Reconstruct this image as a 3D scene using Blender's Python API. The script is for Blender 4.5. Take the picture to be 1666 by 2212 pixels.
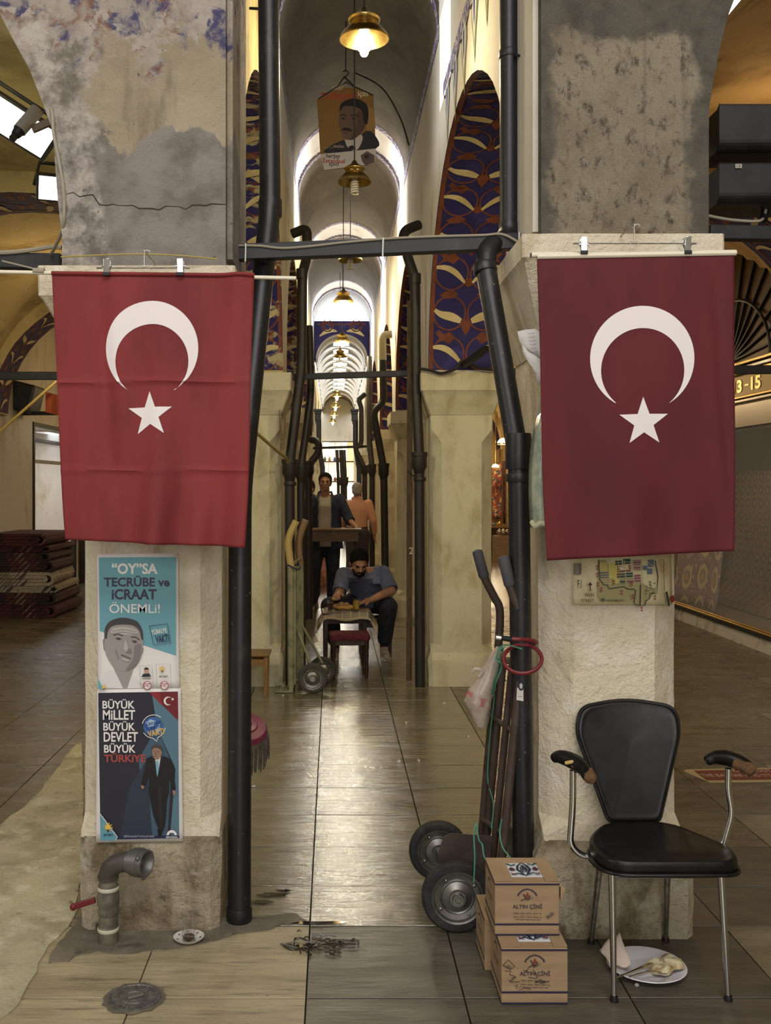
import bpy, math, random
from mathutils import Vector, Matrix, noise
from mathutils.geometry import tessellate_polygon
for _o in list(bpy.data.objects): bpy.data.objects.remove(_o)
SC = bpy.context.scene
COL = SC.collection
PI = math.pi
random.seed(7)
def S(r, g, b):                                   # 0..255 display colour to linear
    m = .3*r+.55*g+.15*b; r, g, b = m+(r-m)*.86, m+(g-m)*.86, m+(b-m)*.86
    return tuple(((c/255)/12.92 if c/255 <= .04045 else ((c/255+.055)/1.055)**2.4) for c in (r, g, b)) + (1.,)
# ------------------------------------------------------------------ camera
F = 2150.                                         # focal length in pixels of the 1666 x 2212 frame
VX, VY, EYE = 720., 1050., 1.6                    # vanishing point of the passage, eye height
cd = bpy.data.cameras.new('camera'); cam = bpy.data.objects.new('camera', cd); COL.objects.link(cam)
cam.location = (0, 0, EYE); cam.rotation_euler = (PI/2, 0, 0)
cd.sensor_fit = 'VERTICAL'; cd.sensor_height = 36; cd.sensor_width = 36; cd.lens = F/2212*36
cd.shift_x = (833-VX)/2212; cd.shift_y = (VY-1106)/2212
cd.clip_start = .05; cd.clip_end = 200
SC.camera = cam
def P(px, py, Y):                                 # photograph pixel -> point at depth Y
    return Vector(((px-VX)*Y/F, Y, EYE-(py-VY)*Y/F))
def FL(px, py):                                   # photograph pixel -> point on the floor
    return P(px, py, EYE*F/(py-VY))
# ------------------------------------------------------------------ world, lights, exposure
W = bpy.data.worlds.new('World'); SC.world = W; W.use_nodes = True
_bg = W.node_tree.nodes['Background']; _bg.inputs[0].default_value = (.86, .92, 1., 1); _bg.inputs[1].default_value = 5.0
SC.view_settings.view_transform = 'Standard'; SC.view_settings.look = 'None'
SC.view_settings.exposure = 0.0; SC.view_settings.gamma = 1.0; SC.view_settings.use_curve_mapping = False
try: SC.cycles.max_bounces = 10; SC.cycles.diffuse_bounces = 5; SC.cycles.sample_clamp_indirect = 6
except Exception: pass
def light(name, kind, loc, power, col=(1, 1, 1), size=.3, size_y=None, aim=None, spread=None, angle=None, blend=.5):
    d = bpy.data.lights.new(name, kind); d.energy = power; d.color = col
    if kind == 'AREA':
        d.size = size
        if size_y: d.shape = 'RECTANGLE'; d.size_y = size_y
        if spread: d.spread = spread
    else: d.shadow_soft_size = size
    if kind == 'SPOT': d.spot_size = angle or 1.4; d.spot_blend = blend
    o = bpy.data.objects.new(name, d); COL.objects.link(o); o.location = loc
    if aim is not None: o.rotation_euler = (Vector(aim)-Vector(loc)).to_track_quat('-Z', 'Y').to_euler()
    return o
WARM = (1., .70, .36); YEL = (1., .82, .45); DAY = (1., .97, .93)
light('hall_skylight', 'AREA', (.3, -.6, 5.6), 210, DAY, 4.5, 2.2, aim=(.3, 3.2, .8))
light('hall_rear_fill', 'AREA', (.6, -4.6, 3.0), 230, DAY, 5.0, 2.6, aim=(.2, 3.5, 1.2))  # unseen fill behind the camera, added for more frontal light
light('hall_side_window', 'AREA', (-4.8, .6, 3.6), 60, DAY, 2.2, 2.2, aim=(0, 3.5, 1.2))
GAPS = [(6.4, 7.1), (10.6, 11.3), (14.7, 15.4), (18.8, 19.5)]
for _a, _b in GAPS:                               # daylight through the clerestory windows of the vault
    for _s in (-1, 1):
        light('clerestory_daylight', 'AREA', (.18+_s*1.75, (_a+_b)/2, 4.62), 35 if _a < 7 else 180, (.95, .97, 1.), .66, .5, aim=(.18, (_a+_b)/2, 5.15))
# ------------------------------------------------------------------ mesh helpers
OFF = {}
class MB:
    def __init__(s): s.v = []; s.f = []; s.mi = []; s.sm = []
    def add(s, vs, fs, mi=0, smooth=False):
        b = len(s.v); s.v += [Vector(v) for v in vs]
        for f in fs: s.f.append([b+i for i in f]); s.mi.append(mi); s.sm.append(smooth)
    def quad(s, a, b, c, d, mi=0, smooth=False): s.add((a, b, c, d), ((0, 1, 2, 3),), mi, smooth)
    def box(s, c, d, rot=None, mi=0, taper=1.):
        x, y, z = d[0]/2, d[1]/2, d[2]/2; vs = []
        for k in (-1, 1):
            t = taper if k < 0 else 1.
            for i, j in ((-1, -1), (1, -1), (1, 1), (-1, 1)): vs.append(Vector((i*x*t, j*y*t, k*z)))
        if rot is not None: vs = [rot @ v for v in vs]
        s.add([v+Vector(c) for v in vs], ((3, 2, 1, 0), (4, 5, 6, 7), (0, 1, 5, 4), (1, 2, 6, 5), (2, 3, 7, 6), (3, 0, 4, 7)), mi)
    def span(s, lo, hi, mi=0): s.box([(a+b)/2 for a, b in zip(lo, hi)], [b-a for a, b in zip(lo, hi)], None, mi)
    def beam(s, a, b, w, h, mi=0, up=(0, 0, 1)):
        a, b = Vector(a), Vector(b); d = b-a; L = d.length; y = d.normalized(); x = y.cross(Vector(up))
        if x.length < 1e-4: x = y.cross(Vector((1, 0, 0)))
        x.normalize(); z = x.cross(y)
        s.box((a+b)/2, (w, L, h), Matrix((x, y, z)).transposed(), mi)
    def tube(s, path, r, n=12, caps=True, mi=0, smooth=True, closed=False):
        p = [Vector(q) for q in path]; m = len(p); rr = r if isinstance(r, (list, tuple)) else [r]*m
        tg = []
        for i in range(m):
            if closed: t = p[(i+1) % m]-p[i-1]
            else: t = p[min(i+1, m-1)]-p[max(i-1, 0)]
            tg.append(t.normalized() if t.length > 1e-9 else Vector((0, 0, 1)))
        u = tg[0].cross(Vector((0, 0, 1)))
        if u.length < 1e-3: u = tg[0].cross(Vector((0, 1, 0)))
        u.normalize(); vs = []
        for i in range(m):
            u = u - tg[i]*u.dot(tg[i])
            if u.length < 1e-6: u = tg[i].orthogonal()
            u.normalize(); w = tg[i].cross(u)
            for k in range(n):
                a = 2*PI*k/n; vs.append(p[i]+(u*math.cos(a)+w*math.sin(a))*rr[i])
        fs = []
        for i in range(m if closed else m-1):
            j = (i+1) % m
            for k in range(n): fs.append((i*n+k, i*n+(k+1) % n, j*n+(k+1) % n, j*n+k))
        s.add(vs, fs, mi, smooth)
        if caps and not closed:
            s.add(vs[:n], (tuple(range(n))[::-1],), mi); s.add(vs[-n:], (tuple(range(n)),), mi)
    def lathe(s, prof, c=(0, 0, 0), n=24, mi=0, rot=None, smooth=True, caps=False):
        c = Vector(c); vs = []; m = len(prof)
        for r, z in prof:
            for k in range(n):
                a = 2*PI*k/n; v = Vector((r*math.cos(a), r*math.sin(a), z)); vs.append((rot @ v if rot else v)+c)
        fs = [(i*n+k, i*n+(k+1) % n, (i+1)*n+(k+1) % n, (i+1)*n+k) for i in range(m-1) for k in range(n)]
        s.add(vs, fs, mi, smooth)
        if caps: s.add(vs[:n], (tuple(range(n))[::-1],), mi); s.add(vs[-n:], (tuple(range(n)),), mi)
    def ball(s, c, r, n=12, m=8, mi=0, rot=None):
        c = Vector(c); r = r if isinstance(r, (tuple, list)) else (r, r, r); vs = []
        for i in range(m+1):
            t = PI*i/m
            for k in range(n):
                a = 2*PI*k/n; v = Vector((r[0]*math.sin(t)*math.cos(a), r[1]*math.sin(t)*math.sin(a), -r[2]*math.cos(t)))
                vs.append((rot @ v if rot else v)+c)
        s.add(vs, [(i*n+k, i*n+(k+1) % n, (i+1)*n+(k+1) % n, (i+1)*n+k) for i in range(m) for k in range(n)], mi, True)
    def grid(s, fn, nu, nv, mi=0, smooth=True):       # fn(u, v) with u, v in 0..1
        vs = [fn(i/nu, j/nv) for j in range(nv+1) for i in range(nu+1)]
        s.add(vs, [(j*(nu+1)+i, j*(nu+1)+i+1, (j+1)*(nu+1)+i+1, (j+1)*(nu+1)+i) for j in range(nv) for i in range(nu)], mi, smooth)
    def prism(s, poly, fn, d0, d1, mi=0):             # poly of 2-D points, fn(x, y, d) -> point
        n = len(poly); tri = tessellate_polygon([[Vector((p[0], p[1], 0)) for p in poly]])
        a = [fn(p[0], p[1], d0) for p in poly]; b = [fn(p[0], p[1], d1) for p in poly]
        s.add(a, [tuple(t) for t in tri], mi); s.add(b, [tuple(reversed(t)) for t in tri], mi)
        s.add(a+b, [(i, (i+1) % n, n+(i+1) % n, n+i) for i in range(n)], mi)
    def flat(s, poly, fn, mi=0):                      # filled polygon on a surface, fn(x, y) -> point
        tri = tessellate_polygon([[Vector((p[0], p[1], 0)) for p in poly]])
        s.add([fn(p[0], p[1]) for p in poly], [tuple(t) for t in tri], mi)
    def strip(s, line, w, fn, mi=0, taper=None):      # painted line of width w on a surface
        n = len(line); L = []; R = []
        for i in range(n):
            a = Vector(line[max(i-1, 0)]); b = Vector(line[min(i+1, n-1)]); d = (b-a)
            if d.length < 1e-9: d = Vector((1, 0))
            d.normalize(); nn = Vector((-d.y, d.x)); ww = w*(taper(i/(n-1)) if taper else 1.)/2; c = Vector(line[i])
            q = c+nn*ww; L.append(fn(q.x, q.y)); q = c-nn*ww; R.append(fn(q.x, q.y))
        s.add(L+R, [(i, i+1, n+i+1, n+i) for i in range(n-1)], mi)
    def build(s, name, mat, parent=None, origin=None, sharp=40, bevel=0, label=None, solid=0):
        me = bpy.data.meshes.new(name)
        if parent is not None: off = OFF.get(parent.name, Vector())
        elif origin is not None: off = Vector(origin)
        else:
            xs = [v.x for v in s.v]; ys = [v.y for v in s.v]; zs = [v.z for v in s.v]
            off = Vector(((min(xs)+max(xs))/2, (min(ys)+max(ys))/2, min(zs)))
        me.from_pydata([tuple(v-off) for v in s.v], [], s.f)
        for m in (mat if isinstance(mat, (list, tuple)) else [mat]): me.materials.append(m)
        me.polygons.foreach_set('material_index', s.mi); me.polygons.foreach_set('use_smooth', s.sm)
        me.update()
        if any(s.sm):
            try: me.set_sharp_from_angle(angle=math.radians(sharp))
            except Exception: pass
        o = bpy.data.objects.new(name, me); COL.objects.link(o)
        if parent is not None: o.parent = parent
        else: o.location = off
        OFF[o.name] = off
        if bevel:
            b = o.modifiers.new('edge', 'BEVEL'); b.width = bevel; b.segments = 2; b.limit_method = 'ANGLE'; b.angle_limit = math.radians(35)
        if solid:
            b = o.modifiers.new('thick', 'SOLIDIFY'); b.thickness = solid; b.offset = 0
        if label: o['label'] = label
        return o
def tag(o, label, cat, group=None):
    o['label'] = label; o['category'] = cat
    if group: o['group'] = group
    return o
def struct(o): o['kind'] = 'structure'; return o
def thing(name, label, cat, loc=(0, 0, 0), rotz=0, group=None, local=False):
    o = bpy.data.objects.new(name, None); COL.objects.link(o); o.empty_display_size = .1
    o.location = loc; o.rotation_euler = (0, 0, rotz); OFF[o.name] = Vector() if local else Vector(loc)
    return tag(o, label, cat, group)
def copy_tree(o, parent=None, loc=None, rotz=None, label=None, group=None):
    c = o.copy(); COL.objects.link(c); OFF[c.name] = OFF.get(o.name, Vector())
    if parent is not None: c.parent = parent
    for ch in [k for k in bpy.data.objects if k.parent == o]: copy_tree(ch, c)
    if loc is not None: c.location = loc
    if rotz is not None: c.rotation_euler = (0, 0, rotz)
    if label: c['label'] = label
    if group: c['group'] = group
    return c
def arc(c, r, a0, a1, n, ry=None):
    ry = r if ry is None else ry
    return [(c[0]+r*math.cos(a0+(a1-a0)*i/n), c[1]+ry*math.sin(a0+(a1-a0)*i/n)) for i in range(n+1)]
def smooth_path(pts, n=6):                             # Catmull-Rom through 3-D points
    p = [Vector(q) for q in pts]; out = []
    for i in range(len(p)-1):
        a, b, c, d = p[max(i-1, 0)], p[i], p[i+1], p[min(i+2, len(p)-1)]
        for k in range(n):
            t = k/n; out.append(.5*((2*b)+(c-a)*t+(2*a-5*b+4*c-d)*t*t+(3*b-a-3*c+d)*t**3))
    return out+[p[-1]]
def fillet(pts, r, n=5):                               # polyline with rounded bends
    p = [Vector(q) for q in pts]; out = [p[0]]
    for i in range(1, len(p)-1):
        a = (p[i-1]-p[i]); b = (p[i+1]-p[i]); q = min(r, a.length*.48, b.length*.48)
        s, e = p[i]+a.normalized()*q, p[i]+b.normalized()*q
        for k in range(n+1):
            t = k/n; out.append(s*(1-t)**2+p[i]*2*t*(1-t)+e*t*t)
    return out+[p[-1]]
def text2d(txt, spacing=1.0, bold=0.0):                # lettering as flat triangles, box-normalised to 0..1 in both axes
    c = bpy.data.curves.new('lettering', 'FONT'); c.body = txt; c.size = 1; c.offset = bold; c.space_character = spacing; c.resolution_u = 3
    o = bpy.data.objects.new('lettering', c); COL.objects.link(o)
    dg = bpy.context.evaluated_depsgraph_get(); me = bpy.data.meshes.new_from_object(o.evaluated_get(dg))
    vs = [(v.co.x, v.co.y) for v in me.vertices]; fs = [tuple(p.vertices) for p in me.polygons]
    bpy.data.objects.remove(o); bpy.data.curves.remove(c); bpy.data.meshes.remove(me)
    if not vs: return [], []
    x0 = min(v[0] for v in vs); x1 = max(v[0] for v in vs); y0 = min(v[1] for v in vs); y1 = max(v[1] for v in vs)
    return [((x-x0)/(x1-x0 or 1), (y-y0)/(y1-y0 or 1)) for x, y in vs], fs
def put_text(mb, txt, x0, y0, x1, y1, fn, mi=0, bold=.02, rot=0, spacing=1.0):
    vs, fs = text2d(txt, spacing, bold)
    cx, cy = (x0+x1)/2, (y0+y1)/2; ca, sa = math.cos(rot), math.sin(rot); out = []
    for u, v in vs:
        x = x0+(x1-x0)*u-cx; y = y0+(y1-y0)*v-cy
        out.append(fn(cx+x*ca-y*sa, cy+x*sa+y*ca))
    if out: mb.add(out, fs, mi)
# ------------------------------------------------------------------ materials
class NT:
    def __init__(s, name):
        s.m = bpy.data.materials.new(name); s.m.use_nodes = True; s.t = s.m.node_tree
        s.b = s.t.nodes['Principled BSDF']; s.g = s.t.nodes.new('ShaderNodeNewGeometry'); s.tc = s.t.nodes.new('ShaderNodeTexCoord')
    def n(s, kind, **k):
        x = s.t.nodes.new('ShaderNode'+kind)
        for a, v in k.items(): setattr(x, a, v)
        return x
    def l(s, a, b): s.t.links.new(a, b)
    def setin(s, sock, v):
        if hasattr(v, 'links') or isinstance(v, bpy.types.NodeSocket): s.l(v, sock)
        else: sock.default_value = v
    def co(s, mode='pos', sc=(1, 1, 1), loc=(0, 0, 0), rot=(0, 0, 0)):
        mp = s.n('Mapping'); mp.inputs['Scale'].default_value = sc; mp.inputs['Location'].default_value = loc; mp.inputs['Rotation'].default_value = rot
        s.l({'pos': s.g.outputs['Position'], 'obj': s.tc.outputs['Object'], 'gen': s.tc.outputs['Generated']}[mode], mp.inputs[0]); return mp.outputs[0]
    def noise(s, co, scale, detail=6, rough=.6, dist=0):
        x = s.n('TexNoise'); s.l(co, x.inputs['Vector']); x.inputs['Scale'].default_value = scale; x.inputs['Detail'].default_value = detail
        x.inputs['Roughness'].default_value = rough; x.inputs['Distortion'].default_value = dist; return x.outputs['Fac']
    def ramp(s, fac, a, b):
        x = s.n('MapRange', interpolation_type='SMOOTHSTEP'); s.setin(x.inputs[0], fac); x.inputs[1].default_value = a; x.inputs[2].default_value = b; return x.outputs[0]
    def math(s, op, a, b=0.):
        x = s.n('Math', operation=op); s.setin(x.inputs[0], a); s.setin(x.inputs[1], b); return x.outputs[0]
    def mix(s, fac, a, b, op='MIX'):
        x = s.n('Mix', data_type='RGBA', blend_type=op); s.setin(x.inputs[0], fac); s.setin(x.inputs[6], a); s.setin(x.inputs[7], b); return x.outputs[2]
    def z(s):
        x = s.n('SeparateXYZ'); s.l(s.g.outputs['Position'], x.inputs[0]); return x.outputs
    def bump(s, h, strength, dist=.02, prev=None):
        x = s.n('Bump'); s.l(h, x.inputs['Height']); x.inputs['Strength'].default_value = strength; x.inputs['Distance'].default_value = dist
        if prev is not None: s.l(prev, x.inputs['Normal'])
        return x.outputs[0]
    def done(s, col=None, rough=None, nrm=None):
        if col is not None: s.setin(s.b.inputs['Base Color'], col)
        if rough is not None: s.setin(s.b.inputs['Roughness'], rough)
        if nrm is not None: s.l(nrm, s.b.inputs['Normal'])
        return s.m
def M(name, col, rough=.6, metal=0., col2=None, scale=6., lo=.35, hi=.7, bump=0., bscale=60., dist=.01, spec=.5, coat=0., emis=0., ecol=None, trans=0., alpha=1., mode='obj', stretch=(1, 1, 1), ior=1.45, rough2=None, sub=0.):
    k = NT(name); c = k.co(mode, stretch); out = col
    if col2 is not None:
        f = k.ramp(k.noise(c, scale), lo, hi); out = k.mix(f, col, col2)
        if rough2 is not None: rough = k.math('ADD', rough, k.math('MULTIPLY', f, rough2-rough))
    nr = k.bump(k.noise(c, bscale, 5), bump, dist) if bump else None
    k.done(out, rough, nr); b = k.b.inputs
    b['Metallic'].default_value = metal; b['Specular IOR Level'].default_value = spec; b['Coat Weight'].default_value = coat; b['IOR'].default_value = ior
    b['Transmission Weight'].default_value = trans; b['Alpha'].default_value = alpha
    if emis: b['Emission Color'].default_value = ecol or col; b['Emission Strength'].default_value = emis
    return k.m
def plaster(name, base, layers=(), bumps=((40, .3, .01),), rough=.85):
    """layers: (colour, noise scale, low, high, stretch, offset); painted over the base one after the other"""
    k = NT(name); out = base
    for i, (c, sc, lo, hi, st, of) in enumerate(layers):
        f = k.ramp(k.noise(k.co('pos', st, (of, of*1.7, of*.6)), sc, 8, .62, .3), lo, hi); out = k.mix(f, out, c)
    nr = None
    for sc, st, d in bumps: nr = k.bump(k.noise(k.co('pos'), sc, 6, .65), st, d, nr)
    return k.done(out, rough, nr)
ONE = (1, 1, 1)
m_stone = plaster('cream_stone', S(226, 212, 182), [(S(190, 170, 130), 3.2, .48, .72, (1, 1, .5), 0), (S(238, 230, 212), 7, .5, .75, ONE, 5), (S(120, 104, 78), 9, .62, .8, (1, 1, .35), 9), (S(96, 84, 66), 26, .66, .78, ONE, 3)], ((18, .6, .03), (70, .7, .012), (220, .4, .004)))
m_stone_dirty = plaster('stained_stone', S(192, 177, 146), [(S(122, 103, 72), 6, .42, .66, (1, 1, .6), 2), (S(205, 196, 176), 8, .52, .74, ONE, 6), (S(74, 62, 46), 12, .58, .76, ONE, 11)], ((16, .9, .04), (60, .9, .015), (200, .4, .004)))
m_stone_far = plaster('yellowed_stone', S(201, 192, 158), [(S(168, 156, 116), 4, .45, .7, (1, 1, .5), 1), (S(112, 102, 76), 22, .64, .78, ONE, 4)], ((20, .35, .02), (80, .4, .006)))
m_wall_white = plaster('white_plaster', S(196, 188, 172), [(S(160, 148, 122), 2.4, .5, .75, (1, 1, .4), 3), (S(132, 120, 96), 7, .62, .8, (1, 1, .3), 8)], ((14, .25, .02), (90, .25, .004)))
m_wall_yellow = plaster('yellow_plaster', S(190, 170, 112), [(S(150, 128, 76), 2.2, .45, .72, ONE, 4), (S(204, 190, 150), 5, .55, .75, ONE, 7), (S(98, 84, 56), 9, .64, .8, (1, .4, 1), 2)], ((14, .3, .02), (80, .3, .004)))
m_wall_amber = plaster('amber_plaster', S(196, 158, 96), [(S(150, 112, 60), 2.0, .42, .7, ONE, 6), (S(206, 180, 130), 4, .56, .75, ONE, 1), (S(110, 78, 40), 8, .62, .8, (1, .4, 1), 9)], ((14, .3, .02), (80, .3, .004)))
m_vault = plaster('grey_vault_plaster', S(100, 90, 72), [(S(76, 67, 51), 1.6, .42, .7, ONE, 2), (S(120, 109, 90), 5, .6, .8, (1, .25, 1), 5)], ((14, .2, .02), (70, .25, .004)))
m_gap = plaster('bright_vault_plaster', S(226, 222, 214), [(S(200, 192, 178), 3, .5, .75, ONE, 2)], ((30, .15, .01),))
def _front_left():
    k = NT('weathered_left_plaster'); c = k.co('pos'); z = k.z()[2]
    n1 = k.noise(k.co('pos', (1, 1, .8), (3, 0, 1)), 3.4, 9, .62, .4)
    out = k.mix(k.ramp(k.noise(c, 2.0, 6), .35, .7), S(172, 157, 130), S(146, 130, 104))
    out = k.mix(k.ramp(k.noise(k.co('pos', (1, 1, .25)), 9, 7), .52, .7), out, S(128, 112, 86))
    cem = k.ramp(k.math('ADD', k.math('MULTIPLY', n1, 1.1), k.math('MULTIPLY', k.math('SUBTRACT', 2.80, z), 1.5)), .50, .525)
    out = k.mix(cem, out, k.mix(k.ramp(k.noise(c, 7, 7), .4, .7), S(140, 132, 124), S(112, 103, 92)))
    x = k.z()[0]
    le = k.ramp(k.math('ADD', k.math('MULTIPLY', n1, .9), k.math('MULTIPLY', k.math('SUBTRACT', -.84, x), 2.2)), .42, .5)
    out = k.mix(k.math('MULTIPLY', le, .9), out, k.mix(k.ramp(k.noise(c, 11, 9, .7), .36, .66), S(184, 174, 162), S(104, 95, 86)))
    up = k.ramp(k.math('ADD', k.math('MULTIPLY', k.noise(k.co('pos', ONE, (7, 2, 4)), 4.5, 9, .65, .6), .9), k.math('MULTIPLY', k.math('SUBTRACT', z, 3.12), 1.3)), .47, .53)
    pat = k.mix(k.ramp(k.noise(c, 6.5, 7, .6, .8), .50, .56), S(170, 158, 146), S(70, 66, 104))
    pat = k.mix(k.ramp(k.noise(k.co('pos', ONE, (4, 4, 9)), 7.5, 7, .6, .8), .54, .60), pat, S(128, 88, 70))
    pat = k.mix(k.ramp(k.noise(k.co('pos', ONE, (1, 8, 3)), 6, 9, .7, .5), .42, .56), pat, S(166, 152, 134))
    out = k.mix(up, out, k.mix(k.ramp(k.noise(c, 18, 9, .75), .45, .65), pat, S(150, 140, 130)))
    out = k.mix(k.ramp(k.noise(c, 34, 4), .66, .74), out, S(96, 86, 74))
    nr = k.bump(k.noise(c, 12, 9, .7), .7, .035); nr = k.bump(cem, .25, .006, nr); nr = k.bump(k.noise(c, 120, 4), .35, .004, nr)
    return k.done(out, .9, nr)
m_front_left = _front_left()
def _front_right():
    k = NT('rough_right_plaster'); c = k.co('pos'); X, Y, z = k.z()
    out = k.mix(k.ramp(k.noise(c, 2.6, 7), .36, .66), S(188, 172, 144), S(158, 141, 113))
    out = k.mix(k.ramp(k.noise(k.co('pos', (1, 1, .7)), 22, 9, .75), .50, .66), out, S(104, 92, 74)); out = k.mix(k.ramp(k.noise(k.co('pos', ONE, (4, 2, 9)), 60, 6, .7), .56, .66), out, S(186, 172, 148))
    n = k.noise(k.co('pos', ONE, (2, 5, 8)), 5, 8, .6)
    e = k.math('MAXIMUM', k.math('SUBTRACT', k.math('ABSOLUTE', k.math('SUBTRACT', X, 1.03)), .235), k.math('SUBTRACT', z, 3.2))
    f = k.ramp(k.math('ADD', k.math('MULTIPLY', e, 3.2), k.math('MULTIPLY', k.math('SUBTRACT', n, .5), .8)), -.02, .12)
    out = k.mix(f, out, k.mix(k.ramp(k.noise(c, 9, 7), .4, .7), S(124, 116, 102), S(98, 91, 78)))
    st = k.ramp(k.noise(k.co('pos', (14, 1, .12), (0, 0, 3)), 1.6, 3), .62, .72); out = k.mix(k.math('MULTIPLY', st, .35), out, S(112, 104, 88))
    nr = k.bump(k.noise(k.co('pos', (1, 1, 1.6), (0, 0, 0), (0, .7, 0)), 30, 9, .75), 1., .05); nr = k.bump(k.noise(c, 90, 5), .8, .012, nr)
    return k.done(out, .92, nr)
m_front_right = _front_right()
def _floor(name, a, b, r0, r1):
    k = NT(name); c = k.co('pos'); oi = k.n('ObjectInfo')
    out = k.mix(k.ramp(k.noise(k.co('pos', (1, 3.2, 1)), 2.4, 8, .65), .35, .68), a, b)
    out = k.mix(k.ramp(k.noise(k.co('pos', (.6, 5, 1), (5, 3, 0)), 5, 8, .7), .5, .72), out, S(92, 84, 64))
    out = k.mix(k.ramp(k.noise(c, 60, 4), .66, .76), out, S(60, 54, 42))
    out = k.mix(k.math('MULTIPLY', k.math('SUBTRACT', oi.outputs['Random'], .5), .6), out, S(60, 54, 44))
    hs = k.n('HueSaturation'); k.l(k.math('ADD', .8, k.math('MULTIPLY', oi.outputs['Random'], .4)), hs.inputs['Value']); k.l(out, hs.inputs['Color'])
    rf = k.ramp(k.noise(k.co('pos', (1, 2.5, 1), (1, 1, 0)), 3, 6), .3, .7)
    nr = k.bump(k.noise(k.co('pos', (.55, 3.2, 1)), 9, 5, .6), .34, .02); nr = k.bump(k.noise(k.co('pos', (1, 3, 1)), 40, 6, .6), .22, .004, nr)
    k.b.inputs['Specular IOR Level'].default_value = .85; k.b.inputs['Coat Weight'].default_value = .8 if r0 < .12 else .2; k.b.inputs['Coat Roughness'].default_value = .09 if r0 < .12 else .3
    k.l(nr, k.b.inputs['Coat Normal'])
    return k.done(hs.outputs[0], k.math('ADD', r0, k.math('MULTIPLY', rf, r1-r0)), nr)
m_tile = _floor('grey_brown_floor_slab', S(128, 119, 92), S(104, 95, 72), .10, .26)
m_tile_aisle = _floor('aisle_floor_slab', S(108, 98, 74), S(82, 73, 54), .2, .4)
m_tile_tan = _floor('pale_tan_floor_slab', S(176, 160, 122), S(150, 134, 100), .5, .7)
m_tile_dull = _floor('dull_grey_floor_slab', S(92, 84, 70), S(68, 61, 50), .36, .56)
m_grout = M('dark_joint', S(52, 46, 36), .9)
m_concrete = plaster('rough_cream_concrete', S(186, 176, 140), [(S(150, 140, 106), 4, .4, .7, ONE, 3), (S(204, 196, 168), 9, .5, .7, ONE, 7), (S(110, 98, 74), 20, .6, .75, ONE, 1)], ((12, .5, .02), (50, .6, .008), (160, .4, .003)), .85)
m_black_pipe = M('black_painted_iron', S(26, 26, 29), .42, .0, S(40, 38, 40), 20, .5, .8, .15, 60, .003, mode='pos', spec=.5)
def _pipe():
    k = NT('spattered_black_iron'); c = k.co('pos'); out = k.mix(k.ramp(k.noise(c, 20), .5, .8), S(25, 25, 28), S(40, 38, 39))
    out = k.mix(k.ramp(k.noise(k.co('pos', ONE, (3, 7, 1)), 95, 2, .5), .735, .76), out, S(150, 144, 132)); out = k.mix(k.math('MULTIPLY', k.ramp(k.noise(c, 7, 6, .7), .56, .72), .5), out, S(70, 60, 50))
    return k.done(out, .42, k.bump(k.noise(c, 60, 5), .2, .003))
m_black_pipe = _pipe()
m_far_pipe = M('dark_brown_pipe', S(36, 31, 27), .5, 0, S(54, 45, 36), 14, .5, .8, .1, 60, .003, mode='pos')
m_hopper = M('slate_blue_iron', S(52, 58, 72), .5)
m_bar = M('black_iron_bar', S(24, 24, 28), .5, 0, S(46, 42, 40), 9, .5, .8, .1, 60, .003, mode='pos')
m_cable = M('grey_cable', S(150, 140, 118), .6); m_cable_dark = M('dark_cable', S(36, 32, 28), .6); m_hose = M('yellow_hose', S(168, 148, 76), .5)
m_tie = M('white_nylon', S(210, 208, 200), .5); m_rod = M('white_rod', S(224, 214, 188), .5)
m_white_flag = M('white_flag_cloth', S(226, 216, 214), .8)
m_chrome = M('chrome', (.66, .65, .63, 1), .16, 1.); m_chrome_worn = M('worn_chrome', (.52, .50, .47, 1), .26, 1.)
m_steel = M('dull_steel', (.42, .40, .36, 1), .45, 1., (.24, .22, .19, 1), 30, bump=.1)
m_black = M('black_plastic', S(22, 21, 22), .5); m_rubber = M('black_rubber', S(30, 30, 31), .75, 0, S(52, 50, 48), 20)
m_brass = M('brass', (.62, .44, .14, 1), .22, 1.); m_gold = M('gilded_frame', (.70, .48, .18, 1), .3, 1.)
m_paper = M('white_paper', S(222, 216, 212), .8); m_ink = M('dark_ink', S(28, 24, 34), .8)
# ================================================================== STRUCTURE
XL, XR = -.40, .755                               # faces of the passage walls
XLO, XRO = -.96, 1.335                            # their aisle faces
AL, AR = -4.2, 4.15                               # outer walls of the aisles
PF = [3.56, 7.95, 12.1, 16.2, 20.3, 24.4, 28.5, 32.6]   # front faces of the pillar rows
VC, VR, VS = .1775, .5775, 4.9                    # vault: centre, radius, springing height
# ---- floor: single slabs in a dark bed
bed = MB(); bed.span((-6.2, -5, -.12), (6.2, 37, -.026)); floor = struct(bed.build('floor', m_grout, origin=(0, 0, -.026)))
slab_me = {}
def slab_mesh(m):
    if m.name not in slab_me:
        b = MB(); x = .5; e = .4985
        vs = [(-x, -x, -1), (x, -x, -1), (x, x, -1), (-x, x, -1), (-x, -x, -.05), (x, -x, -.05), (x, x, -.05), (-x, x, -.05), (-e, -e, 0), (e, -e, 0), (e, e, 0), (-e, e, 0)]
        b.add(vs, [(0, 1, 5, 4), (1, 2, 6, 5), (2, 3, 7, 6), (3, 0, 4, 7), (4, 5, 9, 8), (5, 6, 10, 9), (6, 7, 11, 10), (7, 4, 8, 11), (8, 9, 10, 11)])
        me = bpy.data.meshes.new('floor_slab'); me.from_pydata([tuple(v) for v in b.v], [], b.f); me.materials.append(m); slab_me[m.name] = me
    return slab_me[m.name]
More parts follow.
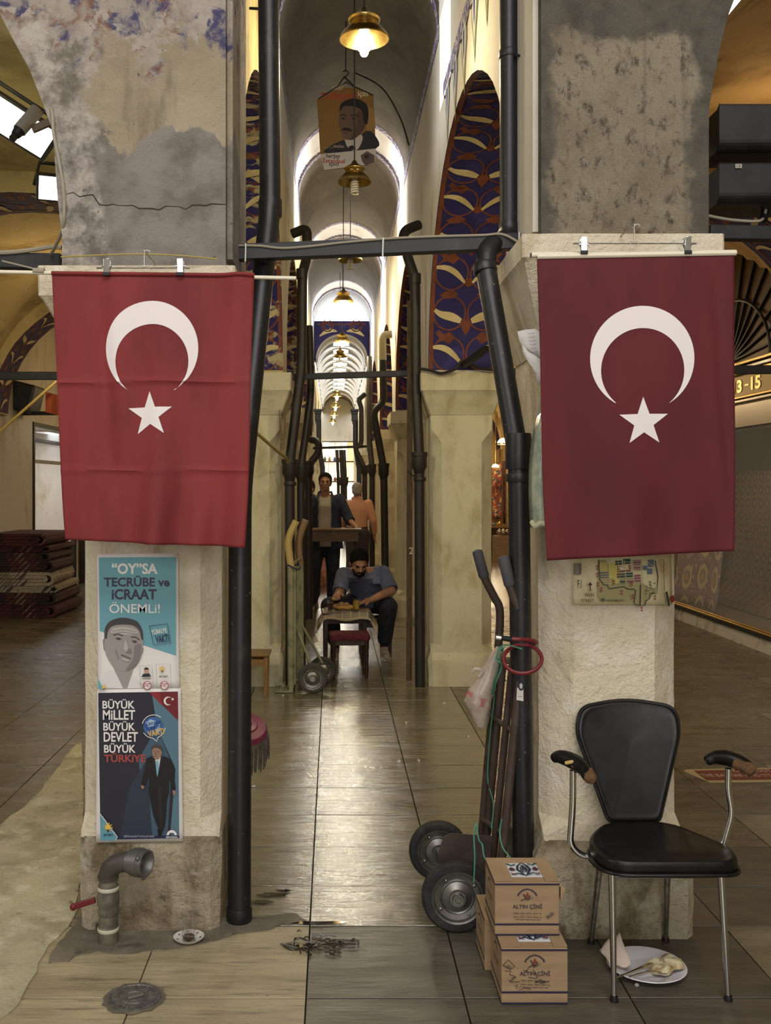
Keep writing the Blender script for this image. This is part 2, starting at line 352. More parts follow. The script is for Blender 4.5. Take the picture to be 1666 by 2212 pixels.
xs = [-6.08, -5.56, -5.04, -4.52, -4.0, -3.48, -2.96, -2.18, -1.66, -1.145, -.625, -.085, .41, .93, 1.42, 1.94, 2.47, 3.0, 3.53, 4.06, 4.6, 5.12, 5.64, 6.16]
ys = [-5, -4.1, -3.2, -2.3, -1.4, -.5, .45, .9, 1.35, 1.79, 2.23, 2.67, 3.11, 3.62] + [3.98+.433*i for i in range(60)]
ys = [y for y in ys if y < 30.5]
cells = []
for i in range(len(xs)-1):
    for j in range(len(ys)-1):
        x0, x1, y0, y1 = xs[i], xs[i+1], ys[j], ys[j+1]
        a = 0
        if y0 > 1.2:
            p = (VX+F*(x0+x1)/2/((y0+y1)/2), VY+F*EYE/((y0+y1)/2))
            if -60 < p[0] < 1726 and p[1] < 2300: a = (x1-x0)*(y1-y0)/((y0+y1)/2)**3
            if y0 > 12.3: a *= .2
        cells.append((a, x0, x1, y0, y1))
cells.sort(reverse=True)
rest = MB()
for n, (a, x0, x1, y0, y1) in enumerate(cells):
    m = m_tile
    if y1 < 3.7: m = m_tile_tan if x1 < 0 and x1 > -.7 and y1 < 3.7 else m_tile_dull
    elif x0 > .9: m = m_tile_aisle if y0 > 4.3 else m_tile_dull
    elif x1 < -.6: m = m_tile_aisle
    g = .0022
    if n < 296 and a > 0:
        o = bpy.data.objects.new('floor_slab', slab_mesh(m)); COL.objects.link(o); o.parent = floor
        o.location = ((x0+x1)/2, (y0+y1)/2, .026+random.uniform(-.0008, .0008)); o.scale = (x1-x0-g*2, y1-y0-g*3.6, .026)
        o.rotation_euler = (random.uniform(-.0012, .0012), random.uniform(-.0012, .0012), 0)
    else:
        rest.add([(x0+g, y0+g, 0), (x1-g, y0+g, 0), (x1-g, y1-g, 0), (x0+g, y1-g, 0), (x0+g, y0+g, -.026), (x1-g, y0+g, -.026), (x1-g, y1-g, -.026), (x0+g, y1-g, -.026)],
                 [(0, 1, 2, 3), (4, 5, 1, 0), (5, 6, 2, 1), (6, 7, 3, 2), (7, 4, 0, 3)])
r = rest.build('floor_slabs', m_tile, floor); r['kind'] = 'stuff'
def on_floor(h): return lambda x, y: Vector((x, y, h))
# poured strip of rough concrete beside the left pillar
edge = [FL(-60, 2212+40), FL(40, 2175), FL(95, 2060), FL(160, 1990), FL(176, 1900), FL(178, 1800), FL(176, 1600), FL(150, 1625), FL(115, 1672), FL(95, 1700), FL(60, 1740), FL(20, 1765), FL(-60, 1830), FL(-420, 2050)]
poly = []
for i, p in enumerate(edge):
    q = edge[(i+1) % len(edge)]
    for t in range(5):
        s = p.lerp(q, t/5); poly.append((s.x+random.uniform(-.008, .008), s.y+random.uniform(-.008, .008)))
cp = MB(); cp.prism(poly, lambda x, y, d: Vector((x, y, d)), .004, -.02); cp.build('concrete_strip', m_concrete, floor, label='rough cream concrete strip poured over the slabs')
m_cement = plaster('dark_cement_smear', S(104, 95, 79), [(S(132, 121, 100), 6, .45, .7, ONE, 3), (S(70, 62, 52), 12, .55, .75, ONE, 8)], ((20, .5, .015), (90, .5, .005)), .8)
cs = MB()
poly = [FL(*q) for q in ((95, 2080), (150, 2010), (165, 1985), (480, 1985), (640, 1975), (668, 1988), (560, 2010), (470, 2030), (395, 2046), (300, 2060), (210, 2058), (150, 2075))]
q_ = []
for i, p in enumerate(poly):
    for t in range(8):
        s = p.lerp(poly[(i+1) % len(poly)], t/8); d = noise.noise_vector(Vector((s.x*9, s.y*9, 1)))*.03+noise.noise_vector(Vector((s.x*30, s.y*30, 4)))*.012; q_.append((s.x+d.x, s.y+d.y))
cs.prism(q_, lambda x, y, d: Vector((x, y, d)), .003, -.01); cs.build('cement_patch', m_cement, floor, label='dark cement smeared around the pillar foot')
wp = MB()
for (u, v, a, b) in ((590, 1935, .06, .02), (560, 1950, .05, .016), (612, 1926, .03, .012), (690, 1996, .10, .016), (660, 2046, .035, .02), (745, 2035, .06, .012)):
    c = FL(u, v); wp.flat([(c.x+a*math.cos(t*.524)*(1+.25*math.sin(t*2.3+u)), c.y+b*math.sin(t*.524)*(1+.3*math.cos(t*1.7+v))) for t in range(12)], lambda x, y: Vector((x, y, .0046)))
wp.build('spilled_water', M('spilled_water', S(40, 38, 30), .03, spec=.8), floor)
# ---- arched walls
def arch_slab(name, mat, pos, c, spring, a, b, h0, h1, zbot, top, d0, d1, n=28, jit=0., kind=True, soffit=None, parent=None):
    mb = MB(); so = MB()
    A = [(c-a*math.cos(PI*i/n), spring+b*math.sin(PI*i/n)) for i in range(n+1)]
    ja = [(h+random.uniform(-jit, jit)*(0 if i in (0, n) else 1), z+random.uniform(-jit, jit)) for i, (h, z) in enumerate(A)]
    for d, fr in ((d0, ja), (d1, A)):
        for (ha, hb) in ((h0, c-a), (c+a, h1)):
            if hb-ha > 1e-4: mb.quad(pos(ha, d, zbot), pos(hb, d, zbot), pos(hb, d, top), pos(ha, d, top))
        for i in range(n): mb.quad(pos(*((fr[i][0], d, fr[i][1]))), pos(fr[i+1][0], d, fr[i+1][1]), pos(A[i+1][0], d, top), pos(A[i][0], d, top))
    for i in range(n): so.quad(pos(ja[i][0], d0, ja[i][1]), pos(ja[i+1][0], d0, ja[i+1][1]), pos(A[i+1][0], d1, A[i+1][1]), pos(A[i][0], d1, A[i][1]), smooth=True)
    for h in (h0, h1): mb.quad(pos(h, d0, zbot), pos(h, d1, zbot), pos(h, d1, top), pos(h, d0, top))
    for h in (c-a, c+a):
        if abs(spring-zbot) > 1e-4: mb.quad(pos(h, d0, zbot), pos(h, d1, zbot), pos(h, d1, spring), pos(h, d0, spring))
    for (ha, hb) in ((h0, c-a), (c+a, h1)):
        if hb-ha > 1e-4: mb.quad(pos(ha, d0, zbot), pos(hb, d0, zbot), pos(hb, d1, zbot), pos(ha, d1, zbot))
    mb.quad(pos(h0, d0, top), pos(h1, d0, top), pos(h1, d1, top), pos(h0, d1, top))
    o = mb.build(name, mat, parent); struct(o)
    s = so.build('arch_soffit', soffit or mat, o, sharp=60)
    return o
def pX(h, d, z): return Vector((h, d, z))
def pY(h, d, z): return Vector((d, h, z))
m_paint_blue = plaster('ultramarine_paint', S(34, 28, 92), [(S(52, 44, 116), 5, .5, .7, ONE, 2), (S(24, 20, 62), 9, .55, .75, ONE, 6)], ((40, .3, .005),), .8)
def worn(name, base, lo, hi):
    k = NT(name); c = k.co('pos'); out = k.mix(k.ramp(k.noise(c, 9, 8, .6, .6), lo, hi), base, k.mix(k.noise(c, 6), S(186, 172, 128), S(150, 136, 100)))
    return k.done(out, .85, k.bump(k.noise(c, 30, 6), .3, .006))
m_worn_blue = worn('flaking_ultramarine_paint', S(36, 30, 96), .5, .58)
m_rust = M('rust_red_paint', S(122, 62, 36), .8, 0, S(98, 46, 28), 8, mode='pos')
m_worn_rust = worn('flaking_rust_paint', S(118, 60, 38), .52, .6)
m_cream = M('cream_paint', S(206, 186, 132), .8, 0, S(182, 160, 106), 7, mode='pos')
def ornament(parent, pos, c, spring, a, b, d0, d1, mats, off=.004, n=160, s_lo=0.):
    """painted tulip and palmette bands laid along an arch soffit"""
    T = [PI*i/n for i in range(n+1)]; pts = [(c-a*math.cos(t), spring+b*math.sin(t)) for t in T]
    L = [0.]
    for i in range(n): L.append(L[-1]+math.hypot(pts[i+1][0]-pts[i][0], pts[i+1][1]-pts[i][1]))
    tot = L[-1]; wd = abs(d1-d0); sg = 1 if d1 > d0 else -1
    def at(s, side):
        s = min(max(s, 0), tot-1e-6)
        lo = 0; hi = n
        while hi-lo > 1:
            m = (lo+hi)//2
            if L[m] <= s: lo = m
            else: hi = m
        t = (s-L[lo])/(L[lo+1]-L[lo]); h = pts[lo][0]*(1-t)+pts[lo+1][0]*t; z = pts[lo][1]*(1-t)+pts[lo+1][1]*t
        return h, z
    def fn(o):
        def f(v, s):
            h, z = at(s, 0); dx = c-h; dz = spring-.2-z; l = math.hypot(dx, dz) or 1
            return pos(h+dx/l*o, d0+sg*(wd/2+v*wd), z+dz/l*o)
        return f
    mb = MB(); f1, f2 = fn(off), fn(off*1.8)
    nst = max(8, int(tot/.06))
    for v in (-.465, .465): mb.strip([(v, tot*i/nst) for i in range(nst+1)], .055, f1, 0)
    half = tot/2; cell = .62; kk = max(1, round(half/cell)); cell = half/kk
    for side in (0, 1):
        for q in range(kk):
            S0 = q*cell
            def g(f):
                return (lambda v, s: f(v, S0+s*cell)) if side == 0 else (lambda v, s: f(v, tot-(S0+s*cell)))
            g1, g2 = g(f1), g(f2)
            for m in (-1, 1):
                mb.strip(arc((m*.23, .20), .215, 0, 2*PI, 26, .21), .022, g1, 0)
                mb.strip(arc((m*.23, .70), .215, 0, 2*PI, 26, .21), .022, g1, 0)
                body = [(m*.14, .40), (m*.22, .47), (m*.30, .44), (m*.36, .50), (m*.41, .45), (m*.36, .40), (m*.38, .34), (m*.30, .36), (m*.22, .32)]
                mb.flat(body, g1, 0)
                body = [(m*.12, .93), (m*.20, .99), (m*.30, .97), (m*.38, .92), (m*.30, .88), (m*.20, .88)]
                mb.flat(body, g1, 0)
                line = [(m*(.05+.39*t), .08+.20*t+.07*math.sin(PI*t)) for t in [i/10 for i in range(11)]]
                mb.strip(line, .075, g2, 1, lambda t: .25+.95*math.sin(PI*min(1, t*.8+.05))*(1-.35*t))
                line = [(m*(.07+.36*t), .60+.17*t*t+.03*math.sin(PI*t*1.5)) for t in [i/10 for i in range(11)]]
                mb.strip(line, .105, g2, 1, lambda t: .2+1.0*math.sin(PI*min(1, .12+t*.75))*(1-.45*t))
            mb.flat([(0, .42), (.055, .50), (.07, .57), (.03, .60), (0, .64), (-.03, .60), (-.07, .57), (-.055, .50)], g1, 0)
            mb.flat([(0, .02), (.05, .05), (.06, .10), (0, .14), (-.06, .10), (-.05, .05)], g1, 0)
    return mb.build('painted_ornament', mats, parent)
# ---- front wall around the passage
def soffit_paint(o, *a, **k): return ornament([c for c in bpy.data.objects if c.parent == o and c.name.startswith('arch_soffit')][0], *a, **k)
wf = arch_slab('wall_front_left', m_front_left, pX, -2.52, 2.5, 1.55, 1.55, -6.2, -.385, 2.38, 7, 3.56, 4.16, 40, .012, soffit=m_wall_yellow)
soffit_paint(wf, pX, -2.52, 2.5, 1.55, 1.55, 3.72, 4.1, [m_worn_rust, m_cream, m_worn_blue])
crk = MB(); line = []
for i in range(25):
    t = i/24; line.append((-.955+t*.57, 2.63-.035*math.sin(t*2.6)+random.uniform(-.008, .008)+(.02 if t < .2 else 0)))
crk.strip(line, .0035, lambda x, z: Vector((x, 3.5585, z)), 0, lambda t: .4+.8*abs(math.sin(t*9))); crk.build('plaster_crack', M('crack', S(50, 42, 34), .9), wf)
wr = arch_slab('wall_front_right', m_front_right, pX, 2.745, 2.84, 1.405, 1.4, .742, 6.2, 2.48, 7, 3.55, 4.16, 40, .003, soffit=m_wall_amber)
arch_slab('wall_front_shade', m_wall_white, pX, .1785, 3.85, .555, .45, -.385, .742, 3.8, 7, 3.62, 4.155, 20)  # unseen lintel, lowered to keep the hall light off the vault
jm = MB(); jm.span((.722, 3.60, 2.52), (.7415, 4.15, 6.9)); struct(jm.build('trim_1', m_wall_white)); jm = MB(); jm.span((-.384, 3.60, 2.42), (-.364, 4.15, 6.9)); struct(jm.build('trim_3', m_front_left))
# ---- hall behind the camera (reflections and bounce)
for nm, lo, hi, mt in (('wall_rear', (-6.4, -5.2, 0), (6.4, -5, 7), m_wall_yellow), ('wall_left', (-6.4, -5, 0), (-6.2, 4.16, 7), m_wall_white), ('wall_right', (6.2, -5, 0), (6.4, 4.16, 7), m_wall_yellow), ('ceiling', (-6.4, -5.2, 7), (6.4, 4.16, 7.2), m_vault)):
    b = MB(); b.span(lo, hi); struct(b.build(nm, mt))
for nm, lo, hi in (('wall_front_side_left', (-6.2, 3.56, 0), (-4.07, 4.16, 2.38)), ('wall_front_side_right', (4.15, 3.55, 0), (6.2, 4.16, 2.48))):
    b = MB(); b.span(lo, hi); struct(b.build(nm, m_wall_white))
# ---- passage side walls with arches to the aisles
for k in range(len(PF)-1):
    h0 = PF[k]+.6; h1 = PF[k+1]+.6; e = PF[k+1]-.05; a = (e-h0)/2; c = (e+h0)/2
    for side, d0, d1 in (('right', XR, XRO), ('left', XL, XLO)):
        far = k > 3
        o = arch_slab('wall_passage_'+side, m_wall_white if side == 'right' else m_wall_yellow, pY, c, 2.52, a, 1.40, h0, h1, 2.5, 4.25, d0, d1, 28, .002, soffit=(m_paint_blue if side == 'right' else m_worn_blue) if not far else m_wall_white)
        if k < 4: soffit_paint(o, pY, c, 2.52, a, 1.40, d0, d1, [m_rust, m_cream] if side == 'right' else [m_worn_rust, m_cream])
segs = [(4.16, 6.4), (7.1, 10.6), (11.3, 14.7), (15.4, 18.8), (19.5, 20.6)]
def _border():
    k = NT('painted_blue_white_border'); c = k.co('pos'); w = k.n('TexVoronoi', feature='DISTANCE_TO_EDGE'); k.l(k.co('pos', (1, 1, 1)), w.inputs['Vector']); w.inputs['Scale'].default_value = 16
    out = k.mix(k.ramp(k.noise(c, 26, 3, .5, 1.5), .46, .54), S(186, 180, 188), S(66, 60, 126)); out = k.mix(k.ramp(k.noise(k.co('pos', ONE, (3, 1, 2)), 34, 2, .5, 1), .58, .64), out, S(126, 66, 60))
    return k.done(out, .8)
m_border = _border(); m_line = M('dark_plum_line', S(58, 40, 62), .8)
for i, (a, b) in enumerate(segs):
    for side, x0, x1 in (('right', XR, XRO), ('left', XLO, XL)):
        u = MB(); u.span((x0, a, 4.25), (x1, b, 5.75)); o = struct(u.build('wall_upper_'+side, m_wall_white))
        bd = MB(); xx = x0-.003 if side == 'right' else x1+.003
        bd.quad((xx, a, 4.80), (xx, b, 4.80), (xx, b, 4.90), (xx, a, 4.90)); bd.build('painted_border', m_border, o)
        bl = MB(); bl.quad((xx, a, 4.785), (xx, b, 4.785), (xx, b, 4.80), (xx, a, 4.80)); bl.build('painted_line', m_line, o)
    v = MB(); n = 26
    v.grid(lambda s, t: Vector((VC-VR*math.cos(PI*s), a+(b-a)*t, VS+VR*math.sin(PI*s))), n, 6)
    v.grid(lambda s, t: Vector((VC-(VR+.17)*math.cos(PI*s), a+(b-a)*t, VS+(VR+.17)*math.sin(PI*s))), n, 1)
    for y in (a, b): v.grid(lambda s, t: Vector((VC-(VR+.17*t)*math.cos(PI*s), y, VS+(VR+.17*t)*math.sin(PI*s))), n, 1, smooth=False)
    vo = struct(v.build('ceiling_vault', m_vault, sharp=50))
    bd = MB(); bl = MB()
    for y0, y1 in ((a+.02, a+.12), (b-.12, b-.02)):
        bd.grid(lambda s, t: Vector((VC-(VR-.004)*math.cos(PI*s), y0+(y1-y0)*t, VS+(VR-.004)*math.sin(PI*s))), n, 1)
    for y, q in ((a, -.003), (b, .003)):
        bd.grid(lambda s, t: Vector((VC-(VR+.01+.10*t)*math.cos(PI*s), y+q, VS+(VR+.01+.10*t)*math.sin(PI*s))), n, 1)
        bl.grid(lambda s, t: Vector((VC-(VR+.11+.015*t)*math.cos(PI*s), y+q, VS+(VR+.11+.015*t)*math.sin(PI*s))), n, 1)
    bd.build('painted_border', m_border, vo); bl.build('painted_line', m_line, vo)
for i, (a, b) in enumerate(GAPS):
    g = MB(); rr = VR+.02
    g.grid(lambda s, t: Vector((VC-rr*math.cos(PI*s), a-.01+(b-a+.02)*t, VS+rr*math.sin(PI*s))), 26, 2)
    for s in (-1, 1): g.span((XR if s > 0 else XLO, a, 4.9), (XRO if s > 0 else XL, b, 5.75))
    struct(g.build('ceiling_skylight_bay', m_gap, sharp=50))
    j = MB()
    for x0, x1 in ((XR+.004, XRO), (XLO, XL-.004)):
        j.span((x0, a, 4.25), (x1, a+.012, 4.95)); j.span((x0, b-.012, 4.25), (x1, b, 4.95)); j.span((x0, a, 4.235), (x1, b, 4.252))
    w = struct(j.build('window_%d' % (i+1), m_gap))
# painted cornice with pendants on the near right wall
pc = MB(); yy = [4.2+.1*i for i in range(27)]
q = lambda y, z: Vector((XR-.0035, y, z))
pc.strip([(y, 4.30) for y in yy], .09, q, 0)
for i in range(6):
    y = 4.45+.42*i
    pc.strip([(y+.20*math.cos(PI*t/10), 4.25-.0*t-.05*math.sin(PI*t/10)) for t in range(11)], .02, q, 1)
    pc.flat([(y-.11, 4.25), (y+.11, 4.25), (y+.12, 4.12), (y+.05, 4.0), (y, 3.84), (y-.05, 4.0), (y-.12, 4.12)], q, 2)
q2 = lambda y, z: Vector((XR-.005, y, z))
for i in range(6):
    y = 4.45+.42*i
    pc.flat([(y-.07, 4.24), (y+.07, 4.24), (y+.075, 4.14), (y, 3.96), (y-.075, 4.14)], q2, 3); pc.flat([(y-.03, 4.22), (y+.03, 4.22), (y+.02, 4.1), (y, 4.04), (y-.02, 4.1)], lambda a, b: Vector((XR-.0065, a, b)), 4)
struct(pc.build('trim_2', [m_border, m_line, M('sage_green_paint', S(120, 124, 84), .8), M('pale_paint', S(196, 190, 184), .8), M('blue_paint', S(48, 58, 128), .8)]))
# ---- lower vault beyond the cross wall
tw = arch_slab('wall_cross', m_paint_blue, pX, VC, 4.25, .53, .50, XL, XR, 4.2, 5.02, 20.6, 20.95, 20, soffit=m_wall_white)
om = MB(); q = lambda x, z: Vector((x, 20.594, z))
for s in (-1, 1):
    om.strip([(VC+s*(.10+.36*t), 4.80+.06*math.sin(PI*t)-.1*t) for t in [i/8 for i in range(9)]], .07, q, 1, lambda t: .3+math.sin(PI*t))
    for r0 in (.13, .2): om.strip(arc((VC+s*.3, 4.92), r0*.6, 0, 2*PI, 18), .02, q, 0)
    om.strip([(VC+s*.02, 4.95), (VC+s*.5, 4.95)], .03, q, 0)
om.build('painted_ornament', [m_rust, m_cream], tw)
m_daypane = M('daylight_pane', S(240, 244, 250), .5, emis=26, ecol=(.92, .96, 1, 1))
wn = MB(); wn.flat([(XL, 5.02), (XR, 5.02)]+[(VC+VR*math.cos(PI*i/12), 5.02+.44*math.sin(PI*i/12)) for i in range(13)], lambda x, z: Vector((x, 20.9, z))); w5 = struct(wn.build('window_5', m_daypane))
wb = MB(); wb.span((XL-.4, 20.92, 5.0), (XR+.4, 21.0, 5.9)); struct(wb.build('wall_cross_upper', m_wall_white))
lv = MB(); lv.grid(lambda s, t: Vector((VC-.56*math.cos(PI*s), 20.95+15.2*t, 4.25+.53*math.sin(PI*s))), 20, 8)
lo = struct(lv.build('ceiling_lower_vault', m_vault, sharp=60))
for i in range(11):
    y = 21.15+1.225*i; rb = MB()
    rb.grid(lambda s, t: Vector((VC-(.56-.06*t)*math.cos(PI*s), y, 4.25+(.53-.06*t)*math.sin(PI*s))), 18, 1, smooth=False)
    rb.grid(lambda s, t: Vector((VC-.50*math.cos(PI*s), y+.3*t, 4.25+.47*math.sin(PI*s))), 18, 1)
    ro = rb.build('vault_rib', m_gap, lo)
m_glow_pane = M('added_glow_pane', S(244, 246, 250), .5, emis=17, ecol=(.94, .97, 1, 1))  # glowing panes added under the low vault to give the floor its sheen
for i in range(9):
    y = 21.50+1.225*i; k = MB(); k.span((VC-.23, y, 4.755), (VC+.23, y+.82, 4.765)); w = struct(k.build('window_%d' % (6+i), m_glow_pane))  # added pane, numbered on after the real windows
    k = MB()
    for x in (VC-.24, VC+.24): k.span((x-.012, y-.02, 4.74), (x+.012, y+.84, 4.77))
    for q in (y-.01, y+.83): k.span((VC-.23, q-.012, 4.74), (VC+.23, q+.012, 4.77))
    k.build('glow_pane_frame', m_wall_white, w)
# ---- aisles
for side, x0, x1, mt, mtw in (('left', AL, XLO, m_wall_yellow, m_wall_white), ('right', XRO, AR, m_wall_amber, m_wall_amber)):
    mid = (x0+x1)/2; R = (x1-x0)/2
    for k in range(5):
        h0 = PF[k]+.6; h1 = PF[k+1]; yc = (h0+PF[k+1]-.05)/2; ya = (PF[k+1]-.05-h0)/2
        def hz(s, t):
            x = x0+(x1-x0)*s; y = h0+(h1-h0)*t
            zb = 2.62+1.50*math.sqrt(max(0, 1-((x-mid)/R)**2)); zc = 2.62+1.46*math.sqrt(max(0, 1-((y-yc)/(ya+.02))**2))
            return Vector((x, y, max(zb, zc)))
        v = MB(); v.grid(hz, 36, 36); struct(v.build('ceiling_aisle_'+side, mt, sharp=35))
        o = arch_slab('wall_arch_'+side, mt, pX, mid, 2.52, R-.05, 1.43, x0, x1, 2.5, 4.7, PF[k+1], PF[k+1]+.6, 26, .002, soffit=m_paint_blue)
        if k < 2: soffit_paint(o, pX, mid, 2.52, R-.05, 1.43, PF[k+1]+.02, PF[k+1]+.55, [m_rust, m_cream])
    b = MB(); b.span((x0 if side == 'left' else x0, 25.0, 0), (x1, 25.2, 4.7)); struct(b.build('wall_end_'+side, mtw))
# outer wall of the left aisle: a pilaster, then shop fronts; right aisle wall with its shop opening
b = MB(); b.span((AL-.3, 4.16, 0), (AL, 13.9, 4.7)); b.span((AL-.3, 13.9, 2.5), (AL, 16.2, 4.7)); b.span((AL-.3, 16.2, 0), (AL, 25, 4.7)); b.span((AL-1.3, 13.8, 0), (AL-1.2, 16.3, 2.6)); b.span((AL-1.2, 16.2, 0), (AL-.3, 16.3, 2.6)); b.span((AL-1.2, 13.8, 0), (AL-.3, 13.9, 2.6)); b.span((AL-1.2, 13.9, 2.5), (AL-.3, 16.2, 2.6))
struct(b.build('wall_shops_left', m_wall_white))
b = MB(); b.span((AR, 4.16, 0), (AR+.3, 6.2, 4.7)); b.span((AR, 6.2, 2.9), (AR+.3, 13.2, 4.7)); b.span((AR, 13.2, 0), (AR+.3, 25, 4.7)); b.span((AR+1.2, 6.1, 0), (AR+1.3, 13.3, 3)); b.span((AR+.3, 6.1, 0), (AR+1.2, 6.2, 3)); b.span((AR+.3, 13.2, 0), (AR+1.2, 13.3, 3)); b.span((AR+.3, 6.2, 2.9), (AR+1.2, 13.2, 3))
struct(b.build('wall_shops_right', m_wall_amber))
b = MB(); b.span((XL-.6, 36, 0), (XR+.6, 36.2, 5)); struct(b.build('wall_end', m_wall_white))
for s, x0, x1 in (('left', -1.6, XLO), ('right', XRO, 2.0)):
    b = MB(); b.span((x0, 25.2, 0), (x1, 36, 4.25)); struct(b.build('wall_far_'+s, m_wall_yellow))
# ---- pillars
def ring8(cx, cy, hw, hd, c, z):
    c = max(c, .004); return [Vector(p) for p in ((cx-hw+c, cy-hd, z), (cx+hw-c, cy-hd, z), (cx+hw, cy-hd+c, z), (cx+hw, cy+hd-c, z), (cx+hw-c, cy+hd, z), (cx-hw+c, cy+hd, z), (cx-hw, cy+hd-c, z), (cx-hw, cy-hd+c, z))]
def loft_rings(mb, R, sub=0., jit=0., seed=0.):
    if sub:
        out = []
        for a, b in zip(R, R[1:]):
            n = max(1, int(round((b[0].z-a[0].z)/sub)))
            for i in range(n): out.append([p.lerp(q, i/n) for p, q in zip(a, b)])
        out.append(R[-1]); fine = []
        for r in out:
            q = []
            for i in range(8):
                n = 5 if i % 2 == 0 else 2
                for k in range(n): q.append(r[i].lerp(r[(i+1) % 8], k/n))
            fine.append(q)
        c = sum((p for p in R[0]), Vector())/8
        for r in fine:
            for p in r:
                d = Vector((p.x-c.x, p.y-c.y, 0)).normalized(); f = noise.noise(p*4+Vector((seed, 0, 0)))*.6+noise.noise(p*13+Vector((seed, 3, 0)))*.4
                p += d*(f*jit)
        R = fine
    n = len(R[0]); vs = [p for r in R for p in r]
    mb.add(vs, [(i*n+k, i*n+(k+1) % n, (i+1)*n+(k+1) % n, (i+1)*n+k) for i in range(len(R)-1) for k in range(n)], 0, bool(sub))
    mb.add(R[-1], (tuple(range(n)),)); mb.add(R[0], (tuple(range(n))[::-1],))
def pillar(cx, front, z_cap, z_mid, z_neck, z_base, ext, ch, mats, fine, base_ext=.02, w=.5, d=.56, seed=0., cdx=0.):
    cy = front+d/2; hw, hd = w/2, d/2
    sh = MB(); loft_rings(sh, [ring8(cx, cy, hw, hd, .006, z_base), ring8(cx, cy, hw, hd, .012, z_base+.02), ring8(cx, cy, hw, hd, ch, z_base+.07), ring8(cx, cy, hw, hd, ch, z_neck-.22), ring8(cx, cy, hw, hd, .012, z_neck-.12), ring8(cx, cy, hw, hd, .006, z_neck)], .05 if fine else 0, .006, seed)
    o = struct(sh.build('pillar', mats[0], sharp=32))
    b = MB(); loft_rings(b, [ring8(cx, cy, hw+base_ext, hd+base_ext+.02, .03, 0.), ring8(cx, cy, hw+base_ext+.008, hd+base_ext+.024, .035, z_base-.05), ring8(cx, cy, hw+.003, hd+.003, .02, z_base+.004)], .04 if fine else 0, .012, seed+5)
    b.build('pillar_base', mats[1], o, sharp=35)
    c = MB(); loft_rings(c, [ring8(cx, cy, hw+.004, hd+.004, .01, z_neck), ring8(cx+cdx, cy, hw+ext-.01, hd+ext, .01, z_mid), ring8(cx+cdx, cy, hw+ext, hd+ext+.01, .008, z_mid+.01), ring8(cx+cdx, cy, hw+ext, hd+ext+.01, .008, z_cap)], .045 if fine else 0, .010 if fine else 0, seed+9)
    c.build('pillar_capital', mats[2] if len(mats) > 2 else mats[0], o, sharp=30)
    return o
pillar(-.663, 3.60, 2.375, 2.26, 2.06, .33, .095, .07, [m_stone, m_stone_dirty, m_stone], True, -.002, .504, seed=1., cdx=-.03)
pillar(1.005, 3.56, 2.475, 2.385, 2.09, .33, .10, .105, [m_stone, m_stone_dirty, m_stone], True, .026, .50, seed=4.)
for k in range(1, len(PF)):
    for s, cx in ((0, -.67), (1, 1.03)):
        pillar(cx, PF[k]+.02, 2.5, 2.35, 2.17, .26, .085, .09, [m_stone_far, m_stone_far, m_stone_far], k < 3, .015, .5, seed=k*3.+s)
# ================================================================== PIPES, BARS, CABLES
def pipe(label, pts, r, collars=(), mat=None, bend=.10, group=None, n=18, straps=()):
    """collars: (point, direction, length, radius factor); the pipe stands on its last point"""
    mat = mat or m_black_pipe; base = Vector(pts[-1])
    t = thing('drain_pipe', label, 'pipe', base, group=group)
    b = MB(); b.tube(fillet(pts, bend, 6), r, n); b.build('pipe', mat, t)
    for c, d, L, f in collars:
        c = Vector(c); d = Vector(d).normalized(); k = MB()
        if f > 1.25:
            q = d.to_track_quat('Z', 'Y').to_matrix()
            k.lathe([(r*.9, -L*.55), (r*1.02, -L*.5), (r*1.12, -L*.35), (r*f, -L*.2), (r*f, L*.3), (r*(f+.14), L*.32), (r*(f+.14), L*.5), (r*.9, L*.5)], c, 20, rot=q)
        else:
            q = d.to_track_quat('Z', 'Y').to_matrix()
            k.lathe([(r*.9, -L/2), (r*f*.97, -L/2), (r*f, -L*.4), (r*f, L*.4), (r*f*.97, L/2), (r*.9, L/2)], c, 20, rot=q)
        k.build('collar', mat, t)
    for a, bb in straps:
        k = MB(); k.tube([a, bb], .006, 6); k.build('bracket', mat, t)
    return t
Z = Vector((0, 0, 1))
def fp(px, Y): return Vector(((px-VX)*Y/F, Y, 0))
a = [P(579, -140, 4.05), P(584, 450, 4.05), P(519, 1060, 3.72), fp(517, 3.66)]
pipe('thick black drain pipe slanting down beside the left flag and poster pillar', a, .043, [(a[1]+Z*.0, Z, .07, 1.12), (P(578, 505, 4.03), a[1]-a[2], .02, 1.08), (a[3]+Z*.03, Z, .05, 1.1)], straps=[(P(579, 20, 4.05), P(540, 18, 4.1))])
a = [P(1101, -140, 3.93), P(1101, 515, 3.93), P(1052, 535, 3.83), P(1050, 580, 3.80), P(1120, 985, 3.62), fp(1133, 3.62)]
pipe('thick black drain pipe bending behind the right flag beside the two-wheeled carts', a, .039, [(P(1101, 498, 3.93), Z, .05, 1.12), (P(1101, 118, 3.93), Z, .03, 1.1), (P(1048, 580, 3.80), a[3]-a[4], .035, 1.15), (P(1120, 975, 3.62), Z, .13, 1.22), (P(1121, 1032, 3.62), Z, .03, 1.2)], bend=.07, straps=[(P(1101, 118, 3.93), P(1140, 122, 3.8))])
a = [P(632, 505, 8.2), P(664, 492, 8.15), P(663, 560, 8.1), P(653, 590, 8.0), P(652, 790, 8.0), P(626, 1000, 7.95), fp(627, 7.95)]
pipe('dark pipe with a bell joint standing behind the green hand truck', a, .040, [(P(652, 592, 8.0), Z, .08, 1.15), (P(626, 1015, 7.95), Z, .17, 1.5), (P(627, 1045, 7.95), Z, .03, 1.25)], m_far_pipe)
